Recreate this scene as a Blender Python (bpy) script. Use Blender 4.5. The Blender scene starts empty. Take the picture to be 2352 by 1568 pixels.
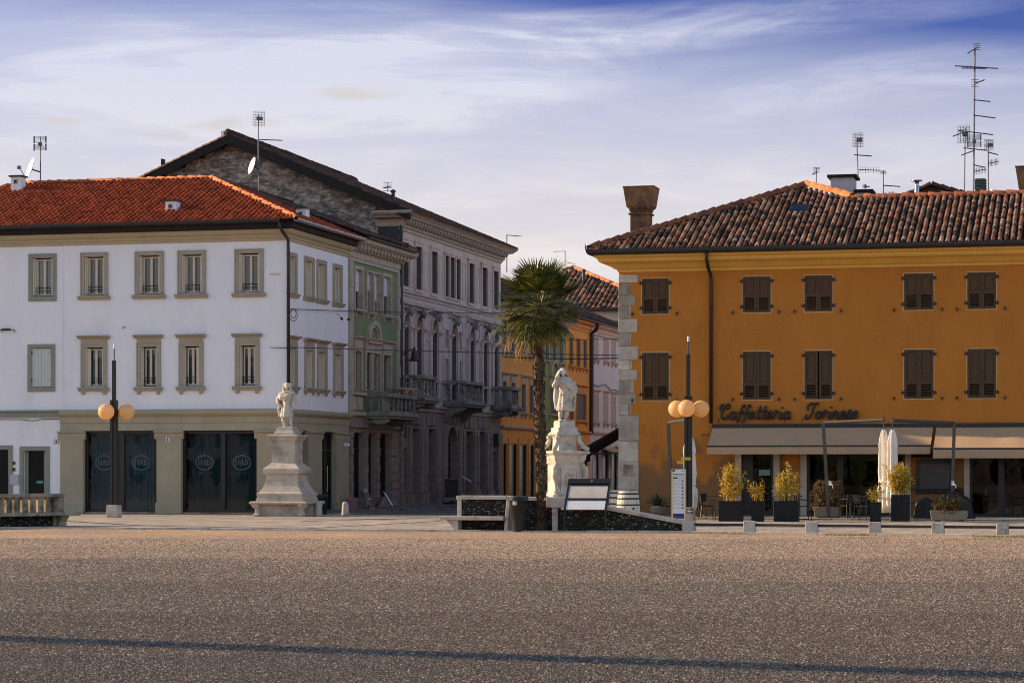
import bpy, bmesh, math, random
from mathutils import Vector, Matrix, noise as mnoise
R = math.radians
random.seed(7)
SC = bpy.context.scene
COL = SC.collection
# ---------------------------------------------------------------- camera calibration (metres; x along the facades, y up the street)
TH = R(14.0); FPX = 5553.0; HOR = 1072.0; EYE = 1.7
CX, CY = 28.85, -82.26
_cs, _sn = math.cos(TH), math.sin(TH)
def ray(px):
    a = (px - 1176) / FPX
    return (-_sn + a * _cs, _cs + a * _sn)
def FS(px, py, t=0.0):                      # point on the plane y = t
    dx, dy = ray(px); k = (t - CY) / dy
    return CX + k * dx, EYE - (py - HOR) / FPX * k
def SS(px, py, s=0.0):                      # point on the plane x = s
    dx, dy = ray(px); k = (s - CX) / dx
    return CY + k * dy, EYE - (py - HOR) / FPX * k
def G(px, py):                              # point on the ground
    k = EYE * FPX / (py - HOR); dx, dy = ray(px)
    return CX + k * dx, CY + k * dy
def fx(px, t=0.0): return FS(px, 0, t)[0]
def fz(py, t=0.0, px=1176): return FS(px, py, t)[1]
def sy(px, s=0.0): return SS(px, 0, s)[0]

# ---------------------------------------------------------------- materials
MATS = {}
def nt_new(name):
    m = bpy.data.materials.new(name); m.use_nodes = True
    n = m.node_tree.nodes; l = m.node_tree.links
    return m, n, l, n['Principled BSDF']
def ramp(n, stops):
    r = n.new('ShaderNodeValToRGB')
    e = r.color_ramp.elements
    while len(e) < len(stops): e.new(0.5)
    for i, (p, c) in enumerate(stops):
        e[i].position = p; e[i].color = (c[0], c[1], c[2], 1)
    return r
def M(name, c, rough=0.8, var=0.2, scale=1.5, bump=0.15, bscale=30.0, spec=0.3, c2=None, c2lo=0.5, c2hi=0.7, metal=0.0, stretch=1.0, bdist=0.02, isl=0.0):
    """plain surface with two octaves of natural colour variation and a fine bump"""
    if name in MATS: return MATS[name]
    m, n, l, b = nt_new(name)
    g = n.new('ShaderNodeNewGeometry')
    mp = n.new('ShaderNodeMapping'); mp.inputs['Scale'].default_value = (1, 1, stretch)
    l.new(g.outputs['Position'], mp.inputs['Vector'])
    nz = n.new('ShaderNodeTexNoise'); nz.inputs['Scale'].default_value = scale; nz.inputs['Detail'].default_value = 8; nz.inputs['Roughness'].default_value = 0.65
    l.new(mp.outputs[0], nz.inputs['Vector'])
    lo = tuple(x * (1 - var) for x in c); hi = tuple(min(1, x * (1 + var)) for x in c)
    rp = ramp(n, [(0.3, lo), (0.7, hi)])
    l.new(nz.outputs['Fac'], rp.inputs[0]); out = rp.outputs[0]
    if c2:
        n2 = n.new('ShaderNodeTexNoise'); n2.inputs['Scale'].default_value = scale * 0.7; n2.inputs['Detail'].default_value = 10; n2.inputs['Roughness'].default_value = 0.7
        mp2 = n.new('ShaderNodeMapping'); mp2.inputs['Location'].default_value = (7.3, 2.1, 4.4); mp2.inputs['Scale'].default_value = (1, 1, stretch)
        l.new(g.outputs['Position'], mp2.inputs['Vector']); l.new(mp2.outputs[0], n2.inputs['Vector'])
        r2 = ramp(n, [(c2lo, (0, 0, 0)), (c2hi, (1, 1, 1))]); l.new(n2.outputs['Fac'], r2.inputs[0])
        mx = n.new('ShaderNodeMix'); mx.data_type = 'RGBA'
        l.new(r2.outputs[0], mx.inputs['Factor']); l.new(out, mx.inputs[6]); mx.inputs[7].default_value = (*c2, 1)
        out = mx.outputs[2]
    if isl > 0:
        r3 = ramp(n, [(0, (1 - isl,) * 3), (1, (1 + isl,) * 3)]); l.new(g.outputs['Random Per Island'], r3.inputs[0])
        mu = n.new('ShaderNodeMix'); mu.data_type = 'RGBA'; mu.blend_type = 'MULTIPLY'; mu.inputs['Factor'].default_value = 1
        l.new(out, mu.inputs[6]); l.new(r3.outputs[0], mu.inputs[7]); out = mu.outputs[2]
    l.new(out, b.inputs['Base Color'])
    b.inputs['Roughness'].default_value = rough; b.inputs['Specular IOR Level'].default_value = spec; b.inputs['Metallic'].default_value = metal
    if bump > 0:
        nb = n.new('ShaderNodeTexNoise'); nb.inputs['Scale'].default_value = bscale; nb.inputs['Detail'].default_value = 6
        l.new(g.outputs['Position'], nb.inputs['Vector'])
        bp = n.new('ShaderNodeBump'); bp.inputs['Strength'].default_value = bump; bp.inputs['Distance'].default_value = bdist
        l.new(nb.outputs['Fac'], bp.inputs['Height']); l.new(bp.outputs[0], b.inputs['Normal'])
    MATS[name] = m
    return m
def M_island(name, stops, rough=0.85, spec=0.25, bump=0.3, bscale=60, nvar=0.35, trans=0.0):
    """one colour per separate piece (tiles, leaves, pebbles), with grime on top"""
    m, n, l, b = nt_new(name)
    g = n.new('ShaderNodeNewGeometry')
    rp = ramp(n, stops); l.new(g.outputs['Random Per Island'], rp.inputs[0])
    nz = n.new('ShaderNodeTexNoise'); nz.inputs['Scale'].default_value = 6; nz.inputs['Detail'].default_value = 8
    l.new(g.outputs['Position'], nz.inputs['Vector'])
    r2 = ramp(n, [(0.3, (1 - nvar,) * 3), (0.7, (1 + nvar,) * 3)]); l.new(nz.outputs['Fac'], r2.inputs[0])
    mx = n.new('ShaderNodeMix'); mx.data_type = 'RGBA'; mx.blend_type = 'MULTIPLY'; mx.inputs['Factor'].default_value = 1
    l.new(rp.outputs[0], mx.inputs[6]); l.new(r2.outputs[0], mx.inputs[7])
    l.new(mx.outputs[2], b.inputs['Base Color'])
    b.inputs['Roughness'].default_value = rough; b.inputs['Specular IOR Level'].default_value = spec
    if bump:
        nb = n.new('ShaderNodeTexNoise'); nb.inputs['Scale'].default_value = bscale; l.new(g.outputs['Position'], nb.inputs['Vector'])
        bp = n.new('ShaderNodeBump'); bp.inputs['Strength'].default_value = bump; bp.inputs['Distance'].default_value = 0.02
        l.new(nb.outputs['Fac'], bp.inputs['Height']); l.new(bp.outputs[0], b.inputs['Normal'])
    if trans > 0:
        tr = n.new('ShaderNodeBsdfTranslucent'); l.new(mx.outputs[2], tr.inputs['Color'])
        ms = n.new('ShaderNodeMixShader'); ms.inputs[0].default_value = trans
        l.new(b.outputs[0], ms.inputs[1]); l.new(tr.outputs[0], ms.inputs[2]); l.new(ms.outputs[0], n['Material Output'].inputs[0])
    return m
def M_glass(name, tint=(0.85, 0.9, 0.9), rough=0.02):
    m, n, l, b = nt_new(name); n.remove(b)
    f = n.new('ShaderNodeFresnel'); f.inputs['IOR'].default_value = 1.6
    t = n.new('ShaderNodeBsdfTransparent'); t.inputs['Color'].default_value = (*tint, 1)
    gl = n.new('ShaderNodeBsdfGlossy'); gl.inputs['Roughness'].default_value = rough
    g = n.new('ShaderNodeNewGeometry'); nz = n.new('ShaderNodeTexNoise'); nz.inputs['Scale'].default_value = 1.3
    l.new(g.outputs['Position'], nz.inputs['Vector'])
    bp = n.new('ShaderNodeBump'); bp.inputs['Strength'].default_value = 0.04; bp.inputs['Distance'].default_value = 0.05
    l.new(nz.outputs['Fac'], bp.inputs['Height']); l.new(bp.outputs[0], gl.inputs['Normal'])
    ms = n.new('ShaderNodeMixShader')
    l.new(f.outputs[0], ms.inputs[0]); l.new(t.outputs[0], ms.inputs[1]); l.new(gl.outputs[0], ms.inputs[2])
    l.new(ms.outputs[0], n['Material Output'].inputs[0])
    return m
WHITE = M('white_plaster', (0.79, 0.765, 0.785), 0.9, 0.05, 1.1, 0.15, 22, c2=(0.66, 0.635, 0.64), c2lo=0.56, c2hi=0.86, stretch=.35)
TRIM = M('beige_stone_trim', (0.36, 0.31, 0.24), 0.85, 0.1, 2, 0.12, 40)
SHOPSTONE = M('beige_shop_cladding', (0.36, 0.31, 0.215), 0.8, 0.1, 1.2, 0.1, 30)
GREENGREY = M('grey_green_trim', (0.25, 0.25, 0.20), 0.85, 0.08, 2, 0.08, 40)
CREAM = M('cream_painted_wood', (0.62, 0.55, 0.44), 0.6, 0.06, 4, 0.05, 40)
DARKMETAL = M('dark_painted_metal', (0.014, 0.013, 0.013), 0.45, 0.3, 5, 0.05, 50, spec=0.5)
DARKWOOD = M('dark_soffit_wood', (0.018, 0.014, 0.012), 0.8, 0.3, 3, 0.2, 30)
ZINC = M('zinc_gutter', (0.22, 0.23, 0.25), 0.35, 0.2, 4, 0.05, 50, spec=0.6, metal=0.7)
BLACKGL = M('black_frame', (0.010, 0.010, 0.011), 0.4, 0.2, 5, 0.0, spec=0.5)
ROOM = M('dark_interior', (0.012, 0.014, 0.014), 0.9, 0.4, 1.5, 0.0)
DARKPANE = M('dark_window_pane', (0.006, 0.008, 0.009), 0.22, 0.4, 1.2, 0.03, 3, spec=0.18)
CURTAIN = M('teal_curtain', (0.10, 0.21, 0.25), 0.8, 0.12, 3, 0.1, 60)
GLASS = M_glass('window_glass', (0.80, 0.88, 0.88))
GLASSD = M_glass('tinted_glass', (0.42, 0.50, 0.50))
ORANGE = M('ochre_orange_plaster', (0.47, 0.168, 0.026), 0.9, 0.09, 1.1, 0.2, 18, c2=(0.38, 0.122, 0.018), c2lo=0.52, c2hi=0.80, stretch=.4)
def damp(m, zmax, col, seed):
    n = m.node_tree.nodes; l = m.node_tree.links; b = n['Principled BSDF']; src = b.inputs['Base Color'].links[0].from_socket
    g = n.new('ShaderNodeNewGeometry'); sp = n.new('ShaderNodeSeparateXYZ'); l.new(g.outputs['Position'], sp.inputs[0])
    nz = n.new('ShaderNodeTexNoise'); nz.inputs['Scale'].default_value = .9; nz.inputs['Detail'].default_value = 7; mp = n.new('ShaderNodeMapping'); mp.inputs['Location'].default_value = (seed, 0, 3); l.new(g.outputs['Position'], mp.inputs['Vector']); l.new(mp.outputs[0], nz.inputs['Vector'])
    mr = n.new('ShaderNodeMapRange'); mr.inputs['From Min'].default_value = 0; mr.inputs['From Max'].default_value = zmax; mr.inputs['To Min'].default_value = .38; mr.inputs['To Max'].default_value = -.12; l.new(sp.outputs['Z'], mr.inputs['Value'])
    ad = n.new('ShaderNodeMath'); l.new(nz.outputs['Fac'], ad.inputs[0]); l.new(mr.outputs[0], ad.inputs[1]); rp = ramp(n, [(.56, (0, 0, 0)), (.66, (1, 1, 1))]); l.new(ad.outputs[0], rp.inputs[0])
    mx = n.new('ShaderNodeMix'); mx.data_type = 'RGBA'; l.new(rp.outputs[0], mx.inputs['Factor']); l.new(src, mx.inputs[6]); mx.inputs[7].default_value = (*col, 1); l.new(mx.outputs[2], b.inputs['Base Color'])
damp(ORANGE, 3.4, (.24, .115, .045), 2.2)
YELLOWC = M('yellow_cornice_plaster', (0.70, 0.40, 0.085), 0.85, 0.08, 1.5, 0.1, 30, c2=(0.32, 0.19, 0.07), c2lo=0.66, c2hi=0.8)
ORANGE2 = M('street_orange_plaster', (0.74, 0.32, 0.07), 0.9, 0.08, 0.8, 0.15, 20)
GREENP = M('sage_green_plaster', (0.19, 0.235, 0.115), 0.9, 0.1, 0.8, 0.15, 20, c2=(.14, .17, .09), c2lo=.5, c2hi=.8, stretch=.4)
GREENP2 = M('lime_green_plaster', (0.24, 0.30, 0.07), 0.9, 0.1, 0.8, 0.15, 20)
PINKP = M('pale_pink_plaster', (0.62, 0.545, 0.52), 0.9, 0.08, 0.8, 0.12, 20)
PALST = M('mauve_grey_stone', (0.56, 0.43, 0.39), 0.9, 0.12, 1.2, 0.2, 25, c2=(0.38, 0.30, 0.275), c2lo=0.55, c2hi=0.78, stretch=.5)
PALBASE = M('brown_grey_rusticated_stone', (0.27, 0.215, 0.185), 0.9, 0.18, 1.5, 0.25, 25, c2=(.15, .12, .105), c2lo=.5, c2hi=.75)
GREYST = M('weathered_balcony_stone', (0.27, 0.245, 0.22), 0.9, 0.25, 3, 0.3, 25, c2=(0.08, 0.078, 0.066), c2lo=0.48, c2hi=0.66)
TRIMG = M('warm_grey_trim', (0.44, 0.36, 0.30), 0.9, 0.15, 3, 0.2, 30, c2=(.22, .18, .15), c2lo=.55, c2hi=.75)
GABLE = M('rough_grey_render', (0.40, 0.33, 0.275), 0.95, 0.75, 3.2, 1.0, 7, spec=0.1, c2=(0.14, 0.115, 0.10), c2lo=0.44, c2hi=0.60, stretch=2.2, bdist=0.12)
QUOIN = M('grey_quoin_stone', (0.38, 0.33, 0.265), 0.9, 0.3, 2.2, 0.5, 12, isl=0.4, bdist=0.03)
OLDBRICK = M('sooty_ochre_render', (0.22, 0.12, 0.06), 0.95, 0.35, 2.5, 0.4, 18, c2=(0.07, 0.05, 0.035), c2lo=0.45, c2hi=0.65)
SHUTTER = M('brown_shutter_paint', (0.080, 0.042, 0.018), 0.6, 0.12, 3, 0.08, 40)
PINKSH = M('pinkish_shutter_paint', (0.42, 0.29, 0.22), 0.7, 0.1, 3, 0.08, 40)
MARBLE = M('white_statue_stone', (0.56, 0.49, 0.41), 0.8, 0.15, 4, 0.35, 30, c2=(0.20, 0.16, 0.12), c2lo=0.50, c2hi=0.72)
PEDST = M('pedestal_stone', (0.50, 0.42, 0.34), 0.8, 0.16, 2, 0.3, 28, c2=(0.20, 0.155, 0.115), c2lo=0.50, c2hi=0.74)
PALEST = M('pale_kerb_stone', (0.46, 0.41, 0.35), 0.85, 0.2, 3, 0.25, 30, c2=(0.16, 0.14, 0.12), c2lo=0.52, c2hi=0.72)
OLDST = M('lichened_parapet_stone', (0.36, 0.28, 0.20), 0.95, 0.3, 3, 0.4, 25, c2=(0.06, 0.052, 0.045), c2lo=0.45, c2hi=0.65)
AWN = M('taupe_awning_canvas', (0.44, 0.29, 0.175), 0.85, 0.06, 1.5, 0.05, 80)
CANVAS = M('ivory_canvas', (0.80, 0.73, 0.64), 0.85, 0.06, 3, 0.08, 60)
GLOBE = M_island('amber_globe', [(0, (0.88, 0.60, 0.28)), (1, (0.90, 0.63, 0.30))], 0.12, 0.6, 0, nvar=0.06, trans=0.45)
BLACKPL = M('black_planter', (0.010, 0.010, 0.010), 0.6, 0.3, 3, 0.05, 40)
TARP = M('black_tarpaulin', (0.012, 0.012, 0.013), 0.38, 0.3, 3, 0.5, 6, spec=0.3, bdist=0.05)
GRANPOT = M('exposed_aggregate', (0.24, 0.20, 0.15), 0.95, 0.5, 40, 0.6, 60)
WHITEP = M('white_panel', (0.72, 0.72, 0.74), 0.5, 0.04, 4, 0.0)
YELLOWS = M('yellow_sign_paint', (0.80, 0.46, 0.03), 0.5, 0.05, 3, 0.0)
BARREL = M('whitewashed_barrel_wood', (0.62, 0.55, 0.46), 0.8, 0.15, 5, 0.2, 30, isl=0.18)
REDSIGN = M('red_sign_paint', (0.30, 0.03, 0.03), 0.5, 0.1, 3, 0.0)
BLUEGREY = M('pale_blue_lettering', (0.10, 0.145, 0.165), 0.6, 0.05, 3, 0.0)
BINMAT = M('dark_grey_bin', (0.030, 0.034, 0.036), 0.5, 0.2, 4, 0.05, 40)
BOARDTAN = M('faded_map_sheet', (0.50, 0.46, 0.40), 0.5, 0.15, 3, 0.0)
PEBBLE = M_island('cobble_pebbles', [(0, (0.018, 0.017, 0.014)), (0.6, (0.05, 0.046, 0.036)), (0.85, (0.11, 0.10, 0.07)), (1, (0.30, 0.29, 0.23))], 0.8)
MORTAR = M('dark_mortar', (0.022, 0.020, 0.017), 0.95, 0.3, 8, 0.4, 40)
TILE_RED = M_island('red_roof_tiles', [(0, (0.18, 0.026, 0.009)), (0.5, (0.28, 0.042, 0.012)), (1, (0.38, 0.068, 0.018))], 0.8, nvar=0.2)
TILE_OLD = M_island('weathered_roof_tiles', [(0, (0.035, 0.026, 0.022)), (0.3, (0.11, 0.065, 0.045)), (0.55, (0.25, 0.12, 0.075)), (0.75, (0.30, 0.19, 0.13)), (0.9, (0.36, 0.11, 0.045)), (1, (0.42, 0.31, 0.23))], 0.9, nvar=0.45)
TILE_BRN = M_island('brown_roof_tiles', [(0, (0.05, 0.025, 0.02)), (1, (0.12, 0.06, 0.045))], 0.9, nvar=0.3)
RIDGE_OR = M_island('orange_ridge_tiles', [(0, (0.42, 0.12, 0.04)), (1, (0.55, 0.19, 0.065))], 0.8, nvar=0.25)
UNDER = M('dark_roof_underlay', (0.05, 0.03, 0.022), 0.95, 0.3, 4, 0.2, 20)
ANT = M('antenna_aluminium', (0.10, 0.10, 0.11), 0.4, 0.15, 5, 0.0, metal=0.5, spec=0.5)
DISH = M('white_dish', (0.75, 0.73, 0.72), 0.4, 0.04, 3, 0.0)
LEAFG = M_island('palm_leaf', [(0, (0.022, 0.036, 0.006)), (0.6, (0.075, 0.095, 0.014)), (1, (0.20, 0.17, 0.028))], 0.45, 0.45, 0, nvar=0.25, trans=0.25)
LEAFD = M_island('dry_palm_leaf', [(0, (0.22, 0.12, 0.025)), (1, (0.45, 0.26, 0.05))], 0.6, 0.3, 0, nvar=0.25, trans=0.3)
TRUNK = M('palm_fibre', (0.060, 0.040, 0.024), 0.95, 0.5, 14, 0.6, 40, isl=0.55)
BAMBOO = M_island('bamboo_leaf', [(0, (0.22, 0.18, 0.02)), (0.5, (0.50, 0.34, 0.04)), (1, (0.72, 0.48, 0.07))], 0.6, 0.3, 0, nvar=0.2, trans=0.35)
CANE = M('bamboo_cane', (0.45, 0.27, 0.05), 0.6, 0.2, 6, 0.05, 40)
SHRUB = M_island('dull_shrub_leaf', [(0, (0.05, 0.04, 0.015)), (0.6, (0.13, 0.09, 0.03)), (1, (0.24, 0.13, 0.05))], 0.7, 0.3, 0, nvar=0.25, trans=0.2)
AGAVE = M_island('agave_leaf', [(0, (0.02, 0.03, 0.012)), (1, (0.06, 0.075, 0.025))], 0.5, 0.4, 0, nvar=0.2)
GRASS = M_island('grass_blade', [(0, (0.07, 0.085, 0.015)), (1, (0.17, 0.17, 0.035))], 0.7, 0.2, 0, nvar=0.25, trans=0.2)

# ---------------------------------------------------------------- mesh builder
ORG = {}
class MB:
    def __init__(s, fr=None):
        s.v = []; s.f = []; s.fr = fr
    def add(s, vs, fs):
        n = len(s.v)
        s.v += [tuple(s.fr(*p)) for p in vs] if s.fr else [tuple(p) for p in vs]
        s.f += [tuple(i + n for i in f) for f in fs]
    def box(s, a0, a1, b0, b1, c0, c1):
        s.add([(a0, b0, c0), (a1, b0, c0), (a1, b1, c0), (a0, b1, c0), (a0, b0, c1), (a1, b0, c1), (a1, b1, c1), (a0, b1, c1)],
              [(0, 1, 2, 3), (4, 5, 6, 7), (0, 1, 5, 4), (1, 2, 6, 5), (2, 3, 7, 6), (3, 0, 4, 7)])
    def frustum(s, c, w0, d0, w1, d1, z0, z1):
        x, y = c
        s.add([(x - w0, y - d0, z0), (x + w0, y - d0, z0), (x + w0, y + d0, z0), (x - w0, y + d0, z0), (x - w1, y - d1, z1), (x + w1, y - d1, z1), (x + w1, y + d1, z1), (x - w1, y + d1, z1)],
              [(0, 1, 2, 3), (4, 5, 6, 7), (0, 1, 5, 4), (1, 2, 6, 5), (2, 3, 7, 6), (3, 0, 4, 7)])
    def quad(s, *p): s.add(p, [tuple(range(len(p)))])
    def prism(s, pts, b0, b1):              # polygon in the first and third coordinate, pulled along the second
        n = len(pts)
        vs = [(a, b0, c) for a, c in pts] + [(a, b1, c) for a, c in pts]
        s.add(vs, [tuple(range(n)), tuple(range(n, 2 * n))] + [(i, (i + 1) % n, n + (i + 1) % n, n + i) for i in range(n)])
    def prism_x(s, pts, a0, a1):            # polygon in the second and third coordinate, pulled along the first
        n = len(pts)
        vs = [(a0, b, c) for b, c in pts] + [(a1, b, c) for b, c in pts]
        s.add(vs, [tuple(range(n)), tuple(range(n, 2 * n))] + [(i, (i + 1) % n, n + (i + 1) % n, n + i) for i in range(n)])
    def tube(s, pts, r, n=6, cap=True):
        pts = [Vector(p) for p in pts]; m = len(pts)
        rs = r if isinstance(r, (list, tuple)) else [r] * m
        tan = [(pts[min(i + 1, m - 1)] - pts[max(i - 1, 0)]).normalized() for i in range(m)]
        up = Vector((0, 0, 1)) if abs(tan[0].z) < 0.9 else Vector((1, 0, 0))
        a = tan[0].cross(up).normalized(); vs = []
        for i in range(m):
            a = (a - tan[i] * a.dot(tan[i]))
            a = a.normalized() if a.length > 1e-6 else tan[i].orthogonal().normalized()
            b = tan[i].cross(a)
            for k in range(n):
                q = 2 * math.pi * k / n
                vs.append(tuple(pts[i] + (a * math.cos(q) + b * math.sin(q)) * rs[i]))
        fs = [(i * n + k, i * n + (k + 1) % n, (i + 1) * n + (k + 1) % n, (i + 1) * n + k) for i in range(m - 1) for k in range(n)]
        if cap: fs += [tuple(range(n)), tuple(range((m - 1) * n, m * n))]
        s.add(vs, fs)
    def lathe(s, c, prof, n=16, fn=None):
        vs = []
        for r, z in prof:
            for k in range(n):
                q = 2 * math.pi * k / n; rr = r * (fn(q, z) if fn else 1)
                vs.append((c[0] + rr * math.cos(q), c[1] + rr * math.sin(q), c[2] + z))
        m = len(prof)
        fs = [(i * n + k, i * n + (k + 1) % n, (i + 1) * n + (k + 1) % n, (i + 1) * n + k) for i in range(m - 1) for k in range(n)]
        fs += [tuple(range(n)), tuple(range((m - 1) * n, m * n))]
        s.add(vs, fs)
    def sphere(s, c, r, n=12, m=8):
        rx, ry, rz = r if isinstance(r, (tuple, list)) else (r, r, r)
        vs = [(c[0], c[1], c[2] - rz)]
        for i in range(1, m):
            p = math.pi * i / m
            for k in range(n):
                q = 2 * math.pi * k / n
                vs.append((c[0] + rx * math.sin(p) * math.cos(q), c[1] + ry * math.sin(p) * math.sin(q), c[2] - rz * math.cos(p)))
        vs.append((c[0], c[1], c[2] + rz)); T = len(vs) - 1
        fs = [(0, 1 + (k + 1) % n, 1 + k) for k in range(n)]
        fs += [(1 + i * n + k, 1 + i * n + (k + 1) % n, 1 + (i + 1) * n + (k + 1) % n, 1 + (i + 1) * n + k) for i in range(m - 2) for k in range(n)]
        fs += [(T, 1 + (m - 2) * n + k, 1 + (m - 2) * n + (k + 1) % n) for k in range(n)]
        s.add(vs, fs)
    def sweep(s, path, prof):               # moulding: profile (outward, z) carried round a plan path, outward = right of travel
        P = [Vector((p[0], p[1])) for p in path]; m = len(P); k = len(prof); vs = []
        for i in range(m):
            d0 = (P[i] - P[i - 1]).normalized() if i else None
            d1 = (P[i + 1] - P[i]).normalized() if i < m - 1 else None
            n0 = Vector((d0.y, -d0.x)) if d0 else None; n1 = Vector((d1.y, -d1.x)) if d1 else None
            if n0 is None: o = n1
            elif n1 is None: o = n0
            else: o = (n0 + n1) / (1 + n0.dot(n1))
            for d, z in prof: vs.append((P[i].x + o.x * d, P[i].y + o.y * d, z))
        fs = [(i * k + j, i * k + j + 1, (i + 1) * k + j + 1, (i + 1) * k + j) for i in range(m - 1) for j in range(k - 1)]
        fs += [tuple(range(k)), tuple(range((m - 1) * k, m * k))]
        s.add(vs, fs)
    def rings(s, poly, prof, c=(0, 0)):      # moulded block: plan polygon grown by each (offset, z) of the profile
        n = len(poly); vs = []
        if sum(poly[i - 1][0] * poly[i][1] - poly[i][0] * poly[i - 1][1] for i in range(n)) < 0: poly = poly[::-1]
        for off, z in prof:
            for i in range(n):
                p0, p1, p2 = Vector(poly[i - 1]), Vector(poly[i]), Vector(poly[(i + 1) % n])
                d0 = (p1 - p0).normalized(); d1 = (p2 - p1).normalized()
                n0 = Vector((d0.y, -d0.x)); n1 = Vector((d1.y, -d1.x))
                o = (n0 + n1) / (1 + n0.dot(n1))
                vs.append((c[0] + p1.x + o.x * off, c[1] + p1.y + o.y * off, z))
        m = len(prof)
        fs = [(i * n + k, i * n + (k + 1) % n, (i + 1) * n + (k + 1) % n, (i + 1) * n + k) for i in range(m - 1) for k in range(n)]
        fs += [tuple(range(n)), tuple(range((m - 1) * n, m * n))]
        s.add(vs, fs)
    def build(s, name, mat, parent=None, smooth=False, org=None, bevel=0.0, recalc=True):
        me = bpy.data.meshes.new(name)
        off = ORG.get(parent.name, (0, 0, 0)) if parent is not None else (org or (0, 0, 0))
        me.from_pydata([(a - off[0], b - off[1], c - off[2]) for a, b, c in s.v], [], s.f)
        if recalc:
            bm = bmesh.new(); bm.from_mesh(me); bmesh.ops.recalc_face_normals(bm, faces=bm.faces); bm.to_mesh(me); bm.free()
        if smooth: me.shade_smooth()
        me.materials.append(mat)
        o = bpy.data.objects.new(name, me); COL.objects.link(o)
        if parent is not None:
            o.parent = parent
        elif org: o.location = org
        ORG[o.name] = off
        if bevel > 0:
            b = o.modifiers.new('edge', 'BEVEL'); b.width = bevel; b.segments = 2; b.limit_method = 'ANGLE'
        return o
def tag(o, label=None, cat=None, group=None, kind=None):
    if label: o['label'] = label
    if cat: o['category'] = cat
    if group: o['group'] = group
    if kind: o['kind'] = kind
    return o
def thing(name, label, cat, loc=(0, 0, 0), group=None, local=False):
    o = bpy.data.objects.new(name, None); COL.objects.link(o); o.empty_display_size = 0.2
    o.location = loc; ORG[o.name] = (0, 0, 0) if local else tuple(loc)
    return tag(o, label, cat, group)
def copy_tree(o, parent=None):
    c = o.copy(); COL.objects.link(c)
    if parent is not None: c.parent = parent
    for ch in list(o.children): copy_tree(ch, c)
    return c
def Ff(t0=0.0): return lambda u, d, z: (u, t0 - d, z)       # a facade that faces the square
def Fs(s0=0.0): return lambda u, d, z: (s0 + d, u, z)       # a facade along the street
TXT = 0
def text_mesh(name, body, size, fr, u, d, z, mat, parent, ext=0.004, align='CENTER', shear=0.0, bold=0.0, flip=1):
    cu = bpy.data.curves.new(name, 'FONT'); cu.body = body; cu.size = size; cu.align_x = align; cu.align_y = 'CENTER'; cu.shear = shear; cu.offset = bold
    cu.resolution_u = 3
    tmp = bpy.data.objects.new('tmp', cu); COL.objects.link(tmp)
    dg = bpy.context.evaluated_depsgraph_get(); me = bpy.data.meshes.new_from_object(tmp.evaluated_get(dg))
    bpy.data.objects.remove(tmp)
    mb = MB(fr)
    mb.add([(u + flip * v.co.x, d, z + v.co.y) for v in me.vertices], [tuple(p.vertices) for p in me.polygons])
    bpy.data.meshes.remove(me)
    return mb.build(name, mat, parent)
def holed(mb, u0, u1, z0, z1, holes, depth, d=0.0):
    us = sorted({u0, u1, *[h[0] for h in holes], *[h[1] for h in holes]}); zs = sorted({z0, z1, *[h[2] for h in holes], *[h[3] for h in holes]})
    us = [u for u in us if u0 <= u <= u1]; zs = [z for z in zs if z0 <= z <= z1]
    for i in range(len(us) - 1):
        for j in range(len(zs) - 1):
            a, b = (us[i] + us[i + 1]) / 2, (zs[j] + zs[j + 1]) / 2
            if any(h[0] < a < h[1] and h[2] < b < h[3] for h in holes): continue
            mb.quad((us[i], d, zs[j]), (us[i + 1], d, zs[j]), (us[i + 1], d, zs[j + 1]), (us[i], d, zs[j + 1]))
    for h in holes:
        a, b, c, e = h[:4]; q = d - depth
        mb.quad((a, d, c), (a, q, c), (a, q, e), (a, d, e)); mb.quad((b, d, c), (b, q, c), (b, q, e), (b, d, e))
        mb.quad((a, d, c), (b, d, c), (b, q, c), (a, q, c)); mb.quad((a, d, e), (b, d, e), (b, q, e), (a, q, e))
def rect_frame(mb, u0, u1, z0, z1, w, d0, d1, bottom=True):
    mb.box(u0, u0 + w, d0, d1, z0, z1); mb.box(u1 - w, u1, d0, d1, z0, z1)
    mb.box(u0 + w, u1 - w, d0, d1, z1 - w, z1)
    if bottom: mb.box(u0 + w, u1 - w, d0, d1, z0, z0 + w)
def arch_pts(uc, r, zs, n=12): return [(uc + r * math.cos(math.pi * i / n), zs + r * math.sin(math.pi * i / n)) for i in range(n + 1)]
def arch_spandrel(mb, u0, u1, zs, d, depth):      # fills a square-headed hole of height r above zs so that it becomes round-headed
    r = (u1 - u0) / 2; uc = (u0 + u1) / 2; a = arch_pts(uc, r, zs, 12)
    for i in range(12):
        p, q = a[i], a[i + 1]
        mb.quad((p[0], d, p[1]), (q[0], d, q[1]), (q[0], d, zs + r), (p[0], d, zs + r))
        mb.quad((p[0], d, p[1]), (q[0], d, q[1]), (q[0], d - depth, q[1]), (p[0], d - depth, p[1]))
def arch_band(mb, u0, u1, zs, w, d0, d1):          # archivolt
    r = (u1 - u0) / 2; uc = (u0 + u1) / 2; a = arch_pts(uc, r, zs); b = arch_pts(uc, r + w, zs)
    for i in range(12):
        mb.add([(a[i][0], d0, a[i][1]), (a[i + 1][0], d0, a[i + 1][1]), (b[i + 1][0], d0, b[i + 1][1]), (b[i][0], d0, b[i][1]),
                (a[i][0], d1, a[i][1]), (a[i + 1][0], d1, a[i + 1][1]), (b[i + 1][0], d1, b[i + 1][1]), (b[i][0], d1, b[i][1])],
               [(0, 1, 2, 3), (4, 5, 6, 7), (0, 1, 5, 4), (2, 3, 7, 6)])
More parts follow.
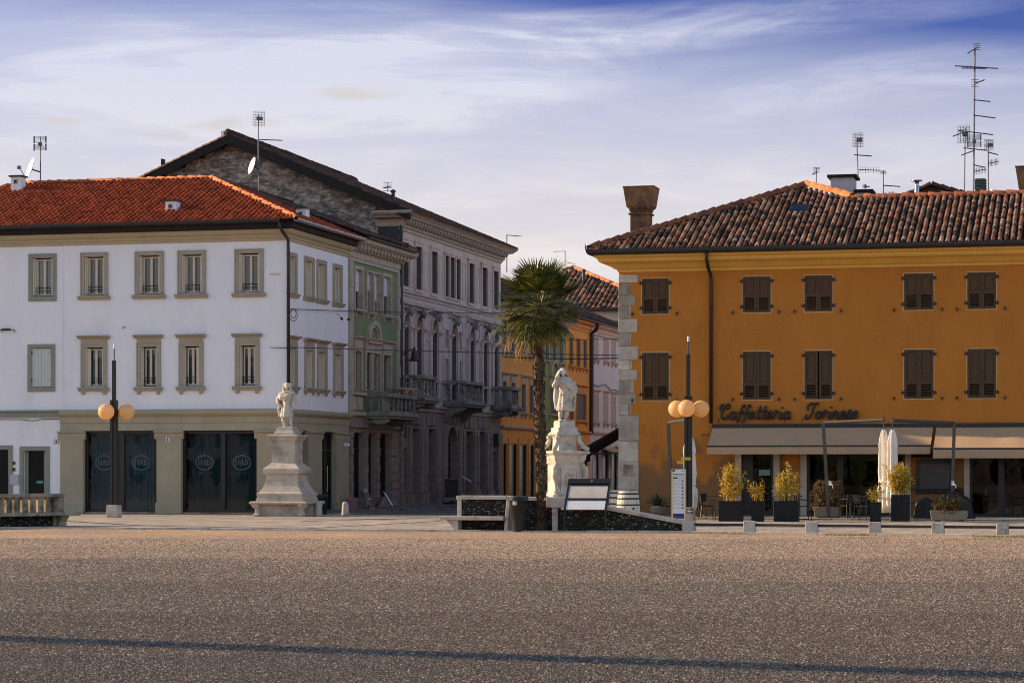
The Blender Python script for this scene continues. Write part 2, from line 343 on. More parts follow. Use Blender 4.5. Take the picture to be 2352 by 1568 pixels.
# roofs -----------------------------------------------------------
def inside(p, poly):
    c = False; n = len(poly)
    for i in range(n):
        (x1, y1), (x2, y2) = poly[i], poly[i - 1]
        if (y1 > p[1]) != (y2 > p[1]) and p[0] < (x2 - x1) * (p[1] - y1) / (y2 - y1) + x1: c = not c
    return c
def tile_plane(mb, plan, eave, direction, z0, slope, pitch=0.26, length=0.34, r=0.085, rise=0.09, seed=1, seg=5, skip=None):
    """rows of overlapping curved tiles on the roof plane over plan polygon; direction = plan unit vector pointing up the slope"""
    rnd = random.Random(seed)
    V = Vector(direction); U = Vector((V.y, -V.x)); E0 = Vector(eave)
    f = math.sqrt(1 + slope * slope)
    pl = [((Vector(p) - E0).dot(U), (Vector(p) - E0).dot(V)) for p in plan]
    u0 = min(p[0] for p in pl); u1 = max(p[0] for p in pl); v1 = max(p[1] for p in pl)
    def P(u, v, h):
        q = E0 + U * u + V * v
        return (q.x - V.x * h * slope / f, q.y - V.y * h * slope / f, z0 + slope * v + h / f)
    nu = int((u1 - u0) / pitch) + 1; dv = length / f
    for i in range(nu):
        u = u0 + (i + 0.5) * pitch; j = 0
        uj = rnd.uniform(-0.012, 0.012)
        while j * dv < v1:
            v = (j + 0.45) * dv
            if inside((u, v), pl) and not (skip and skip(P(u, v, 0))):
                a = u + uj + rnd.uniform(-0.012, 0.012); b = a + rnd.uniform(-0.008, 0.008); va = j * dv - rnd.uniform(0, 0.03); vb = (j + 1.15) * dv
                h0 = rnd.uniform(0.03, 0.045); h1 = 0.005; ra = r * 1.06; rb = r * 0.9
                vs = []
                for k in range(seg + 1):
                    q = math.pi * k / seg
                    vs.append(P(a + ra * math.cos(q), va, h0 + rise * math.sin(q)))
                for k in range(seg + 1):
                    q = math.pi * k / seg
                    vs.append(P(b + rb * math.cos(q), vb, h1 + rise * math.sin(q)))
                for k in range(seg + 1):
                    q = math.pi * k / seg
                    vs.append(P(a + ra * math.cos(q), va, h0 - 0.03 + rise * 0.75 * math.sin(q)))
                s1 = seg + 1
                mb.add(vs, [(k, k + 1, s1 + k + 1, s1 + k) for k in range(seg)] + [(k, k + 1, 2 * s1 + k + 1, 2 * s1 + k) for k in range(seg)])
            j += 1
def ridge_tiles(mb, p0, p1, r=0.13, length=0.42, seed=3):
    rnd = random.Random(seed); p0 = Vector(p0); p1 = Vector(p1); L = (p1 - p0).length; n = max(1, int(L / length)); d = (p1 - p0) / n
    ax = d.normalized(); side = ax.cross(Vector((0, 0, 1))).normalized(); up = side.cross(ax)
    for i in range(n):
        a = p0 + d * i + up * (0.03 + rnd.uniform(-.01, .01)); b = p0 + d * (i + 1.12); vs = []
        for q0, rr in ((a, r * 1.08), (b, r * 0.92)):
            for k in range(7):
                q = math.pi * (k / 6 * 1.3 - 0.15)
                vs.append(tuple(q0 + side * (rr * math.cos(q)) + up * (rr * math.sin(q) * 0.9)))
        mb.add(vs, [(k, k + 1, 8 + k, 7 + k) for k in range(6)] + [tuple(range(7))])
# ================================================================ statues
def remeshed(mb, name, mat, parent, vox, smooth_it=3, disp=0.0):
    o = mb.build(name, mat, parent)
    r = o.modifiers.new('r', 'REMESH'); r.mode = 'VOXEL'; r.voxel_size = vox
    s = o.modifiers.new('s', 'SMOOTH'); s.iterations = smooth_it; s.factor = .5
    dg = bpy.context.evaluated_depsgraph_get(); me = bpy.data.meshes.new_from_object(o.evaluated_get(dg)); o.modifiers.clear(); old = o.data; o.data = me; me.name = name
    bpy.data.meshes.remove(old)
    if disp:
        for v, n in [(v, Vector(v.normal) * mnoise.noise(v.co * 14) * disp) for v in me.vertices]: v.co += n
    me.shade_smooth(); me.materials.clear(); me.materials.append(mat); return o
def ell(mb, x, y, z, rx, ry, rz): mb.sphere((x, y, z), (rx, ry, rz), 14, 10)
def face(mb, x, y, z, s=1.0, yaw=0.0):
    def q(dx, dy, dz): c, n = math.cos(yaw), math.sin(yaw); return (x + (dx * c - dy * n) * s, y + (dx * n + dy * c) * s, z + dz * s)
    p = q(0, -.005, 0); ell(mb, *p, .078 * s, .095 * s, .112 * s); p = q(0, -.02, -.06); ell(mb, *p, .06 * s, .075 * s, .06 * s)
    mb.tube([q(0, -.098, .03), q(0, -.125, -.015)], [.012 * s, .020 * s], 6); mb.tube([q(-.03, -.09, -.05), q(.03, -.09, -.05)], .012 * s, 6); p = q(0, -.085, -.088); ell(mb, *p, .025 * s, .02 * s, .02 * s)
    mb.tube([q(-.055, -.085, .045), q(0, -.098, .04), q(.055, -.085, .045)], .014 * s, 6)
    for sx in (-.078, .078): p = q(sx, .0, -.01); ell(mb, *p, .014 * s, .02 * s, .03 * s)
def hand(mb, p, d, s=1.0, curl=.5, side=1):
    """palm at p, fingers along unit d, curling"""
    p = Vector(p); d = Vector(d).normalized(); a = d.cross(Vector((0, 1, 0))).normalized(); n = a.cross(d)
    ell(mb, *(p + d * .04), .034, .026, .045)
    for i, L in enumerate((.062, .072, .068, .052)):
        b = p + d * .075 + a * (.027 - i * .018); k1 = b + d * L * .5 + n * curl * .01; k2 = k1 + (d * (1 - curl) + n * curl).normalized() * L * .5
        mb.tube([b - d * .02, k1, k2], [.011, .010, .008], 6)
    b = p + d * .03 + a * side * .034; mb.tube([b, b + (d * .5 + a * side).normalized() * .035, b + (d * .9 + a * side * .4).normalized() * .065], [.012, .011, .009], 6)
sx_, sy_ = fx(660, -2.6), -2.6
st = thing('statue', 'pale stone statue of a bewigged man on a moulded pedestal before the white building', 'statue', (sx_, sy_, 0), 'stone statues flanking the street', local=True)
sq = lambda h: [(-h, -h), (-h, h), (h, h), (h, -h)]
mb = MB(); k = .97
mb.rings(sq(.0 + .5), [(.28, .50), (.345, .50), (.345, .60), (.31, .62), (.31, .70), (.33, .72), (.33, .79), (.29, .82), (.25, .84), (.20, .92), (.13, 1.05), (.085, 1.2), (.06, 1.38), (.07, 1.44), (.14, 1.47), (.155, 1.52), (.165, 1.58), (.155, 1.64), (.12, 1.68), (.08, 1.71), (.02, 1.76), (-.05, 1.82), (-.08, 1.86), (-.08, 2.56), (-.06, 2.60), (-.02, 2.63), (.0, 2.70), (.05, 2.74), (.055, 2.80), (.03, 2.82), (-.14, 2.83), (-.14, 2.90), (-.18, 2.93), (-.20, 3.0), (-.22, 3.01), (-.22, 3.06)])
mb.rings([(-.33, -.585), (-.33, -.5), (.33, -.5), (.33, -.585)], [(.0, .62), (.0, .80), (-.0, .83), (-.03, 1.0), (-.06, 1.38)])
mb.build('pedestal', PEDST, st, bevel=.008)
mb = MB(); mb.box(-.72, .72, -.72, .72, 0, .43); mb.build('pedestal_base', PEDST, st)
mb = MB(); mb.rings(sq(.5), [(.50, .415), (.535, .44), (.535, .49), (.50, .515), (.28, .52), (.28, .42)])
for a in (-1, 1):
    for b in (-1, 1):
        for q in ((a * .80, b * .98, 0), (a * .98, b * .80, 1)):
            pr = [(0, 0), (.18, 0), (.20, .06), (.12, .14), (.10, .22), (.20, .30), (.26, .36), (.26, .415), (0, .415)]
            if q[2] == 0:
                pts = [(q[1] - b * .24 + b * u, z) for u, z in pr]; mb.prism_x(pts, q[0] - .09, q[0] + .09)
            else:
                pts = [(q[0] - a * .24 + a * u, z) for u, z in pr]; mb.prism(pts, q[1] - .09, q[1] + .09)
mb.build('bench', PEDST, st, bevel=.01)
mb = MB(); Z = 3.06
def T(x, y, z): return (x, y, z + Z)
face(mb, -.01, -.02, 1.43 + Z, 1.0, .35); rs = random.Random(2)
for i in range(60):                                                   # curled wig
    a = rs.uniform(0, 2 * math.pi); h = rs.uniform(-.26, .07)
    if math.cos(a - 4.95) > .62 and h > -.12 and h < .09: continue
    rr = .115 + .03 * (h < -.05); ell(mb, -.01 + rr * math.cos(a), .02 + rr * .95 * math.sin(a), 1.44 + h + Z, .045, .045, .042)
ell(mb, -.01, .025, 1.475 + Z, .115, .12, .105); mb.tube([T(0, .02, 1.22), T(-.01, .0, 1.36)], .065, 10)
mb.tube([T(0, 0, .72), T(.0, 0, .86), T(0, 0, 1.0), T(0, .01, 1.14), T(0, .02, 1.22)], [.17, .135, .165, .185, .12], 16)
mb.tube([T(-.23, .02, 1.13), T(0, .02, 1.2), T(.21, .02, 1.14)], [.085, .09, .085], 12)
mb.tube([T(-.24, 0, 1.13), T(-.37, .04, .97)], [.088, .075], 10); mb.tube([T(-.37, .04, .97), T(-.27, -.1, .80)], [.078, .052], 10); hand(mb, T(-.26, -.11, .80), (.55, -.2, -.5), curl=.6)
mb.tube([T(.22, 0, 1.13), T(.27, .03, .93)], [.085, .07], 10); mb.tube([T(.27, .03, .93), T(.21, -.06, .74)], [.075, .06], 10); hand(mb, T(.205, -.07, .73), (-.1, -.1, -1), curl=.5, side=-1)
mb.tube([T(.285, .03, .95), T(.275, .02, .90)], .088, 10)
mb.lathe(T(-.02, .0, 0), [(.10, .36), (.235, .37), (.215, .5), (.19, .65), (.155, .80), (.135, .86)], 22, lambda q, z: 1 + .07 * math.sin(7 * q) + .04 * math.sin(13 * q))
for q in range(7): a = -2.5 + q * .32; mb.tube([T(-.02 + .13 * math.cos(a), .13 * math.sin(a), .84), T(-.02 + .23 * math.cos(a), .22 * math.sin(a), .37)], [.012, .028], 6)
mb.tube([T(-.27, -.03, 1.17), T(-.15, -.17, 1.06), T(0, -.19, 1.06), T(.12, -.13, 1.16), T(.16, .03, 1.25)], [.06, .065, .06, .05, .05], 10)
mb.tube([T(-.29, -.02, 1.12), T(-.2, -.16, 1.0), T(-.03, -.2, .98), T(.12, -.14, 1.08)], [.05, .05, .045, .03], 8); mb.tube([T(-.25, 0, 1.22), T(-.13, -.13, 1.13), T(.02, -.17, 1.14)], [.045, .045, .03], 8)
mb.tube([T(-.32, .12, 1.05), T(-.30, .16, .75), T(-.27, .12, .42)], [.06, .10, .07], 8); mb.tube([T(-.27, -.03, .80), T(-.31, .0, .62), T(-.28, .02, .40)], [.04, .06, .04], 8); mb.tube([T(-.34, .06, .7), T(-.30, .1, .42)], [.03, .03], 6)
for x, y, kx, kx2, fy in ((-.14, -.02, -.13, -.09, -.10), (.10, .03, .12, .14, -.08)):
    mb.tube([T(x * .8, y, .55), T(kx, y - .03, .34), T(kx * .95, y - .02, .24), T(kx2, y, .06)], [.095, .070, .072, .042], 12); mb.tube([T(kx2, y + .03, .035), T(kx2 - .02, fy - .05, .022)], [.045, .032], 8)
ell(mb, .24, .06, .10, .09, .1, .12); ell(mb, .24, .02, .24, .075, .075, .085); ell(mb, .22, .08, .30, .10, .1, .07); ell(mb, .26, .1, .05, .12, .12, .07)
mb.frustum((0, 0), .26, .24, .26, .24, Z + .002, Z + .03)
remeshed(mb, 'figure', MARBLE, st, .0115, 1, .007)
st.location = (sx_, sy_, 0)
# second statue
t2 = -12.3; sx2 = fx(1296, t2)
s2 = thing('statue', 'white stone statue of a long haired robed man behind the cobbled parapet', 'statue', (sx2, t2, 0), 'stone statues flanking the street', local=True)
mb = MB(); h = .40
mb.rings(sq(h), [(.18, 0), (.18, .25), (.14, .28), (.14, .80), (.17, .82), (.17, .88), (.06, .90), (.0, .93), (0, 1.76), (.03, 1.80), (.06, 1.86), (.10, 1.95), (.10, 2.0), (.12, 2.05), (.19, 2.10), (.20, 2.15), (.15, 2.17), (-.10, 2.19), (-.12, 2.24), (-.12, 2.56), (-.10, 2.60), (-.03, 2.65), (-.02, 2.69), (-.05, 2.71), (-.10, 2.76), (-.10, 2.86), (-.155, 2.87), (-.155, 3.05)])
mb.build('pedestal', MARBLE, s2, bevel=.006)
mb = MB(); rect_frame(mb, -.27, .27, 1.0, 1.68, .04, -h - .03, -h + .01); o = mb.build('front_panel', MARBLE, s2)
mb = MB(); ell(mb, 0, -h - .01, 1.33, .10, .03, .13); ell(mb, -.08, -h - .012, 1.42, .05, .03, .06); ell(mb, .08, -h - .012, 1.42, .05, .03, .06); ell(mb, 0, -h - .012, 1.52, .06, .03, .05)
mb.tube([(-.1, -h - .01, 1.2), (0, -h - .02, 1.14), (.1, -h - .01, 1.2)], .025, 6); mb.build('coat_of_arms', PEDST, o, smooth=True)
for a in (-1, 1):
    for b in (-1, 1):
        mb = MB(); u = Vector((a, b, 0)).normalized()
        def C(r, z): return (u.x * r, u.y * r, z)
        mb.tube([C(.56, .92), C(.58, 1.05), C(.60, 1.25), C(.70, 1.42), C(.70, 1.58), C(.62, 1.68), C(.60, 1.80)], [.05, .05, .065, .085, .085, .075, .06], 8)
        mb.sphere(C(.70, 1.66), .075, 10, 8); mb.sphere(C(.62, .97), .07, 10, 8); mb.sphere(C(.72, 1.40), .06, 8, 6)
        mb.tube([C(.46, 2.58), C(.48, 2.50), C(.50, 2.42), C(.58, 2.32), C(.70, 2.24), C(.72, 2.19)], [.055, .065, .06, .065, .08, .07], 8)
        mb.sphere(C(.50, 2.57), .075, 10, 8); mb.sphere(C(.74, 2.23), .07, 10, 8)
        for k in range(4): mb.sphere(C(.52 + k * .05, 2.46 - k * .06), .05, 7, 6)
        mb.build('scroll', MARBLE, s2, smooth=True)
mb = MB(); Z = 3.05; yaw = -.5
face(mb, -.05, -.04, 1.45 + Z, 1.0, -.2)
for i in range(30):
    a = .2 + i * .135; 
    if math.cos(a - 4.6) > .55: continue
    p = Vector((-.05 + .10 * math.cos(a), .0 + .10 * math.sin(a), 1.50 + Z)); e = Vector((-.05 + .19 * math.cos(a), .03 + .17 * math.sin(a), 1.16 + Z)); m_ = (p + e) / 2 + Vector((.03 * math.cos(a), .03 * math.sin(a), .02))
    mb.tube([p, m_, e], [.04, .038, .03], 6)
ell(mb, -.05, .0, 1.49 + Z, .105, .115, .10); mb.tube([T(-.02, .02, 1.2), T(-.05, 0, 1.4)], .06, 10)
mb.tube([T(0, 0, .62), T(0, 0, .85), T(0, 0, 1.02), T(0, .01, 1.18), T(0, .02, 1.24)], [.19, .165, .18, .19, .12], 16)
mb.tube([T(-.21, .02, 1.19), T(0, .02, 1.24), T(.23, .02, 1.2)], [.085, .1, .095], 12)
mb.tube([T(-.22, 0, 1.19), T(-.35, -.05, 1.02)], [.09, .078], 10); mb.tube([T(-.35, -.05, 1.02), T(-.31, -.16, 1.2)], [.08, .05], 10); hand(mb, T(-.31, -.17, 1.21), (.1, -.1, 1), curl=.7); mb.tube([T(-.33, -.2, 1.28), T(-.2, -.22, 1.31)], .022, 6)
mb.tube([T(.24, 0, 1.18), T(.34, .0, .95)], [.10, .085], 10); mb.tube([T(.34, 0, .95), T(.2, -.17, .76)], [.085, .06], 10); hand(mb, T(.2, -.18, .76), (-.7, -.2, -.3), curl=.8)
for i in range(5): ell(mb, .22 + .035 * i, -.14 + .02 * i, .77 + .02 * math.sin(i * 2), .05, .06, .06)
for i in range(9):                                                    # folds of the cloak sweeping to the right
    f = i / 8; mb.tube([T(-.12 + .05 * f, -.15, 1.2 - .1 * f), T(.08, -.2, 1.14 - .14 * f), T(.25, -.12, 1.06 - .16 * f), T(.36, .04, 1.0 - .15 * f)], [.03, .035, .035, .03], 6)
for i in range(7): f = i / 6; mb.tube([T(.36 - .12 * f, .02 + .1 * f, 1.05), T(.34 - .1 * f, .02 + .14 * f, .7), T(.30 - .1 * f, .02 + .14 * f, .30)], [.05, .05, .04], 6)
mb.tube([T(-.22, .1, 1.1), T(-.24, .1, .7), T(-.22, .06, .36)], [.06, .075, .06], 8)
mb.lathe(T(0, .0, 0), [(.10, .31), (.245, .32), (.235, .45), (.205, .65), (.175, .82), (.17, .9)], 30, lambda q, z: 1 + .06 * math.sin(11 * q) + .03 * math.sin(17 * q))
for q in range(9): a = -2.9 + q * .32; mb.tube([T(.17 * math.cos(a), .17 * math.sin(a), .72), T(.24 * math.cos(a), .235 * math.sin(a), .33)], [.012, .026], 6)
mb.tube([T(-.17, -.09, .80), T(0, -.19, .78), T(.16, -.12, .76)], .028, 8)
for x, y, kx, kx2 in ((-.13, .0, -.12, -.13), (.04, -.03, .05, .0)):
    mb.tube([T(x, y, .50), T(kx, y - .03, .30), T(kx, y - .01, .2), T(kx2, y, .06)], [.09, .070, .074, .045], 12); mb.tube([T(kx2, y + .04, .035), T(kx2 - .02, y - .13, .022)], [.048, .034], 8)
rs = random.Random(8)
for i in range(26): ell(mb, rs.uniform(.08, .28), rs.uniform(-.05, .2), rs.uniform(0.02, .24) * rs.uniform(.5, 1.1), rs.uniform(.06, .1), rs.uniform(.06, .1), rs.uniform(.04, .08))
mb.frustum((0.02, 0), .25, .24, .25, .24, Z + .002, Z + .03)
remeshed(mb, 'figure', MARBLE, s2, .0115, 1, .007)
s2.location = (sx2, t2, 0); s2.rotation_euler = (0, 0, R(34))
# ================================================================ white corner building
F0 = Ff(0.0); S0 = Fs(0.0)
wb = thing('corner_building', 'white three-storey corner building with red tiled roof and dark curtained shopfronts', 'building', (-8, 5, 0))
EZ, KS, RZ = 10.5, 0.4151, 12.70
JX = fx(145)                                                       # joint between the two plaster faces
UPW = [(fx(a), fx(b)) for a, b in ((66, 130), (186, 248), (311, 376), (409, 473), (540, 605))]
LOW = [(fx(64), fx(127))] + [(fx(a), fx(b)) for a, b in ((187, 246), (315, 369), (412, 467), (541, 596))]
hol = []
for a, b in UPW: hol.append((a + .15, b - .15, 7.98, 9.41))
for i, (a, b) in enumerate(LOW): hol.append((a + .15, b - .15, 4.63, 6.08))
DOOR = (fx(55), fx(105)); DW = (-12.2, fx(20))
hol += [(DOOR[0], DOOR[1], 0.05, 2.30), (DW[0], DW[1], 0.6, 2.35)]
shops = [(fx(193), fx(362)), (fx(418), fx(592))]
mb = MB(F0); holed(mb, -17.4, JX, 0, 9.9, [h for h in hol if h[1] < JX], 0.26)
holed(mb, JX, 0, 3.7, 9.9, [h for h in hol if h[0] > JX], 0.26)
SIDE = [(sy(a), sy(b)) for a, b in ((661, 680), (698, 719.5), (727, 748), (764, 784))]
SIDL = [(sy(a), sy(b)) for a, b in ((661, 681), (699, 720), (728, 749), (765, 786))]
mb.fr = S0
holed(mb, 0, 7.2, 3.7, 9.9, [(a + .14, b - .14, 7.98, 9.30) for a, b in SIDE] + [(a + .14, b - .14, 4.63, 6.0) for a, b in SIDL], 0.26)
mb.fr = None
mb.quad((-17.4, 0, 0), (-17.4, 10, 0), (-17.4, 10, 9.9), (-17.4, 0, 9.9)); mb.quad((-17.4, 10, 0), (-10, 10, 0), (-10, 10, 9.9), (-17.4, 10, 9.9))
mb.quad((-10, 10, 0), (-10, 14, 0), (-10, 14, 9.9), (-10, 10, 9.9))
mb.box(JX - .02, JX + .02, -.012, .0, 3.8, 9.85)
mb.build('wall', WHITE, wb)
# dark rooms behind the openings
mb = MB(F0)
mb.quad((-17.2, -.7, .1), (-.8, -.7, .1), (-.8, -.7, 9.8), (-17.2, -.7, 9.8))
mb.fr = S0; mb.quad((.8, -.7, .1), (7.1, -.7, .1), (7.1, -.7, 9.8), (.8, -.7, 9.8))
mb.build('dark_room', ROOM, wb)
# cornice, dark soffit board and gutters
mb = MB(); mb.sweep([(-17.4, 0), (0, 0), (0, 7.2)], [(.0, 9.83), (.05, 9.83), (.05, 9.93), (.09, 9.95), (.12, 10.03), (.22, 10.08), (.30, 10.18), (.30, 10.22), (0, 10.22)])
mb.build('cornice', M('tan_cornice', (0.42, 0.34, 0.22), .85, .08, 2, .1, 40), wb)
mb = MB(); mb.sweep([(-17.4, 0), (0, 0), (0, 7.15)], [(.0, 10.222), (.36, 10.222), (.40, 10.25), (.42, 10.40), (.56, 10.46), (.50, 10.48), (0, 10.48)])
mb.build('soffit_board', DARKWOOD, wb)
mb = MB()
gp = [(.50, 10.53), (.515, 10.47), (.55, 10.435), (.60, 10.43), (.65, 10.455), (.67, 10.50), (.67, 10.56), (.655, 10.56), (.64, 10.49), (.60, 10.46), (.55, 10.465), (.515, 10.53)]
mb.sweep([(-17.4, 0), (-.03, 0)], gp); mb.build('gutter', DARKMETAL, wb)
mb = MB(); mb.sweep([(0, -.66), (0, 7.35)], gp); mb.build('gutter', ZINC, wb)
# roof
A1, A2 = (-4.7, 4.7), (-12.7, 4.7)
front = [(-18.0, -.6), (.6, -.6), A1, A2]; street = [(.6, -.6), (.6, 7.25), (-4.7, 7.25), A1]
chim_front = (fx(398, 1.1), 1.1)
mb = MB()
tile_plane(mb, front, (-4, -.64), (0, 1), EZ + .02, KS, .205, .33, .075, .055, 1)
tile_plane(mb, street, (.64, 4), (-1, 0), EZ + .02, KS, .205, .33, .075, .055, 2)
rf = mb.build('roof', TILE_RED, wb, smooth=True)
mb = MB()
def rp(x, y, z): return (x, y, z)
mb.quad((-18.0, -.6, EZ), (.6, -.6, EZ), (*A1, RZ), (*A2, RZ)); mb.quad((.6, -.6, EZ), (.6, 7.25, EZ), (-4.7, 7.25, RZ), (*A1, RZ))
mb.quad((-18, -.6, EZ), (*A2, RZ), (-18, 10, EZ)); mb.quad((*A2, RZ), (*A1, RZ), (-4.7, 7.25, RZ), (-10, 7.25, EZ), (-10, 10, EZ), (-18, 10, EZ))
mb.build('roof_underlay', UNDER, rf)
mb = MB(); ridge_tiles(mb, (*A1, RZ + .04), (.55, -.55, EZ + .06), .11, .38); ridge_tiles(mb, (*A2, RZ + .04), (A1[0] - .1, A1[1], RZ + .04), .11, .4); ridge_tiles(mb, (*A2, RZ + .04), (-17.9, -.5, EZ + .06), .11, .4)
mb.build('ridge_tiles', RIDGE_OR, rf, smooth=True)
mb = MB(); ridge_tiles(mb, (-4.7, 7.2, RZ + .04), (-4.7, 4.8, RZ + .04), .11, .4); mb.build('ridge_tiles', TILE_BRN, rf, smooth=True)
def roof_chimney(cx, cy, w, zt, zb):
    mb = MB(); mb.box(cx - w / 2, cx + w / 2, cy - w / 2, cy + w / 2, zb, zt)
    o = mb.build('chimney', WHITE, wb)
    mb = MB(); mb.box(cx - w / 2 - .07, cx + w / 2 + .07, cy - w / 2 - .07, cy + w / 2 + .07, zt, zt + .06); mb.build('chimney_cap', DARKMETAL, o)
    mb = MB()
    mb.box(cx - .10, cx + .07, cy - w / 2 - .02, cy - w / 2 - .003, zt - .27, zt - .10); mb.build('vent', PALEST, o)
    mb = MB(); mb.box(cx - .07, cx + .04, cy - w / 2 - .03, cy - w / 2 - .022, zt - .24, zt - .13); mb.build('vent_grille', BINMAT, o)
roof_chimney(fx(397, .85), .85, .42, fz(462, .65, 397), 10.7)
roof_chimney(-.55, sy(694, -.5) + .2, .40, SS(694, 479, -.5)[1], 10.7)
roof_chimney(fx(42, 3.9), 3.9, .42, fz(406, 3.7, 42), 11.9)
# windows ---------------------------------------------------------
def leaf_sash(par, fr, a, b, c, e, d, curtain=True, rail=True):
    mb = MB(fr); rect_frame(mb, a, b, c, e, .05, d - .03, d + .03); m = (a + b) / 2; mb.box(m - .045, m + .045, d - .028, d + .034, c + .05, e - .05)
    mb.build('sash', CREAM, par)
    mb = MB(fr); mb.quad((a + .04, d, c + .04), (b - .04, d, c + .04), (b - .04, d, e - .04), (a + .04, d, e - .04)); mb.build('pane', GLASS, par)
    if curtain:
        mb = MB(fr); n = 16
        for s0, s1 in ((a + .05, a + .05 + (b - a) * .22), (b - .05 - (b - a) * .34, b - .05)):
            vs = []
            for i in range(n + 1):
                u = s0 + (s1 - s0) * i / n; w = .02 * math.sin(i * 1.9)
                vs += [(u, d - .14 + w, c), (u, d - .14 + w, e)]
            mb.add(vs, [(2 * i, 2 * i + 2, 2 * i + 3, 2 * i + 1) for i in range(n)])
        mb.build('curtain', M('grey_net_curtain', (.30, .36, .38), .8, .1, 3, 0), par, smooth=True)
    if rail:
        mb = MB(fr)
        for z in (.16, .28): mb.tube([(a - .02, -.10, c + z), (b + .02, -.10, c + z)], .012, 5)
        for u in (a + .04, b - .04): mb.tube([(u, -.10, c + .02), (u, -.10, c + .28)], .010, 4)
        mb.build('guard_rail', DARKMETAL, par)
def white_window(fr, a, b, kind, c, e, zb, zt):
    """surround from a to b; opening zc..ze; zb/zt outer edges"""
    mb = MB(fr); w = .15
    mt = GREENGREY if kind == 'plain' else TRIM
    mb.box(a, a + w, -.01, .045, c, e); mb.box(b - w, b, -.01, .045, c, e); mb.box(a, b, -.01, .045, e, e + .14)
    if kind == 'plain': mb.box(a, b, -.01, .045, zb, c)
    else:
        for q0, q1 in ((a - .012, a + .035), (b - .035, b + .012)): mb.box(q0, q1, -.01, .065, c, e + .14)
        mb.box(a + .036, b - .036, .0, .062, e + .10, e + .14)
    o = mb.build('window', mt, wb, bevel=.008)
    if kind != 'plain':
        mb = MB(fr); mb.prism_x([(-.01, c - .02), (.15, c - .02), (.17, c - .05), (.12, c - .10), (.09, c - .16), (-.01, c - .16)], a - .09, b + .09)
        if kind == 'lintel':
            for u in (a + .02, b - .14): mb.prism_x([(-.01, c - .161), (.09, c - .161), (.07, c - .27), (-.01, c - .29)], u, u + .12)
        mb.build('sill', mt, o)
    if kind == 'lintel':
        mb = MB(fr); mb.box(a, b, -.01, .055, e + .141, e + .30)
        mb.prism_x([(-.01, e + .301), (.06, e + .301), (.09, e + .34), (.19, e + .38), (.21, e + .43), (-.01, e + .43)], a - .11, b + .11)
        mb.build('lintel', mt, o)
    return o
for i, (a, b) in enumerate(UPW):
    k = 'plain' if i == 0 else 'sill'
    o = white_window(F0, a, b, k, 7.98, 9.41, 7.80, 9.55)
    leaf_sash(o, F0, a + .24, b - .24, 8.02, 9.36, -.22)
    mb = MB(F0)
    for u0, u1 in ((a + .155, a + .20), (a + .205, a + .235)): mb.box(u0, u1, -.25, -.0 if u0 < a + .19 else -.06, 8.02, 9.37)
    mb.build('shutter', CREAM, o)
    mb = MB(F0)
    for u0, u1 in ((b - .20, b - .155), (b - .235, b - .205)): mb.box(u0, u1, -.25, -.0 if u0 > b - .21 else -.06, 8.02, 9.37)
    mb.build('shutter', CREAM, o)
for i, (a, b) in enumerate(LOW):
    k = 'plain' if i == 0 else 'lintel'
    o = white_window(F0, a, b, k, 4.63, 6.08, 4.47, 6.22)
    if i == 0:
        m = (a + b) / 2
        for u0, u1 in ((a + .16, m - .004), (m + .004, b - .16)):
            mb = MB(F0); mb.box(u0, u1, -.06, -.02, 4.65, 6.06)
            for j in range(3): mb.box(u0 + j * .125 + .01, u0 + j * .125 + .115, -.02, -.012, 4.67, 6.04)
            mb.build('shutter', M('pale_grey_shutter', (.52, .52, .50), .6, .05, 3, .05), o)
        mb = MB(F0)
        for z in (4.85, 5.88):
            for u in (a + .14, b - .18): mb.box(u, u + .04, -.02, .02, z, z + .07)
        mb.build('hinge', DARKMETAL, o)
        continue
    leaf_sash(o, F0, a + .24, b - .24, 4.67, 6.03, -.22)
    mb = MB(F0); wid = .13 if i == 1 else .03
    mb.box(a + .155, a + .185, -.25, .0, 4.66, 6.04); mb.box(a + .19, a + .19 + wid, -.12, -.09, 4.66, 6.04); mb.build('shutter', CREAM, o)
    mb = MB(F0); wid = .11 if i == 3 else .03
    mb.box(b - .185, b - .155, -.25, .0, 4.66, 6.04); mb.box(b - .19 - wid, b - .19, -.12, -.09, 4.66, 6.04); mb.build('shutter', CREAM, o)
for i, (a, b) in enumerate(SIDE):
    o = white_window(S0, a, b, 'sill', 7.98, 9.30, 7.8, 9.44)
    leaf_sash(o, S0, a + .2, b - .2, 8.02, 9.26, -.22, False, False)
    mb = MB(S0); mb.box(a + .145, a + .185, -.25, .0, 8.0, 9.28); mb.box(b - .185, b - .145, -.25, -.0, 8.0, 9.28); mb.box(b - .30, b - .19, -.2, -.17, 8.0, 9.28); mb.build('shutter', CREAM, o)
for i, (a, b) in enumerate(SIDL):
    o = white_window(S0, a, b, 'lintel', 4.63, 6.0, 4.47, 6.2)
    leaf_sash(o, S0, a + .2, b - .2, 4.67, 5.96, -.22, False, False)
    mb = MB(S0); mb.box(a + .145, a + .185, -.25, .0, 4.65, 5.98); mb.box(b - .185, b - .145, -.25, -.0, 4.65, 5.98); mb.box(b - .30, b - .19, -.2, -.17, 4.65, 5.98); mb.build('shutter', CREAM, o)
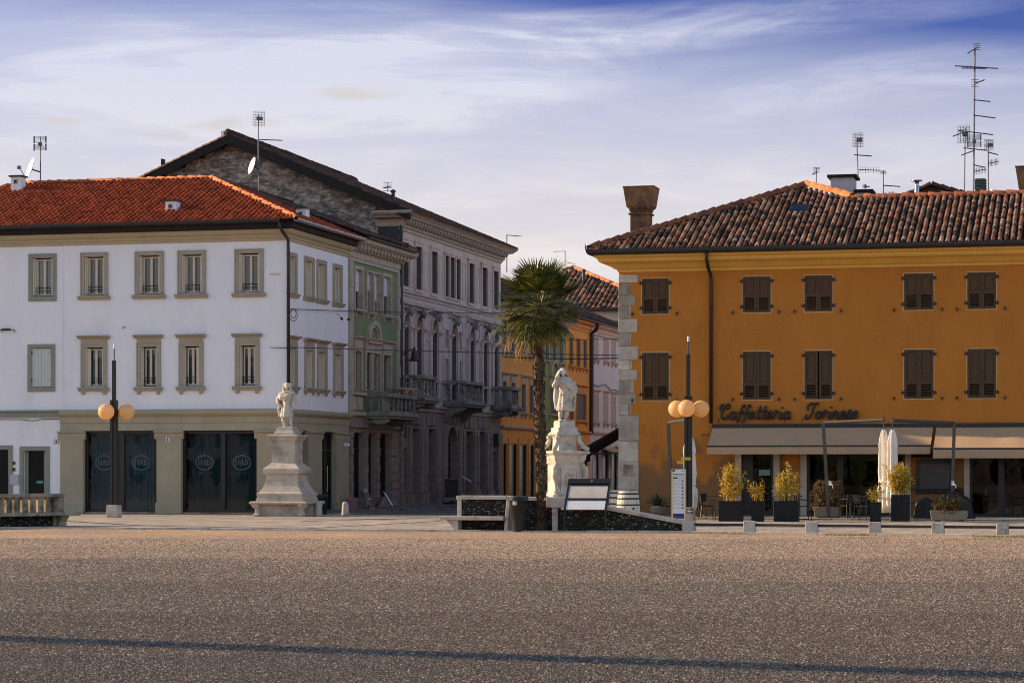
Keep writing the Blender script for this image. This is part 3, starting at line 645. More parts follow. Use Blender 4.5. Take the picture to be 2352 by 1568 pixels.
# ground floor cladding
pil = [(fx(141), fx(193)), (fx(362), fx(418)), (fx(592), -.02)]
mb = MB(); X0 = pil[0][0]
mb.sweep([(X0, 0), (0, 0), (0, 7.0)], [(0, 3.02), (.10, 3.02), (.10, 3.30), (.13, 3.31), (.13, 3.52), (.17, 3.55), (.24, 3.62), (.26, 3.68), (.26, 3.74), (.20, 3.77), (0, 3.80)])
mb.build('ledge', SHOPSTONE, wb)
mb = MB(F0); mb.box(-17.4, X0 - .02, 0, .05, 3.52, 3.73); mb.prism_x([(0, 3.731), (.12, 3.731), (.10, 3.78), (0, 3.80)], -17.4, X0 - .02); mb.build('band', GREENGREY, wb)
sp = [(sy(702), sy(734)), (sy(767), 7.0), (.02, sy(684))]
for fr, L in ((F0, pil), (S0, sp)):
    for a, b in L:
        mb = MB(fr); mb.box(a, b, -.3, .10, .02, 3.02)
        for j in range(1, 8): mb.box(a - .001, b + .001, .10, .104, .40 + j * .325, .40 + j * .325 + .30)
        o = mb.build('pilaster', SHOPSTONE, wb)
        mb = MB(fr); mb.prism_x([(.0, 2.72), (.115, 2.72), (.115, 2.78), (.13, 2.80), (.12, 2.92), (.18, 2.96), (.18, 3.015), (0, 3.015)], a - .09, b + .09); mb.build('capital', SHOPSTONE, o)
        mb = MB(fr); mb.prism_x([(0, .0), (.18, .0), (.17, .37), (.13, .40), (0, .40)], a - .03, b + .03); mb.build('plinth', SHOPSTONE, o)
def had_sign(par, uc, zc, d, fr):
    mb = MB(fr)
    for k, (rx, rz, w) in enumerate(((.355, .275, .022), (.32, .24, .010))):
        n = 40
        for i in range(n):
            p, q = 2 * math.pi * i / n, 2 * math.pi * (i + 1) / n
            mb.quad(*[(uc + (rx - e) * math.cos(t), d, zc + (rz - e) * math.sin(t)) for t, e in ((p, 0), (q, 0), (q, w), (p, w))])
    h = .105
    def bar(x0, z0, x1, z1, w): mb.quad((uc + x0 - w, d, zc + z0), (uc + x0 + w, d, zc + z0), (uc + x1 + w, d, zc + z1), (uc + x1 - w, d, zc + z1))
    for x in (-.225, -.115):
        bar(x, -h, x, h, .016)
        for z in (-h, h - .014): mb.quad((uc + x - .038, d, zc + z), (uc + x + .038, d, zc + z), (uc + x + .038, d, zc + z + .014), (uc + x - .038, d, zc + z + .014))
    mb.quad((uc - .225, d, zc - .008), (uc - .115, d, zc - .008), (uc - .115, d, zc + .008), (uc - .225, d, zc + .008))
    bar(-.065, -h, 0, h, .009); bar(.065, -h, 0, h, .017); mb.quad((uc - .04, d, zc - .035), (uc + .04, d, zc - .035), (uc + .04, d, zc - .022), (uc - .04, d, zc - .022))
    for x in (-.065, .065): mb.quad((uc + x - .034, d, zc - h), (uc + x + .034, d, zc - h), (uc + x + .034, d, zc - h + .013), (uc + x - .034, d, zc - h + .013))
    bar(.125, -h, .125, h, .016); n = 12
    for i in range(n):
        p, q = -math.pi / 2 + math.pi * i / n, -math.pi / 2 + math.pi * (i + 1) / n
        mb.quad(*[(uc + .135 + rr * math.cos(t), d, zc + (h if rr > .09 else h - .014) * math.sin(t)) for t, rr in ((p, .11), (q, .11), (q, .078), (p, .078))])
    for x, z in ((-.16, .33), (0, .365), (.16, .33)):
        mb.quad(*[(uc + x + (.035 if i % 2 == 0 else .015) * math.sin(math.pi * i / 5), d, zc + z + (.035 if i % 2 == 0 else .015) * math.cos(math.pi * i / 5)) for i in range(10)])
    mb.build('oval_logo', BLUEGREY, par, recalc=False)
    text_mesh('logo_text', 'HOTEL AI DOGI', .085, fr, uc, d, zc - .37, M('faint_lettering', (.05, .075, .08), .6, 0, 3, 0), par)
for a, b in shops:
    mb = MB(F0); m = a + (b - a) * (.50 if a < -6 else .53)
    rect_frame(mb, a, b, .06, 3.01, .10, -.22, -.10); mb.box(m - .09, m + .09, -.22, -.095, .16, 2.91)
    o = mb.build('shop_window', BLACKGL, wb)
    mb = MB(F0); mb.quad((a + .08, -.17, .14), (b - .08, -.17, .14), (b - .08, -.17, 2.93), (a + .08, -.17, 2.93)); mb.build('pane', GLASSD, o)
    mb = MB(F0); n = 130; vs = []
    for i in range(n + 1):
        u = a + .1 + (b - a - .2) * i / n; w = .035 * math.sin(i * .9) + .02 * math.sin(i * .37 + 1)
        vs += [(u, -.42 + w, .1), (u, -.42 + w, 2.95)]
    mb.add(vs, [(2 * i, 2 * i + 2, 2 * i + 3, 2 * i + 1) for i in range(n)]); mb.build('curtain', CURTAIN, o, smooth=True)
    for px in ((235, 320) if a < -6 else (466, 552)): had_sign(o, fx(px), 1.86, -.162, F0)
    mb = MB(F0); mb.box(a - .02, b + .02, -.3, .14, .0, .06); mb.build('step', OLDST, o)
for k, (a, b) in enumerate(((sy(684), sy(702)), (sy(734), sy(767)))):
    mb = MB(S0); rect_frame(mb, a, b, .03, 3.01, .10, -.22, -.10); m = (a + b) / 2; mb.box(m - .05, m + .05, -.22, -.096, .13, 2.91); mb.box(a + .1, b - .1, -.22, -.098, 2.3, 2.38)
    o = mb.build('shop_door', BLACKGL, wb)
    mb = MB(S0); mb.quad((a + .08, -.17, .1), (b - .08, -.17, .1), (b - .08, -.17, 2.93), (a + .08, -.17, 2.93)); mb.build('pane', DARKPANE, o)
    if k: mb = MB(S0); mb.tube([(m + .12, -.02, .75), (m + .12, -.02, 1.75)], .018, 8); mb.tube([(m + .12, -.02, .9), (m + .12, -.1, .9)], .012, 6); mb.tube([(m + .12, -.02, 1.6), (m + .12, -.1, 1.6)], .012, 6); mb.build('handle', M('brass_bar', (.55, .33, .10), .3, .05, 3, 0, metal=.8), o)
# plain door and window at the far left
mb = MB(F0); rect_frame(mb, DOOR[0] - .16, DOOR[1] + .16, .0, 2.46, .16, -.02, .04, False); mb.box(DOOR[0] + .02, DOOR[0] + .12, -.2, -.1, .05, 2.28); mb.box(DOOR[1] - .12, DOOR[1] - .02, -.2, -.1, .05, 2.28)
o = mb.build('door', GREENGREY, wb)
mb = MB(F0); mb.quad((DOOR[0], -.16, .05), (DOOR[1], -.16, .05), (DOOR[1], -.16, 2.3), (DOOR[0], -.16, 2.3)); mb.build('pane', DARKPANE, o)
mb = MB(F0); mb.box(fx(80), fx(95), -.155, -.15, fz(1112), fz(1105)); mb.build('sticker', M('teal_sticker', (.10, .30, .27), .6, .1, 9, 0), o)
mb = MB(F0); rect_frame(mb, DW[0] - .16, DW[1] + .16, .0, 2.50, .16, -.02, .04, False); o = mb.build('window', GREENGREY, wb)
mb = MB(F0); mb.quad((DW[0], -.16, .6), (DW[1], -.16, .6), (DW[1], -.16, 2.35), (DW[0], -.16, 2.35)); mb.build('pane', DARKPANE, o)
mb = MB(F0)
for px, py in ((388, 1009.5), (130, 1013.5)):
    u, z = FS(px, py); r = .10
    mb.box(u - r, u + r, .0 if px < 200 else .10, .025 if px < 200 else .128, z - .09, z + .09)
o = mb.build('number_plaque', WHITEP, wb, bevel=.03)
mb = MB(F0)
for px, py in ((388, 1009.5), (130, 1013.5)):
    u, z = FS(px, py); d = .03 if px < 200 else .132
    rect_frame(mb, u - .085, u + .085, z - .075, z + .075, .012, d - .004, d); mb.box(u - .02, u + .02, d - .004, d, z - .045, z + .05); mb.box(u - .035, u + .035, d - .004, d, z - .05, z - .03)
mb.build('plaque_figure', BLACKGL, o)
mb = MB(F0); mb.box(fx(24), fx(43), 0, .06, fz(1114), fz(1090)); mb.build('meter_box', M('grey_meter_box', (.42, .42, .46), .5, .05, 3, 0), wb)
mb = MB(F0)
for y0, y1 in ((1082, 1074), (1066, 1059)): mb.box(fx(28.5), fx(35.5), 0, .03, fz(y0), fz(y1))
mb.build('bell_plate', M('dark_red_plate', (.10, .02, .02), .4, .1, 3, 0), wb)
# downpipes, cables and fittings on the wall
mb = MB(); dp = [(-.05, -.62, 10.44), (-.05, -.60, 10.25), (.02, -.30, 10.02), (.10, -.12, 9.85), (.10, -.10, 9.5), (.10, -.10, 3.85)]
mb.tube(dp, .06, 8)
for z in (4.6, 6.2, 7.9, 9.3): mb.tube([(.10, -.10, z), (.10, -.10, z + .05)], .072, 8)
mb.build('downpipe', DARKMETAL, wb, smooth=True)
mb = MB(F0); u, z = FS(20, 757); mb.tube([(u - .5, .06, z), (u + .1, .06, z), (u + .26, .06, z - .01), (u + .26, .08, z - .12)], .015, 5)
for q in range(4): mb.box(u - .25 + q * .09, u - .19 + q * .09, .02, .09, z - .03, z + .04)
mb.tube([(u - .25, .06, z), (u - .27, .07, z - .12)], .012, 4); mb.build('wall_cable', BINMAT, wb); mb = MB(F0)
mb.tube([(JX - 2.6, .06, 3.46), (JX - 1.6, .06, 3.45), (JX - 1.2, .06, 3.40), (JX - .8, .06, 3.46), (JX - .1, .06, 3.47)], .012, 4); mb.build('wall_cable', BINMAT, wb); mb = MB(F0)
u, z = FS(285, 752); mb.tube([(u - .06, .03, z - .04), (u - .02, .05, z), (u + .02, .04, z), (u + .06, .03, z + .05)], .013, 4)
mb.build('wall_cable', BINMAT, wb)
for z in (fz(628, 0, 630), fz(631.5, 0, 630)): mb = MB(F0); mb.box(fx(619), fx(644), 0, .012, z - .012, z + .012); mb.build('wall_strip', PALST, wb)
mb = MB(S0)
mb.box(6.3, 6.42, .11, .2, 2.5, 2.62); mb.sphere((6.45, .24, 2.55), .07, 8, 6); mb.build('security_camera', WHITEP, wb)

# ================================================================ green house beside it
gb = thing('row_house', 'narrow green house with stone balcony between the white building and the grey palazzo', 'house', (-4, 10.6, 0))
TG = (sy(815), sy(833)); wg = [(8.0, 8.95), (9.55, 10.35), (10.5, 11.3), (11.8, 12.8)]
gl = [(8.0, 8.8), (9.5, 11.3), (11.8, 12.8)]
ggf = [(7.75, 9.15), (9.65, 10.75), (11.2, 12.75)]
mb = MB(S0)
holed(mb, 7.22, 14.1, 3.6, 9.9, [(a, b, 7.9, 9.45) for a, b in wg] + [(a, b, 4.75, 6.25) for a, b in gl], .35)
mb.build('wall', GREENP, gb)
mb = MB(S0); holed(mb, 7.22, 14.1, 0, 3.6, [(a, b, .5 if i != 1 else .05, 3.05) for i, (a, b) in enumerate(ggf)], .35)
for a in (7.3, 9.2, 10.8, 12.85):
    for j in range(9): mb.box(a, a + (.40 if a != 12.85 else .9), 0, .05 if j % 2 else .07, .12 + j * .34, .12 + j * .34 + .31)
mb.box(7.22, 14.1, 0, .10, 3.25, 3.42); mb.build('ground_floor', PALBASE, gb)
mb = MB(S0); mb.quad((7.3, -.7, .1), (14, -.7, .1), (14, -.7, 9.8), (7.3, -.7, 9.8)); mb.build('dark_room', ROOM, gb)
mb = MB(); mb.quad((-10, 7.3, 0), (-10, 14, 0), (-10, 14, 9.9), (-10, 7.3, 9.9)); mb.quad((0, 7.21, 0), (-9, 7.21, 0), (-9, 7.21, 9.9), (0, 7.21, 9.9)); mb.build('rear_wall', GREENP, gb)
for a, b in ((7.25, 7.62), (13.6, 13.98)):
    mb = MB(S0); mb.box(a, b, 0, .08, 3.7, 9.72)
    for z in (4.6, 5.4, 7.4, 8.0, 8.7): mb.box(a + .05, b - .05, .08, .11, z, z + .45)
    mb.build('corner_pilaster', TRIMG, gb)
mb = MB(); mb.sweep([(0, 7.22), (0, 14.1), (-.8, 14.1)], [(0, 9.72), (.06, 9.72), (.06, 9.85), (.10, 9.88), (.10, 10.12), (.16, 10.16), (.16, 10.28), (.50, 10.36), (.62, 10.44), (.66, 10.60), (0, 10.60)])
o = mb.build('cornice', TRIMG, gb)
for i in range(15):
    mb = MB(S0); u = 7.5 + i * .45; mb.prism_x([(.16, 10.30), (.46, 10.36), (.44, 10.24), (.30, 10.20), (.26, 10.12), (.16, 10.10)], u, u + .2); mb.sphere((u + .1, .40, 10.22), .065, 6, 5); mb.build('bracket', TRIMG, o)
mb = MB(S0); mb.tube([(7.5, .72, 10.62), (14.2, .72, 10.62)], .07, 8); mb.build('gutter', DARKMETAL, gb)
gpl = [(.75, 7.27), (.75, 14.12), (-4.7, 14.12), (-4.7, 7.27)]
mb = MB(); tile_plane(mb, gpl, (.8, 10), (-1, 0), 10.66, .375, .24, .34, .085, .07, 4); ridge_tiles(mb, (-4.7, 14, 12.76), (-4.7, 7.3, 12.76), .11)
o = mb.build('roof', TILE_BRN, gb, smooth=True)
mb = MB(); mb.quad((.75, 7.27, 10.64), (.75, 14.12, 10.64), (-4.7, 14.12, 12.68), (-4.7, 7.27, 12.68)); mb.quad((-10, 7.27, 10.6), (-10, 14.12, 10.6), (-4.7, 14.12, 12.68), (-4.7, 7.27, 12.68)); mb.build('roof_underlay', UNDER, o)
def simple_window(bld, fr, a, b, c, e, d, mat, sill=True, hood=0, w=.13, proud=.05, pane=DARKPANE, brackets=True, blind=0, framemat=None):
    mb = MB(fr); rect_frame(mb, a - w, b + w, c - .02, e + w, w, -.01, proud, False); rect_frame(mb, a, b, c, e, .012, d, -.011)
    o = mb.build('window', mat, bld)
    if sill:
        mb = MB(fr); mb.prism_x([(0, c - .02), (.16, c - .02), (.18, c - .07), (.12, c - .14), (0, c - .14)], a - w - .06, b + w + .06)
        if brackets:
            for u in (a - w + .02, b + w - .14): mb.prism_x([(0, c - .141), (.12, c - .141), (.08, c - .30), (0, c - .34)], u, u + .10)
        mb.build('sill', mat, o)
    if hood:
        mb = MB(fr); mb.box(a - w, b + w, 0, proud + .01, e + w, e + w + hood); mb.prism_x([(0, e + w + hood), (proud + .03, e + w + hood), (.2, e + w + hood + .08), (.2, e + w + hood + .12), (0, e + w + hood + .14)], a - w - .08, b + w + .08); mb.build('hood', mat, o)
    mb = MB(fr); mb.quad((a, d, c), (b, d, c), (b, d, e), (a, d, e)); mb.build('pane', pane, o)
    if framemat:
        mb = MB(fr); rect_frame(mb, a, b, c, e, .05, d, d + .05); mb.box((a + b) / 2 - .03, (a + b) / 2 + .03, d, d + .05, c + .05, e - .05); mb.build('sash', framemat, o)
    if blind:
        mb = MB(fr); n = int(blind / .07)
        for i in range(n): mb.prism_x([(d + .06, e - i * .07), (d + .08, e - i * .07 - .02), (d + .07, e - i * .07 - .068), (d + .05, e - i * .07 - .068)], a, b)
        mb.build('roller_blind', WHITEP, o)
    return o
for i, (a, b) in enumerate(wg): simple_window(gb, S0, a, b, 7.9, 9.45, -.20, TRIMG, i != 2, blind=(.85, .75, 1.1, .8)[i], framemat=GREENGREY, w=.13 if i in (0, 3) else .07)
for i, (a, b) in enumerate(gl): simple_window(gb, S0, a, b, 4.75, 6.25, -.20, TRIMG, False, hood=.32, framemat=GREENGREY)
mb = MB(S0); a, b = 9.75, 11.05; arch_band(mb, a, b, 6.72, .2, 0, .14); arch_band(mb, a + .1, b - .1, 6.72, .1, 0, .08); mb.box(a - .2, b + .2, 0, .16, 6.62, 6.72); mb.box(9.95, 10.1, .0, .1, 4.75, 6.2)
mb.lathe((10.4, .0, 4.8), [(.07, 0), (.08, .1), (.06, .2), (.055, 1.25), (.09, 1.35), (.09, 1.42)], 10); mb.build('pediment', TRIMG, gb)
for i, (a, b) in enumerate(ggf): 
    mb = MB(S0); rect_frame(mb, a, b, .5 if i != 1 else .05, 3.05, .09, -.28, -.2); mb.box(a + .09, b - .09, -.28, -.21, 2.4, 2.47)
    o = mb.build('shop_window' if i != 1 else 'shop_door', BLACKGL, gb)
    mb = MB(S0); mb.quad((a + .05, -.25, .5 if i != 1 else .05), (b - .05, -.25, .5 if i != 1 else .05), (b - .05, -.25, 3), (a + .05, -.25, 3)); mb.build('pane', DARKPANE if i != 1 else M('grey_roller_door', (.06, .06, .065), .6, .2, 5, .2, stretch=8), o)
    if i != 1: mb = MB(S0); mb.box(a + .3, a + .62, -.245, -.24, 1.2, 1.6); mb.build('notice', M('pale_notice', (.16, .18, .17), .6, .3, 9, 0), o)
def baluster(mb, x, y, z, h, n=8):
    mb.lathe((x, y, z), [(.075, 0), (.075, .06 * h), (.05, .1 * h), (.035, .16 * h), (.075, .30 * h), (.085, .38 * h), (.045, .52 * h), (.06, .54 * h), (.06, .57 * h), (.04, .6 * h), (.08, .72 * h), (.05, .86 * h), (.04, .9 * h), (.07, .95 * h), (.07, h)], n)
def balcony(bld, a, b, z0, z1, dep, mat, n, deep_bracket=False, iron=False):
    """stone balcony from a to b along the street wall, slab at z0, hand rail top z1"""
    mb = MB(S0); mb.box(a - .15, b + .15, 0, dep + .18, z0 - .14, z0 - .05); mb.box(a - .08, b + .08, 0, dep + .1, z0 - .24, z0 - .141); mb.box(a - .1, b + .1, 0, dep + .1, z0 - .049, z0 + .05)
    o = mb.build('balcony', mat, bld, bevel=.012)
    mb = MB(S0); mb.box(a - .06, b + .06, dep - .16, dep + .06, z1 - .16, z1)
    for u in (a - .06, b - .12): mb.box(u, u + .18, .0, dep - .161, z1 - .16, z1)
    mb.build('hand_rail', mat, o, bevel=.015)
    for u in (a, b - .22): mb = MB(S0); mb.box(u, u + .22, dep - .22, dep, z0 + .05, z1 - .16); mb.build('corner_post', mat, o)
    mb = MB(S0); h = z1 - .16 - z0 - .05
    for u, y in [(a + .22 + (b - a - .44) * (i + .5) / n, dep - .1) for i in range(n)] + [(u, (dep - .25) * (i + .5) / 2 + .05) for i in range(2) for u in (a + .09, b - .11)]:
        mb = MB(S0); baluster(mb, u, y, z0 + .05, h); mb.build('baluster', mat, o, smooth=True)
    mb = MB(S0); q = .9 if deep_bracket else .5
    for u in (a + .05, b - .33):
        mb = MB(S0); mb.prism_x([(0, z0 - .241), (dep + .0, z0 - .241), (dep + .02, z0 - .36), (dep - .12, z0 - .44), (dep * .55, z0 - .46), (dep * .35, z0 - .6 * q - .1), (.22, z0 - .95 * q), (.0, z0 - 1.0 * q)], u, u + .28); mb.build('bracket', mat, o)
    return o
o = balcony(gb, 9.3, 13.2, 3.86, 4.62, .95, GREYST, 6)
mb = MB(S0)
for x in (9.6, 10.0, 10.4, 10.9, 11.5, 12.1):
    for q in range(10):
        t0, t1 = q * .62, (q + 1) * .62; mb.tube([(x + .12 * math.cos(t0) * (1 - q * .05), .9, 4.72 + .07 * math.sin(t0)), (x + .12 * math.cos(t1) * (1 - q * .05), .9, 4.72 + .07 * math.sin(t1))], .012, 4, False)
mb.box(9.3, 13.2, .88, .92, 4.80, 4.82); mb.build('iron_cresting', DARKMETAL, o)
for x in (12.0, 13.0):
    mb = MB(S0); mb.lathe((x, .85, 4.63), [(.12, 0), (.15, .02), (.24, .2), (.28, .24), (.27, .27), (.2, .26)], 12); p = mb.build('flower_bowl', TRIMG, o, smooth=True)
mb = MB(S0); mb.box(7.3, 9.2, 0, .12, 3.72, 3.86); mb.box(7.3, 9.2, 0, .12, 4.52, 4.62); mb.box(7.5, 8.1, 0, .05, 3.95, 4.45); mb.box(8.3, 8.9, 0, .05, 3.95, 4.45); mb.build('parapet_panel', TRIMG, gb)

# ================================================================ palazzo with the rough gable
pz = thing('palazzo', 'tall mauve-grey palazzo with arched windows, stone balconies and a rough bare gable', 'palazzo', (-7, 22, 0))
P0, P1 = 14.15, 31.2
TOPW = [(14.45, 15.38), (16.40, 17.35), (18.85, 19.80), (21.04, 21.72), (21.90, 22.72), (22.90, 23.62), (25.10, 26.05), (27.52, 28.46), (29.65, 30.6)]
ARC = [(14.55, 15.5), (16.46, 17.45), (18.90, 19.88), (22.05, 23.05), (25.22, 26.2), (27.68, 28.62), (29.70, 30.62)]
SMALL = [(21.12, 21.64), (23.28, 23.78)]
GFW = [(14.62, 15.30, .12, 2.5), (14.62, 15.25, 2.9, 3.38), (15.95, 17.15, .15, 3.35), (18.35, 19.6, .15, 3.35), (21.6, 23.3, .15, 3.5), (24.65, 25.95, .15, 3.35), (27.1, 28.35, .15, 3.35), (29.6, 30.45, .15, 2.45)]
mb = MB(S0)
holed(mb, P0, P1, 4.1, 11.8, [(a, b, 9.26, 11.08) for a, b in TOPW] + [(a, b, 4.62, 8.13) for a, b in ARC] + [(a, b, 7.0, 7.8) for a, b in SMALL] + [(a, b, 4.9, 6.5) for a, b in SMALL], .5)
for a, b in ARC: arch_spandrel(mb, a, b, 8.13 - (b - a) / 2, 0, .5)
mb.build('wall', PALST, pz)
mb = MB(S0); holed(mb, P0, P1, 0, 4.1, GFW, .5)
a, b = 21.6, 23.3; arch_spandrel(mb, a, b, 3.5 - .85, 0, .5)
for u0, u1 in ((14.2, 14.6), (15.4, 15.9), (17.25, 17.7), (17.85, 18.3), (19.7, 20.2), (20.8, 21.5), (23.4, 24.0), (24.15, 24.6), (26.05, 26.5), (26.65, 27.05), (28.45, 28.95), (29.1, 29.55), (30.5, 31.1)):
    for j in range(8): mb.box(u0, u1, 0, .06, .62 + j * .345, .62 + j * .345 + .315)
    mb.box(u0 - .04, u1 + .04, 0, .12, 0, .58)
for a, b, c, e in GFW[2:]:
    if e < 3: continue
    for q in range(5):
        u = a - .25 + (b - a + .5) * q / 5; mb.box(u + .015, u + (b - a + .5) / 5 - .015, 0, .05 if q != 2 else .1, e + .14, 4.0 if q != 2 else 3.95)
mb.build('ground_floor', PALBASE, pz)
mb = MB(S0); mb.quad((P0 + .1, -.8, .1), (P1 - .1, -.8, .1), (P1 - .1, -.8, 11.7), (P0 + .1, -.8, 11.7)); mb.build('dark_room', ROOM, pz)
for a, b in TOPW:
    mid = 21 < a < 23.2
    w = .14 if not mid else .07
    mb = MB(S0); rect_frame(mb, a - w, b + w, 9.26 - w, 11.08 + w, w, -.01, .07);  mb.box(a - w - .05, b + w + .05, 0, .10, 11.08 + w, 11.08 + w + .08)
    o = mb.build('window', PALST, pz); mb = MB(S0); mb.quad((a, -.42, 9.26), (b, -.42, 9.26), (b, -.42, 11.08), (a, -.42, 11.08)); mb.build('pane', DARKPANE, o)
    mb = MB(S0); mb.box(b - .30, b - .02, -.40, -.30, 9.28, 11.05); rect_frame(mb, a, b, 9.26, 11.08, .012, -.41, -.011); mb.build('inner_shutter', M('grey_brown_shutter', (.14, .12, .10), .8, .1, 3, 0), o)  # also lines the brown-grey reveal, darkened in colour for the shade inside it
for i, (a, b) in enumerate(ARC):
    zs = 8.13 - (b - a) / 2
    mb = MB(S0); arch_band(mb, a, b, zs, .12, 0, .08)
    for u0, u1 in ((a - .32, a - .02), (b + .02, b + .32)):
        mb.box(u0, u1, 0, .09, 4.65, 7.42); mb.prism_x([(0, 7.421), (.10, 7.421), (.12, 7.48), (.2, 7.54), (.2, 7.60), (0, 7.62)], u0 - .06, u1 + .06)
    mb.prism_x([(0, 8.36), (.08, 8.36), (.12, 8.44), (.26, 8.5), (.26, 8.56), (0, 8.58)], a - .42, b + .42)
    o = mb.build('arched_window', PALST, pz)
    mb = MB(S0); c = (a + b) / 2; mb.prism_x([(.0, 8.05), (.14, 8.05), (.24, 8.36), (0, 8.36)], c - .12, c + .12); mb.sphere((c, .22, 8.24), (.16, .15, .17), 10, 8); mb.sphere((c, .34, 8.20), (.05, .06, .05), 6, 5); mb.sphere((c - .07, .28, 8.38), (.06, .06, .06), 6, 5); mb.sphere((c + .07, .28, 8.38), (.06, .06, .06), 6, 5); mb.sphere((c, .26, 8.10), (.09, .08, .09), 8, 6)
    mb.build('carved_head', GREYST, o, smooth=True)
    mb = MB(S0); pts = [(u, -.42, z) for u, z in arch_pts(c, (b - a) / 2, zs)] + [(a, -.42, 4.62), (b, -.42, 4.62)]; mb.quad(*pts); mb.build('pane', DARKPANE, o)
    mb = MB(S0); mb.box(b - .3, b - .02, -.4, -.32, 4.65, 7.6); mb.box(c - .03, c + .03, -.41, -.36, 4.65, 7.4); mb.box(a, b, -.41, -.36, 7.4, 7.46); mb.box(b - .012, b, -.41, -.011, 4.65, 7.6); mb.build('sash', M('grey_brown_shutter', (.14, .12, .10)), o)
for a, b in SMALL:
    for c, e in ((7.0, 7.8), (4.9, 6.5)): simple_window(pz, S0, a, b, c, e, -.4, PALST, False, w=.08)
gaps = [(15.72, 16.12), (17.75, 18.45), (20.15, 20.7), (24.1, 24.7), (26.5, 27.15), (28.85, 29.3)]
for a, b in gaps:
    for q0, q1 in ((9.32, 11.0), (4.95, 7.2), (7.68, 8.3)): mb = MB(S0); rect_frame(mb, a, b, q0, q1, .05, 0, .03); mb.build('wall_panel', PALST, pz)
mb = MB(); mb.sweep([(0, P0), (0, P1)], [(0, 8.86), (.05, 8.86), (.07, 8.95), (.16, 9.0), (.16, 9.06), (0, 9.08)])
mb.sweep([(0, P0), (0, P1)], [(0, 8.62), (.04, 8.62), (.06, 8.68), (0, 8.70)]); mb.build('string_course', PALST, pz)
mb = MB(); mb.sweep([(0, P0), (0, P1)], [(0, 4.08), (.06, 4.08), (.09, 4.2), (.18, 4.26), (.18, 4.34), (0, 4.36)]); mb.sweep([(0, P0), (0, P1)], [(0, 5.38), (.08, 5.38), (.1, 5.46), (0, 5.5)])
mb.build('sill_course', TRIMG, pz)
mb = MB(); CP = [(-1.0, P0), (0, P0), (0, P1), (-1.0, P1)]
mb.sweep(CP, [(0, 11.55), (.06, 11.55), (.08, 11.66), (.16, 11.70), (.18, 11.78), (.18, 12.0), (.50, 12.03), (.55, 12.10), (.62, 12.14), (.70, 12.22), (.72, 12.30), (0, 12.34)])
o = mb.build('cornice', TRIMG, pz)
for i in range(38): mb = MB(S0); u = P0 + .02 + i * .447; mb.prism_x([(.18, 11.99), (.46, 12.01), (.46, 11.90), (.38, 11.80), (.18, 11.79)], u, u + .21); mb.build('dentil', M('pale_dentil_stone', (.36, .30, .25), .9, .1, 3, .1), o)
for a, b, n, dp_ in ((14.2, 16.3, 3, .85), (20.9, 24.2, 7, .95), (29.3, 31.1, 3, .85)): balcony(pz, a, b, 4.6, 5.52, .95, GREYST, n, 20 < a < 22)
for a, b, c, e in GFW:
    mb = MB(S0); rect_frame(mb, a, b, c, min(e, 3.35), .07, -.42, -.36); mb.box((a + b) / 2 - .03, (a + b) / 2 + .03, -.42, -.37, c, min(e, 3.3)); o = mb.build('shop_window' if e > 3 and c < 1 else 'window', BLACKGL, pz)
    mb = MB(S0); mb.quad((a, -.4, c), (b, -.4, c), (b, -.4, e), (a, -.4, e)); mb.build('pane', DARKPANE, o)
mb = MB(S0); mb.box(24.9, 25.2, -.39, -.385, 1.0, 1.5); mb.box(27.4, 28.0, -.39, -.385, .9, 1.3); mb.box(16.3, 16.9, -.39, -.385, .9, 1.7); mb.build('window_poster', M('grey_notice', (.14, .14, .14), .6, .4, 12, 0), pz)
mb = MB(S0); mb.box(27.2, 27.9, -.39, -.384, 2.25, 2.42); mb.box(24.7, 25.3, -.39, -.384, 2.2, 2.5); mb.build('red_shop_sign', REDSIGN, pz)
mb = MB(S0); mb.box(29.6, 30.4, -.1, .3, 2.75, 3.3); mb.build('air_unit', BINMAT, pz)
GR, GZ, GE = -7.35, 15.55, 12.42
mb = MB(); mb.add([(-14.7, P0, 0), (0, P0, 0), (0, P0, GE), (GR, P0, GZ - .12), (-14.7, P0, GE)], [(0, 1, 2, 3, 4)]); mb.build('gable_wall', GABLE, pz)
mb = MB(); mb.quad((-14.7, P0, 0), (-14.7, P1, 0), (-14.7, P1, GE), (-14.7, P0, GE)); mb.add([(-14.7, P1, 0), (0, P1, 0), (0, P1, GE), (GR, P1, GZ - .12), (-14.7, P1, GE)], [(0, 1, 2, 3, 4)]); mb.build('rear_wall', PALST, pz)
mb = MB(); V0 = P0 - .65; ks = (GZ - GE) / 7.35
for sgn in (1, -1):
    xe = GR + sgn * 8.0; ze = GZ - ks * 8.0
    mb.add([(GR, V0, GZ + .14), (xe, V0, ze + .14), (xe, V0, ze - .26), (GR, V0, GZ - .26), (GR, V0 + .06, GZ + .14), (xe, V0 + .06, ze + .14), (xe, V0 + .06, ze - .26), (GR, V0 + .06, GZ - .26)],
           [(0, 1, 2, 3), (4, 5, 6, 7), (0, 1, 5, 4), (1, 2, 6, 5), (2, 3, 7, 6)])
    mb.quad((GR, V0, GZ - .05), (xe, V0, ze - .05), (xe, P0, ze - .05), (GR, P0, GZ - .05))
    for q in range(9):
        xx = GR + sgn * (q + .5) * .88; zz = GZ - ks * (q + .5) * .88; mb.box(xx - .06, xx + .06, V0 + .06, P0, zz - .22, zz - .06)
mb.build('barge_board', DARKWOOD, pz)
mb = MB(); tile_plane(mb, [(.75, V0), (.75, P1 + .2), (GR, P1 + .2), (GR, V0)], (.78, 20), (-1, 0), GZ - ks * 8.1 + .1, ks, .26, .36, .09, .08, 5)
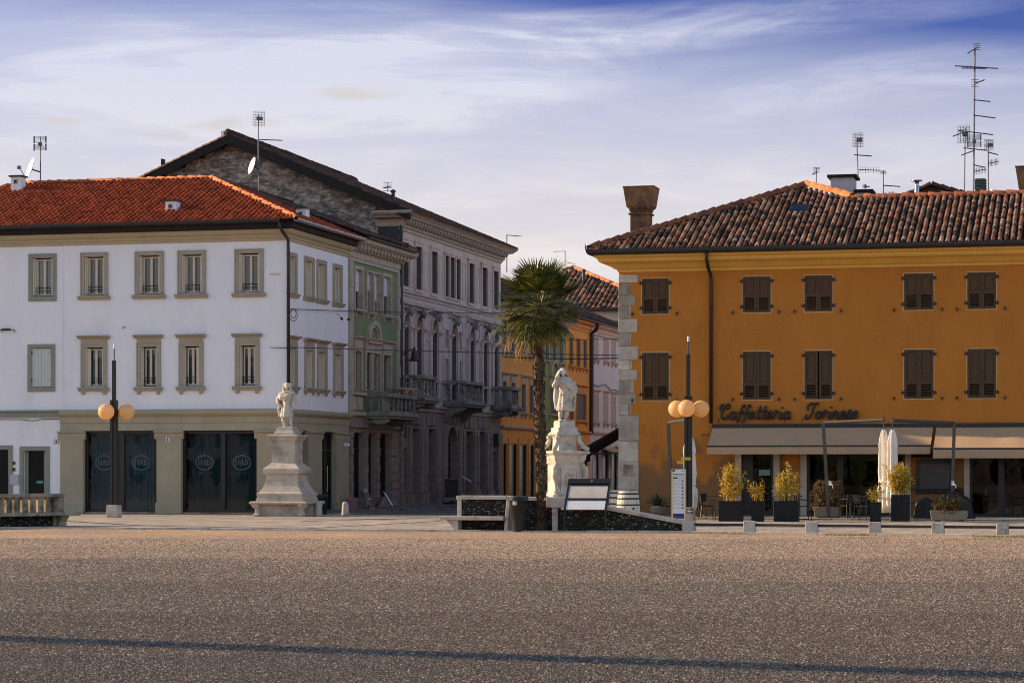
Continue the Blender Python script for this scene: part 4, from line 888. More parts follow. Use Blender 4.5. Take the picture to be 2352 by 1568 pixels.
tile_plane(mb, [(-15.4, V0), (-15.4, V0 + 2), (GR, V0 + 2), (GR, V0)], (-15.4, 15), (1, 0), GZ - ks * 8.1 + .1, ks, .26, .36, .09, .08, 6)
ridge_tiles(mb, (GR, V0, GZ + .22), (GR, P1, GZ + .22)); rr = mb.build('roof', TILE_BRN, pz, smooth=True)
mb = MB(); mb.quad((GR, V0, GZ + .1), (.75, V0, GZ + .1 - ks * 8.1), (.75, P1 + .2, GZ + .1 - ks * 8.1), (GR, P1 + .2, GZ + .1)); mb.quad((GR, V0, GZ + .1), (GR - 8.1, V0, GZ + .1 - ks * 8.1), (GR - 8.1, P1 + .2, GZ + .1 - ks * 8.1), (GR, P1 + .2, GZ + .1)); mb.build('roof_underlay', UNDER, rr)
mb = MB(); yy = 16.0
x0, z0 = FS(654, 345, yy); x1, z1 = FS(732, 374, yy)
zr = lambda x: GZ + .1 - ks * (x - GR)
mb.tube([(x0, yy, zr(x0)), (x0, yy, zr(x0) + .34), (x1, yy, zr(x1) + .34), (x1, yy, zr(x1))], .018, 5); mb.build('snow_rail', DARKMETAL, rr)
mb = MB(); x, z = FS(903, 445, 15.5); mb.lathe((x, 15.5, z - .4), [(.08, 0), (.08, .45), (.12, .46), (.12, .52), (.03, .58)], 10); mb.build('flue_pipe', DARKMETAL, rr)
mb = MB(); x, z = FS(416, 368, 14.6); mb.sphere((x - .02, 15.2, 14.5), (.62, .7, .56), 18, 10); mb.build('skylight_dome', CANVAS, rr, smooth=True)
mb = MB(); mb.box(x - .72, x + .5, 14.3, 16, 14.0, 14.62); mb.box(x - .80, x - .72, 14.3, 14.6, 14.55, 14.85); mb.build('skylight_kerb', DARKWOOD, rr)
mb = MB(); mb.tube([(.1, P0 - .1, 12.0), (.1, P0 - .1, 3.2)], .075, 8); mb.box(-.9, -.05, P0 - .12, P0 - .01, 9.5, 12.0); mb.build('downpipe', DARKMETAL, pz)
# ================================================================ houses further up the street
def street_house(name, label, t0, t1, wallmat, ez, up, lo, rows, trim, roofmat, hood=.3, shops=None, shopz=2.85, top=3.62, bracket=False, sh=None, ridge=12.2):
    h = thing(name, label, 'house', (-4, (t0 + t1) / 2, 0))
    (uz0, uz1), (lz0, lz1) = rows
    mb = MB(S0); holed(mb, t0, t1, top, ez, [(a, b, uz0, uz1) for a, b in up] + [(a, b, lz0, lz1) for a, b in lo], .3); mb.build('wall', wallmat, h)
    mb = MB(S0); holed(mb, t0, t1, 0, top, [(a, b, .1, shopz) for a, b in shops], .4)
    for a, b in shops: mb.box(a - .14, a - .02, 0, .06, .0, shopz + .3)
    mb.build('ground_floor', wallmat if top > 3.5 else PALBASE, h)
    mb = MB(); mb.quad((-9, t0 + .01, 0), (0, t0 + .01, 0), (0, t0 + .01, ez), (-9, t0 + .01, ez)); mb.quad((-9, t1 - .01, 0), (0, t1 - .01, 0), (0, t1 - .01, ez), (-9, t1 - .01, ez)); mb.quad((-9, t0, 0), (-9, t1, 0), (-9, t1, ez), (-9, t0, ez))
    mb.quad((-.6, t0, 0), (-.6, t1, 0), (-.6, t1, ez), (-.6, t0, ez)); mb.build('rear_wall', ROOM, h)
    for a, b in up:
        o = simple_window(h, S0, a, b, uz0, uz1, -.07, trim, w=.08, proud=.04, pane=M('grey_blind', (.05, .05, .055), .6, .2, 4, 0) if not sh else PINKSH)
        if sh: mb = MB(S0); mb.box(a + .02, (a + b) / 2 - .01, -.19, .03, uz0 + .02, uz1 - .02); mb.box((a + b) / 2 + .01, b - .02, -.19, .03, uz0 + .02, uz1 - .02); mb.build('shutter', PINKSH, o)
    for a, b in lo:
        o = simple_window(h, S0, a, b, lz0, lz1, -.07, trim, hood=hood, w=.08, proud=.04, pane=M('grey_blind', (.05, .05, .055)) if not sh else PINKSH)
        if sh: mb = MB(S0); mb.box(a + .02, (a + b) / 2 - .01, -.19, .03, lz0 + .02, lz1 - .02); mb.box((a + b) / 2 + .01, b - .02, -.19, .03, lz0 + .02, lz1 - .02); mb.build('shutter', PINKSH, o)
    mb = MB(); mb.sweep([(0, t0), (0, t1)], [(0, ez - .55), (.05, ez - .55), (.07, ez - .40), (.12, ez - .36), (.14, ez - .2), (.35, ez - .12), (.42, ez), (0, ez)]); c = mb.build('cornice', trim, h)
    if bracket:
        n = int((t1 - t0) / .55)
        for i in range(n): mb = MB(S0); mb.prism_x([(.14, ez - .14), (.36, ez - .12), (.3, ez - .3), (.14, ez - .42)], t0 + .1 + i * .55, t0 + .32 + i * .55); mb.build('bracket', trim, c)
    mb = MB(); mb.sweep([(0, t0), (0, t1)], [(0, top - .06), (.1, top - .06), (.16, top + .02), (.16, top + .08), (0, top + .1)]); mb.build('string_course', trim, h)
    mb = MB(S0); mb.tube([(t0, .55, ez + .06), (t1, .55, ez + .06)], .07, 8); mb.build('gutter', DARKMETAL, h)
    k = (ridge - ez - .05) / 5.6; pl = [(.6, t0), (.6, t1), (-5, t1), (-5, t0)]
    mb = MB(); tile_plane(mb, pl, (.62, (t0 + t1) / 2), (-1, 0), ez + .08, k, .26, .36, .09, .08, int(t0)); ridge_tiles(mb, (-5, t0, ridge + .1), (-5, t1, ridge + .1)); r = mb.build('roof', roofmat, h, smooth=True)
    mb = MB(); mb.quad((.6, t0, ez + .05), (.6, t1, ez + .05), (-5, t1, ridge), (-5, t0, ridge)); mb.quad((-10.6, t0, ez + .05), (-10.6, t1, ez + .05), (-5, t1, ridge), (-5, t0, ridge)); mb.add([(.6, t0 + .02, ez), (-5, t0 + .02, ridge), (-10.6, t0 + .02, ez)], [(0, 1, 2)]); mb.build('roof_underlay', UNDER, r)
    for a, b in shops:
        mb = MB(S0); rect_frame(mb, a, b, .1, shopz, .08, -.16, -.08); o = mb.build('shop_window', BLACKGL, h)
        mb = MB(S0); mb.quad((a, -.12, .1), (b, -.12, .1), (b, -.12, shopz), (a, -.12, shopz)); mb.build('pane', DARKPANE, o)
    return h
h1 = street_house('row_house', 'orange house with tall dark windows just beyond the grey palazzo', 31.2, 38.6, ORANGE2, 9.7,
    [(31.5, 32.3), (33.2, 34.0), (35.35, 36.2), (37.1, 37.95)], [(31.5, 32.3), (33.2, 34.0), (35.35, 36.2), (37.1, 37.95)], ((7.4, 8.85), (4.45, 5.85)), TRIMG, TILE_BRN, .25,
    [(31.5, 32.5), (32.75, 34.6), (34.85, 36.65), (36.9, 38.3)])
h2 = street_house('row_house', 'lime green house behind the palm trunk and the robed statue', 38.6, 45.6, GREENP2, 9.45,
    [(39.2, 40.0), (40.6, 41.35), (42.2, 43.1), (43.95, 44.7)], [(39.3, 40.2), (41.6, 43.4), (44.1, 45.0)], ((7.32, 8.63), (4.5, 6.0)), TRIMG, TILE_BRN, .3,
    [(39.2, 40.6), (41.2, 42.8), (43.4, 45.0)], bracket=True)
mb = MB(S0); arch_band(mb, 41.7, 43.3, 6.4, .18, 0, .14); mb.build('pediment', TRIMG, h2)
h3 = street_house('row_house', 'orange house with three upper windows and a dark downpipe behind the robed statue', 45.6, 51.7, ORANGE2, 9.8,
    [(46.3, 47.2), (48.1, 49.05), (49.85, 50.7)], [(46.4, 47.3), (48.1, 50.6)], ((7.28, 8.78), (4.3, 5.75)), M('orange_trim', (.58, .27, .08), .9, .1, 2, .1), TILE_BRN, .3, [(46.2, 48.2), (48.8, 51.2)])
mb = MB(S0); mb.tube([(51.6, .5, 9.8), (51.6, .42, 9.5), (51.6, .14, 9.25), (51.6, .12, 3.6)], .11, 8); mb.build('downpipe', DARKMETAL, h3)
h4 = street_house('row_house', 'pale pink house with pinkish shutters at the far end of the street row', 51.7, 63.0, PINKP, 9.8,
    [(52.9, 53.8), (55.5, 56.7), (57.8, 58.9), (60.5, 61.5)], [(52.9, 53.9), (55.5, 56.6), (57.8, 58.9), (60.5, 61.5)], ((7.9, 9.1), (4.3, 5.8)), M('pink_trim', (.55, .40, .33), .9, .1, 2, .1), TILE_BRN, .12, [(52.4, 54.4), (55, 57), (57.6, 59.6), (60.2, 62.4)], sh=True)
mb = MB(S0); n = 22
for i in range(n): mb.box(52.2 + i * .49, 52.2 + i * .49 + .3, 0, .02, 9.36, 9.44); mb.box(52.3 + i * .49, 52.3 + i * .49 + .3, 0, .02, 9.18, 9.25)
mb.build('painted_frieze', M('mauve_frieze', (.30, .20, .20), .9, .1, 3, 0), h4)
mb = MB(S0); mb.tube([(51.9, .06, 6.45), (53.4, .1, 6.30), (55.4, .12, 6.5), (57, .12, 6.2), (58.5, .1, 6.28), (60, .08, 6.1)], .03, 5); mb.build('wall_cable', BINMAT, h4)
mb = MB(S0)                                                           # tan shop awnings on the far houses
mb.prism_x([(.1, 2.75), (.1, 2.85), (1.3, 2.35), (1.3, 2.1), (1.28, 2.1), (1.28, 2.3)], 54.5, 58.0)
mb.prism_x([(.1, 2.85), (.1, 2.95), (1.0, 2.55), (1.0, 2.3), (.98, 2.3), (.98, 2.5)], 58.6, 62.5); mb.build('awning', M('tan_awning', (.50, .30, .14), .9, .1, 2, 0), h4)

# taller house closing the view
bb = thing('background_house', 'taller pale house with weathered pyramid roof rising behind the street row', 'house', (-9, 88, 0))
mb = MB(); mb.box(-16.4, -1.6, 80.6, 95.4, 0, 12.4); mb.build('wall', M('pale_mauve_plaster', (.58, .52, .52), .9, .08, .8, .1), bb)
HA = (-9, 88); pl = [(-17.2, 79.8), (-.8, 79.8), HA]; ks2 = 3.45 / 8.2
mb = MB(); tile_plane(mb, pl, (-9, 79.76), (0, 1), 12.52, ks2, .36, .42, .125, .12, 9); tile_plane(mb, [(-.8, 79.8), (-.8, 96.2), HA], (-.76, 88), (-1, 0), 12.52, ks2, .36, .42, .125, .12, 10)
r = mb.build('roof', TILE_OLD, bb, smooth=True)
mb = MB()
for a, b in (((-17.2, 79.8), (-.8, 79.8)), ((-.8, 79.8), (-.8, 96.2)), ((-.8, 96.2), (-17.2, 96.2)), ((-17.2, 96.2), (-17.2, 79.8))): mb.add([(*a, 12.5), (*b, 12.5), (*HA, 15.95)], [(0, 1, 2)])
mb.quad((-17.2, 79.8, 12.48), (-.8, 79.8, 12.48), (-.8, 96.2, 12.48), (-17.2, 96.2, 12.48)); mb.build('roof_underlay', UNDER, r)
mb = MB(); ridge_tiles(mb, (*HA, 16.08), (-.8, 79.8, 12.62), .16, .45); ridge_tiles(mb, (*HA, 16.08), (-17.2, 79.8, 12.62), .16, .45); mb.build('ridge_tiles', RIDGE_OR, r, smooth=True)
mb = MB(); mb.tube([(-17.3, 79.7, 12.45), (-.7, 79.7, 12.45)], .10, 8); mb.tube([(-3.2, 80.4, 12.3), (-3.2, 80.4, 9)], .1, 8); mb.build('gutter', DARKMETAL, bb)
for px, py in ((1341, 622), (1366, 640), (1374.5, 643)):
    mb = MB(); x, z = FS(px, py, 84.5); mb.lathe((x, 84.5, z - .7), [(.11, 0), (.11, .65), (.2, .66), (.02, .85)], 10); mb.build('flue_pipe', DARKMETAL, r)
mb = MB()
for x in (-8.6, -6.0, -4.6, -2.4): mb.box(x - .55, x + .55, 80.45, 80.595, 10.9, 11.5); mb.prism_x([(80.3, 11.5), (80.59, 11.5), (80.59, 11.75)], x - .7, x + .7)
mb.build('window', GREENGREY, bb)

# ================================================================ café building
cb = thing('cafe_building', 'long ochre-orange cafe building with brown shutters, yellow cornice and old tiled roof', 'building', (22, 5, 0))
QX = 12.17; XE = 36.0
CU = [(fx(a), fx(b)) for a, b in ((1474, 1537), (1705, 1771), (1847, 1913), (2076, 2145), (2221, 2289))] + [(27.6, 28.6), (31, 32)]
GFH = [(fx(1703), fx(1777), .05, 2.45), (fx(1853), fx(2079), .05, 2.45), (fx(2227), 27.6, .05, 2.45), (28.6, 32, .05, 2.45)]
mb = MB(F0); holed(mb, QX, XE, 0, 9.0, [(a, b, 6.97, 8.22) for a, b in CU] + [(a, b, 3.99, 5.66) for a, b in CU] + GFH, .2)
mb.quad((QX, 0, 0), (QX, -9, 0), (QX, -9, 9), (QX, 0, 9)); mb.quad((XE, 0, 0), (XE, -9, 0), (XE, -9, 9), (XE, 0, 9)); mb.quad((QX, -9, 0), (XE, -9, 0), (XE, -9, 9), (QX, -9, 9))
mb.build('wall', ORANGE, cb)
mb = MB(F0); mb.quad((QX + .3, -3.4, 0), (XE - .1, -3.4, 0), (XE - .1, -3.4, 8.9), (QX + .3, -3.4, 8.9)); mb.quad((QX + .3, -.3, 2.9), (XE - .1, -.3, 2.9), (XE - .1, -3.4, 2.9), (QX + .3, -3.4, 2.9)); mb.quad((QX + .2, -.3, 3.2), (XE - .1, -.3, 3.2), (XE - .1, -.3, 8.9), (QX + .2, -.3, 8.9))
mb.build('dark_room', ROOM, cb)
mb = MB(); mb.sweep([(QX, 9), (QX, 0), (XE, 0)], [(0, 8.44), (.03, 8.44), (.06, 8.52), (.16, 8.56), (.30, 8.68), (.33, 8.70), (.33, 8.735), (.56, 8.745), (.62, 8.80), (.64, 8.87), (.74, 8.92), (.80, 9.02), (0, 9.02)])
mb.build('cornice', YELLOWC, cb)
gp2 = [(.72, 9.06), (.74, 9.02), (.80, 8.985), (.88, 8.985), (.94, 9.02), (.97, 9.09), (.97, 9.165), (.95, 9.165), (.94, 9.09), (.88, 9.02), (.80, 9.02), (.745, 9.06)]
mb = MB(); mb.sweep([(QX, 9), (QX, 0), (XE, 0)], gp2); mb.box(QX - .9, XE, -.86, -.3, 9.03, 9.10)
gx, gy = QX - .97, -.97
for q in range(3):
    pts = []
    for i in range(9):
        t = i / 8 * 4.5; rr = .02 + .09 * i / 8; pts.append((gx + .08 + q * .06 + rr * math.cos(t), gy, 9.24 + q * .0 + rr * math.sin(t)))
    mb.tube(pts, .018, 4)
mb.tube([(gx + .02, gy, 9.1), (gx - .02, gy, 9.25), (gx - .03, gy, 9.40)], [.03, .02, .006], 5); mb.build('gutter', DARKMETAL, cb)
# roof
HAx, HAy = 17.92, 5.75; CK = .412; CZ = 9.12
W1 = (19.74, 4.17); wz = CZ + CK * (4.17 + .9); az = CZ + CK * (HAy + .9)
plan = [(QX - .9, -.9), (XE, -.9), (XE, 4.17), W1, (HAx, HAy)]
SKY = (fx(1838, 3.2), 3.0)
mb = MB(); tile_plane(mb, plan, (20, -.95), (0, 1), CZ, CK, .212, .30, .072, .085, 11, skip=lambda p: abs(p[0] - SKY[0]) < .36 and abs(p[1] - SKY[1]) < .35)
tile_plane(mb, [(QX - .9, -.9), (QX - .9, 9), (HAx, 9), (HAx, HAy)], (QX - .95, 4), (1, 0), CZ, CK, .212, .30, .072, .085, 12)
rf = mb.build('roof', TILE_OLD, cb, smooth=True)
mb = MB(); z0 = CZ - .02; wz -= .02; az -= .02
mb.add([(QX - .9, -.9, z0), (XE, -.9, z0), (XE, 4.17, wz), (*W1, wz), (HAx, HAy, az)], [(0, 1, 2, 3, 4)])
mb.add([(QX - .9, -.9, z0), (HAx, HAy, az), (QX - .9, 12.4, z0)], [(0, 1, 2)]); mb.add([(HAx, HAy, az), (*W1, wz), (W1[0] + 1.5, 9, z0 + .4), (HAx, 12.4, z0), (QX - .9, 12.4, z0)], [(0, 1, 2, 3, 4)])
mb.quad((*W1, wz), (XE, 4.17, wz), (XE, 9.2, z0), (W1[0] + 1.5, 9.2, z0)); mb.build('roof_underlay', UNDER, rf)
mb = MB(); ridge_tiles(mb, (HAx, HAy, az + .14), (QX - .85, -.85, z0 + .14), .13, .42)
mb.build('ridge_tiles', M_island('dull_ridge_tiles', [(0, (.20, .06, .03)), (1, (.32, .11, .05))], .85), rf, smooth=True)
mb = MB(); ridge_tiles(mb, (HAx, HAy, az + .14), (*W1, wz + .14), .15, .40); mb.build('ridge_tiles', RIDGE_OR, rf, smooth=True)
mb = MB(); ridge_tiles(mb, (*W1, wz + .05), (XE, 4.17, wz + .05), .16, .45); mb.build('ridge_tiles', M_island('red_ridge_tiles', [(0, (.14, .042, .022)), (1, (.23, .075, .038))], .85), rf, smooth=True)
x, y = SKY; zz = CZ + CK * (y + .9)
mb = MB(); mb.add([(x - .36, y - .33, zz - .33 * CK + .12), (x + .36, y - .33, zz - .33 * CK + .12), (x + .36, y + .33, zz + .33 * CK + .12), (x - .36, y + .33, zz + .33 * CK + .12), (x - .36, y - .33, zz - .33 * CK), (x + .36, y - .33, zz - .33 * CK), (x + .36, y + .33, zz + .33 * CK), (x - .36, y + .33, zz + .33 * CK)], [(0, 1, 2, 3), (0, 1, 5, 4), (1, 2, 6, 5), (2, 3, 7, 6), (3, 0, 4, 7)])
o = mb.build('skylight', BLACKGL, rf); mb = MB(); mb.add([(x - .28, y - .25, zz - .25 * CK + .13), (x + .28, y - .25, zz - .25 * CK + .13), (x + .28, y + .25, zz + .25 * CK + .13), (x - .28, y + .25, zz + .25 * CK + .13)], [(0, 1, 2, 3)]); mb.build('pane', DARKPANE, o)
# chimneys
def flared(cx, cy, w, ztop, zb, label=None):
    mb = MB(); s = w / 1.13
    mb.frustum((cx, cy), .34 * s, .34 * s, .34 * s, .34 * s, zb, ztop - .86 * s)
    mb.frustum((cx, cy), .40 * s, .40 * s, .40 * s, .40 * s, ztop - .98 * s, ztop - .92 * s); mb.frustum((cx, cy), .37 * s, .37 * s, .37 * s, .37 * s, ztop - .859 * s, ztop - .78 * s)
    mb.frustum((cx, cy), .38 * s, .38 * s, .46 * s, .46 * s, ztop - .779 * s, ztop - .701 * s)
    mb.frustum((cx, cy), .46 * s, .46 * s, .56 * s, .56 * s, ztop - .70 * s, ztop - .02)
    for i in range(4): mb.box(cx - .36 * s + i * .22 * s, cx - .29 * s + i * .22 * s, cy - .47 * s, cy - .38 * s, ztop - .80 * s, ztop - .70 * s)
    mb.frustum((cx, cy), .57 * s, .57 * s, .58 * s, .58 * s, ztop - .019, ztop + .02); return mb.build('chimney', OLDBRICK, rf, bevel=.01)
x, z = FS(1473, 432, 3.0); flared(x, 3.0, 1.13, z, 9.6)
x, z = FS(2375, 386, 4.6); flared(x, 4.6, 1.25, z, 10.5)
def block_chimney(px0, px1, py, y, mat, zb=10.4, dep=.9):
    x0, z = FS(px0, py, y); x1 = fx(px1, y)
    mb = MB(); mb.box(x0, x1, y, y + dep, zb, z - .10); o = mb.build('chimney', mat, rf)
    mb = MB(); mb.box(x0 - .12, x1 + .12, y - .12, y + dep + .12, z - .10, z); mb.build('chimney_cap', DARKWOOD, o); return o
block_chimney(1908, 1960, 402, 6.4, M('mauve_chimney_plaster', (.52, .47, .47), .9, .1, 1.5, .1), dep=1.1); block_chimney(1963, 1998, 436, 6.6, M('mauve_chimney_plaster', (.52, .47, .47)))
block_chimney(2000, 2026, 454, 6.9, OLDBRICK)
x, z = FS(2106, 414, 6.0)
mb = MB(); mb.lathe((x, 6.0, 10.4), [(.085, 0), (.085, z - 10.62), (.075, z - 10.61), (.075, z - 10.45), (.20, z - 10.44), (.2, z - 10.40), (.02, z - 10.38)], 14); mb.build('flue_pipe', M('bright_steel', (.55, .55, .56), .25, .1, 3, 0, metal=.9), rf, smooth=True)
x0, z = FS(2240, 410, 5.2); x1 = fx(2264, 5.2)
mb = MB(); mb.box(x0, x1, 5.2, 5.6, 10.4, z - .35)
for i in range(4): mb.frustum(((x0 + x1) / 2, 5.4), .21, .21, .17, .19, z - .34 + i * .09, z - .34 + i * .09 + .07)
mb.build('chimney', M('grey_green_chimney', (.10, .11, .10), .9, .3, 3, .2), rf)
x0, z = FS(2222, 442, 4.9); x1 = fx(2256, 4.9); mb = MB()
for i in range(3): mb.box(x0 + .03 * i, x1 - .03 * i, 4.7, 5.1, z - .5 + i * .17, z - .5 + i * .17 + .14)
mb.build('chimney', OLDBRICK, rf)
mb = MB(); x0 = fx(2082, 7.5); x1 = fx(2216, 7.5); xm, z = FS(2140, 428, 7.5); zb = fz(452, 7.5, 2140)
mb.add([(x0, 7.5, zb - .6), (x1, 7.5, zb - .6), (x1, 7.5, zb), (xm, 7.5, z), (x0, 7.5, zb), (x0, 9, zb - .6), (x1, 9, zb - .6), (x1, 9, zb), (xm, 9, z), (x0, 9, zb)], [(0, 1, 2, 3, 4), (5, 6, 7, 8, 9), (0, 4, 9, 5), (1, 2, 7, 6)])
o = mb.build('dormer', OLDBRICK, rf)
mb = MB(); ridge_tiles(mb, (xm, 7.35, z + .05), (x1 + .15, 7.35, zb + .0), .11, .35); ridge_tiles(mb, (xm, 7.35, z + .05), (x0 - .15, 7.35, zb), .11, .35)
mb.quad((xm, 7.3, z + .05), (x1 + .1, 7.3, zb), (x1 + .1, 9, zb), (xm, 9, z + .05)); mb.quad((xm, 7.3, z + .05), (x0 - .1, 7.3, zb), (x0 - .1, 9, zb), (xm, 9, z + .05)); mb.build('dormer_roof', TILE_BRN, o)
# shuttered windows
for row, (c, e) in enumerate(((6.97, 8.22), (3.99, 5.66))):
    for i, (a, b) in enumerate(CU):
        mb = MB(F0); rect_frame(mb, a - .015, b + .015, c - .015, e + .015, .03, -.03, .006); o = mb.build('window', M('pale_reveal_edge', (.58, .40, .20), .9, .1, 3, 0), cb)
        mb = MB(F0); mb.quad((a, -.15, c), (b, -.15, c), (b, -.15, e), (a, -.15, e)); mb.build('dark_gap', ROOM, o)
        m = (a + b) / 2; opn = .05 if (row == 1 and i == 2) else .006
        for u0, u1 in ((a + .012, m - opn * .5), (m + opn * .5, b - .012)):
            mb = MB(F0); w = .075; zc = c + (e - c) * (.42 if row == 0 else .30)
            rect_frame(mb, u0, u1, c + .012, e - .012, w, -.035, .012); mb.box(u0 + w, u1 - w, -.034, .011, zc, zc + .09)
            mb.box(u0 + w, u1 - w, -.03, -.010, zc + .09, e - w); rect_frame(mb, u0 + w + .03, u1 - w - .03, zc + .13, e - w - .05, .012, -.012, .0)
            n = 7 if row == 0 else 8; h = (zc - c - w) / n
            for k in range(n): z = c + w + h * k; mb.prism_x([(-.034, z + h), (-.024, z + h), (.006, z + .022), (-.004, z + .022)], u0 + w, u1 - w)
            mb.build('shutter', SHUTTER, o)
        for z in (c + .16, e - .22):
            for u, s in ((a, -1), (b, 1)): mb = MB(F0); mb.box(min(u - s * .02, u + s * .05), max(u - s * .02, u + s * .05), -.01, .05, z, z + .11); mb.box(min(u, u + s * .09), max(u, u + s * .09), 0, .03, z + .03, z + .07); mb.build('hinge', DARKMETAL, o)
        for u in (a - .33, b + .27): mb = MB(F0); mb.box(u - .015, u + .015, .03, .07, c - .05, c + .08); mb.box(u - .03, u + .05, .0, .03, c + .01, c + .04); mb.build('shutter_stop', DARKMETAL, o)
# quoins
rq = random.Random(5); mb = MB(F0); z = .02; k = 0
while z < 8.2:
    h = rq.uniform(.34, .48) if z > 2.6 else rq.uniform(.7, 1.0); h = min(h, 8.36 - z); w = (.62 if k % 2 else .34) * rq.uniform(.9, 1.1) if z > 2.6 else .68 * rq.uniform(.97, 1.04)
    mb.box(QX - .02, QX + w, -.5, .015 + rq.uniform(0, .015), z, z + h - .012)
    if not k % 2 and z > 2.6: mb.box(QX + w + .005, QX + w + rq.uniform(.06, .18), -.4, .008, z + .02, z + h - .02)
    z += h; k += 1
mb.build('quoin', QUOIN, cb, bevel=.012)
mb = MB(F0); u, z = FS(1443, 1079); rect_frame(mb, u - .17, u + .17, z - .2, z + .2, .03, .03, .05); mb.box(u - .12, u + .12, .03, .04, z - .15, z + .15); mb.build('wall_hatch', OLDST, cb)
mb = MB(F0); u, z = FS(1474, 985); rect_frame(mb, u - .1, u + .1, z - .13, z + .13, .02, .0, .02); mb.build('wall_hatch', ORANGE, cb)
mb = MB(); x = fx(1624, -.75)
mb.tube([(x, -.88, 9.0), (x, -.84, 8.78), (fx(1626, -.5), -.5, 8.52), (fx(1632, -.12), -.12, 8.30), (fx(1633, -.1), -.1, 8.1), (fx(1633, -.1), -.1, 3.2)], .062, 8)
for z in (4.2, 5.6, 7.1): mb.tube([(fx(1633, -.1), -.1, z), (fx(1633, -.1), -.1, z + .05)], .078, 8)
mb.build('downpipe', DARKMETAL, cb, smooth=True)
# awnings
def awning(x0, x1, zt, zf, out, drop, waves):
    mb = MB(F0); nu = 48; nv = 8; vs = []
    for i in range(nu + 1):
        for j in range(nv + 1):
            u = x0 + (x1 - x0) * i / nu; f = j / nv
            sag = .03 * math.sin(math.pi * f) * (1 + .5 * math.sin(i * .7)) + waves * math.sin(i * 1.1) * f * (1 - f)
            vs.append((u, .06 + (out - .06) * f, zt + (zf - zt) * f - sag))
    fs = [(i * (nv + 1) + j, (i + 1) * (nv + 1) + j, (i + 1) * (nv + 1) + j + 1, i * (nv + 1) + j + 1) for i in range(nu) for j in range(nv)]
    mb.add(vs, fs); o = mb.build('awning', AWN, cb, smooth=True)
    mb = MB(F0); mb.box(x0 - .02, x1 + .02, out - .03, out + .05, zf - .035, zf + .03)
    for u in (x0 + .25, x1 - .25, (x0 + x1) / 2): mb.tube([(u, .05, zt - .25), (u, out * .55, zt - .55), (u, out, zf - .03)], .03, 6)
    mb.build('front_bar', DARKMETAL, o)
    mb = MB(F0); vs = []
    for i in range(nu * 2 + 1):
        u = x0 + (x1 - x0) * i / (nu * 2); w = .008 * math.sin(i * .8)
        vs += [(u, out + .055 + w * .3, zf - .03), (u, out + .06 + w, zf - drop)]
    mb.add(vs, [(2 * i, 2 * i + 2, 2 * i + 3, 2 * i + 1) for i in range(nu * 2)]); mb.build('valance', AWN, o, smooth=True)
AW = [(15.46, 22.93, 2.38, 1.25), (23.04, 31.0, 2.36, 1.6)]
awning(AW[0][0], AW[0][1], 3.06, 2.40, 1.25, .27, .012); awning(AW[1][0], AW[1][1], 3.04, 2.30, 1.6, .31, .02)
mb = MB(F0); mb.box(15.44, 31.02, 0, .13, 3.05, 3.17); mb.build('awning_cassette', DARKMETAL, cb)
# shopfront
for a, b in ((1689, 1703), (1777, 1791), (1839, 1853), (2079, 2092), (2214, 2227)):
    mb = MB(F0); mb.box(fx(a), fx(b), 0, .06, 0, 2.7); mb.build('pilaster', M('warm_grey_pilaster', (.46, .38, .31), .85, .1, 2, .1), cb)
def glazing(a, b, splits, name='shop_window'):
    mb = MB(F0); rect_frame(mb, a, b, .05, 2.45, .09, -.15, -.05)
    for s in splits: mb.box(s - .10, s + .10, -.15, -.045, .14, 2.36)
    o = mb.build(name, BLACKGL, cb)
    mb = MB(F0); mb.quad((a + .05, -.1, .1), (b - .05, -.1, .1), (b - .05, -.1, 2.4), (a + .05, -.1, 2.4)); mb.build('pane', GLASSD, o); return o
dr = glazing(GFH[0][0], GFH[0][1], [], 'glass_door'); mb = MB(F0); mb.box(GFH[0][0] + .09, GFH[0][0] + .38, -.14, -.06, .14, 2.36); mb.build('door_panel', BLACKGL, dr)
mb = MB(F0); mb.box(fx(1742), fx(1768), -.095, -.09, fz(1091), fz(1078)); mb.build('menu_sheets', M('pale_menu_sheet', (.20, .26, .24), .6, .35, 20, 0), dr)
glazing(GFH[1][0], GFH[1][1], [fx(1930), fx(2040)]); glazing(GFH[2][0], GFH[2][1], [fx(2300)]); glazing(GFH[3][0], GFH[3][1], [30.3])
mb = MB(F0); mb.box(17, 33, -3.35, -3.0, 0, 1.05); mb.box(18.8, 24, -3.35, -3.1, 1.5, 1.53); mb.box(18.8, 24, -3.35, -3.1, 1.95, 1.98)
rr_ = random.Random(3)
for k in range(40):
    u = rr_.uniform(18.9, 23.9); mb.lathe((u, -3.2, rr_.choice((1.53, 1.98))), [(.035, 0), (.035, .16), (.012, .2), (.012, .26)], 6)
mb.build('bar_counter', M('warm_bar_wood', (.30, .15, .05), .5, .2, 3, 0), cb)
a, b = FS(2114, 1064), FS(2181, 1122)
mb = MB(F0); mb.box(a[0] - .14, b[0] + .14, 0, .12, b[1] - .15, a[1] + .13); o = mb.build('wall_screen', BLACKGL, cb, bevel=.01)
mb = MB(F0); mb.box(a[0], b[0], .12, .125, b[1], a[1]); mb.build('screen_panel', M('off_screen', (.045, .05, .055), .25, .1, 3, 0, spec=.5), o)
mb = MB(F0); mb.box(fx(2095), fx(2212), 0, .10, 2.02, 2.2); mb.build('ledge', DARKWOOD, cb)
mb = MB(F0); u, z = FS(1612, 999); mb.tube([(u, .01, z - .02), (u + .05, .02, z + .03), (u + .18, .02, z + .01), (u + .27, .02, z + .05)], .010, 4); mb.build('wall_cable', BINMAT, cb)
for px in (1650, 1803, 1842, 1905, 1955): mb = MB(F0); u, z = FS(px, 972); mb.tube([(u, .02, z), (u + .02, .02, z + .16)], .008, 4); mb.build('wall_cable', BINMAT, cb)
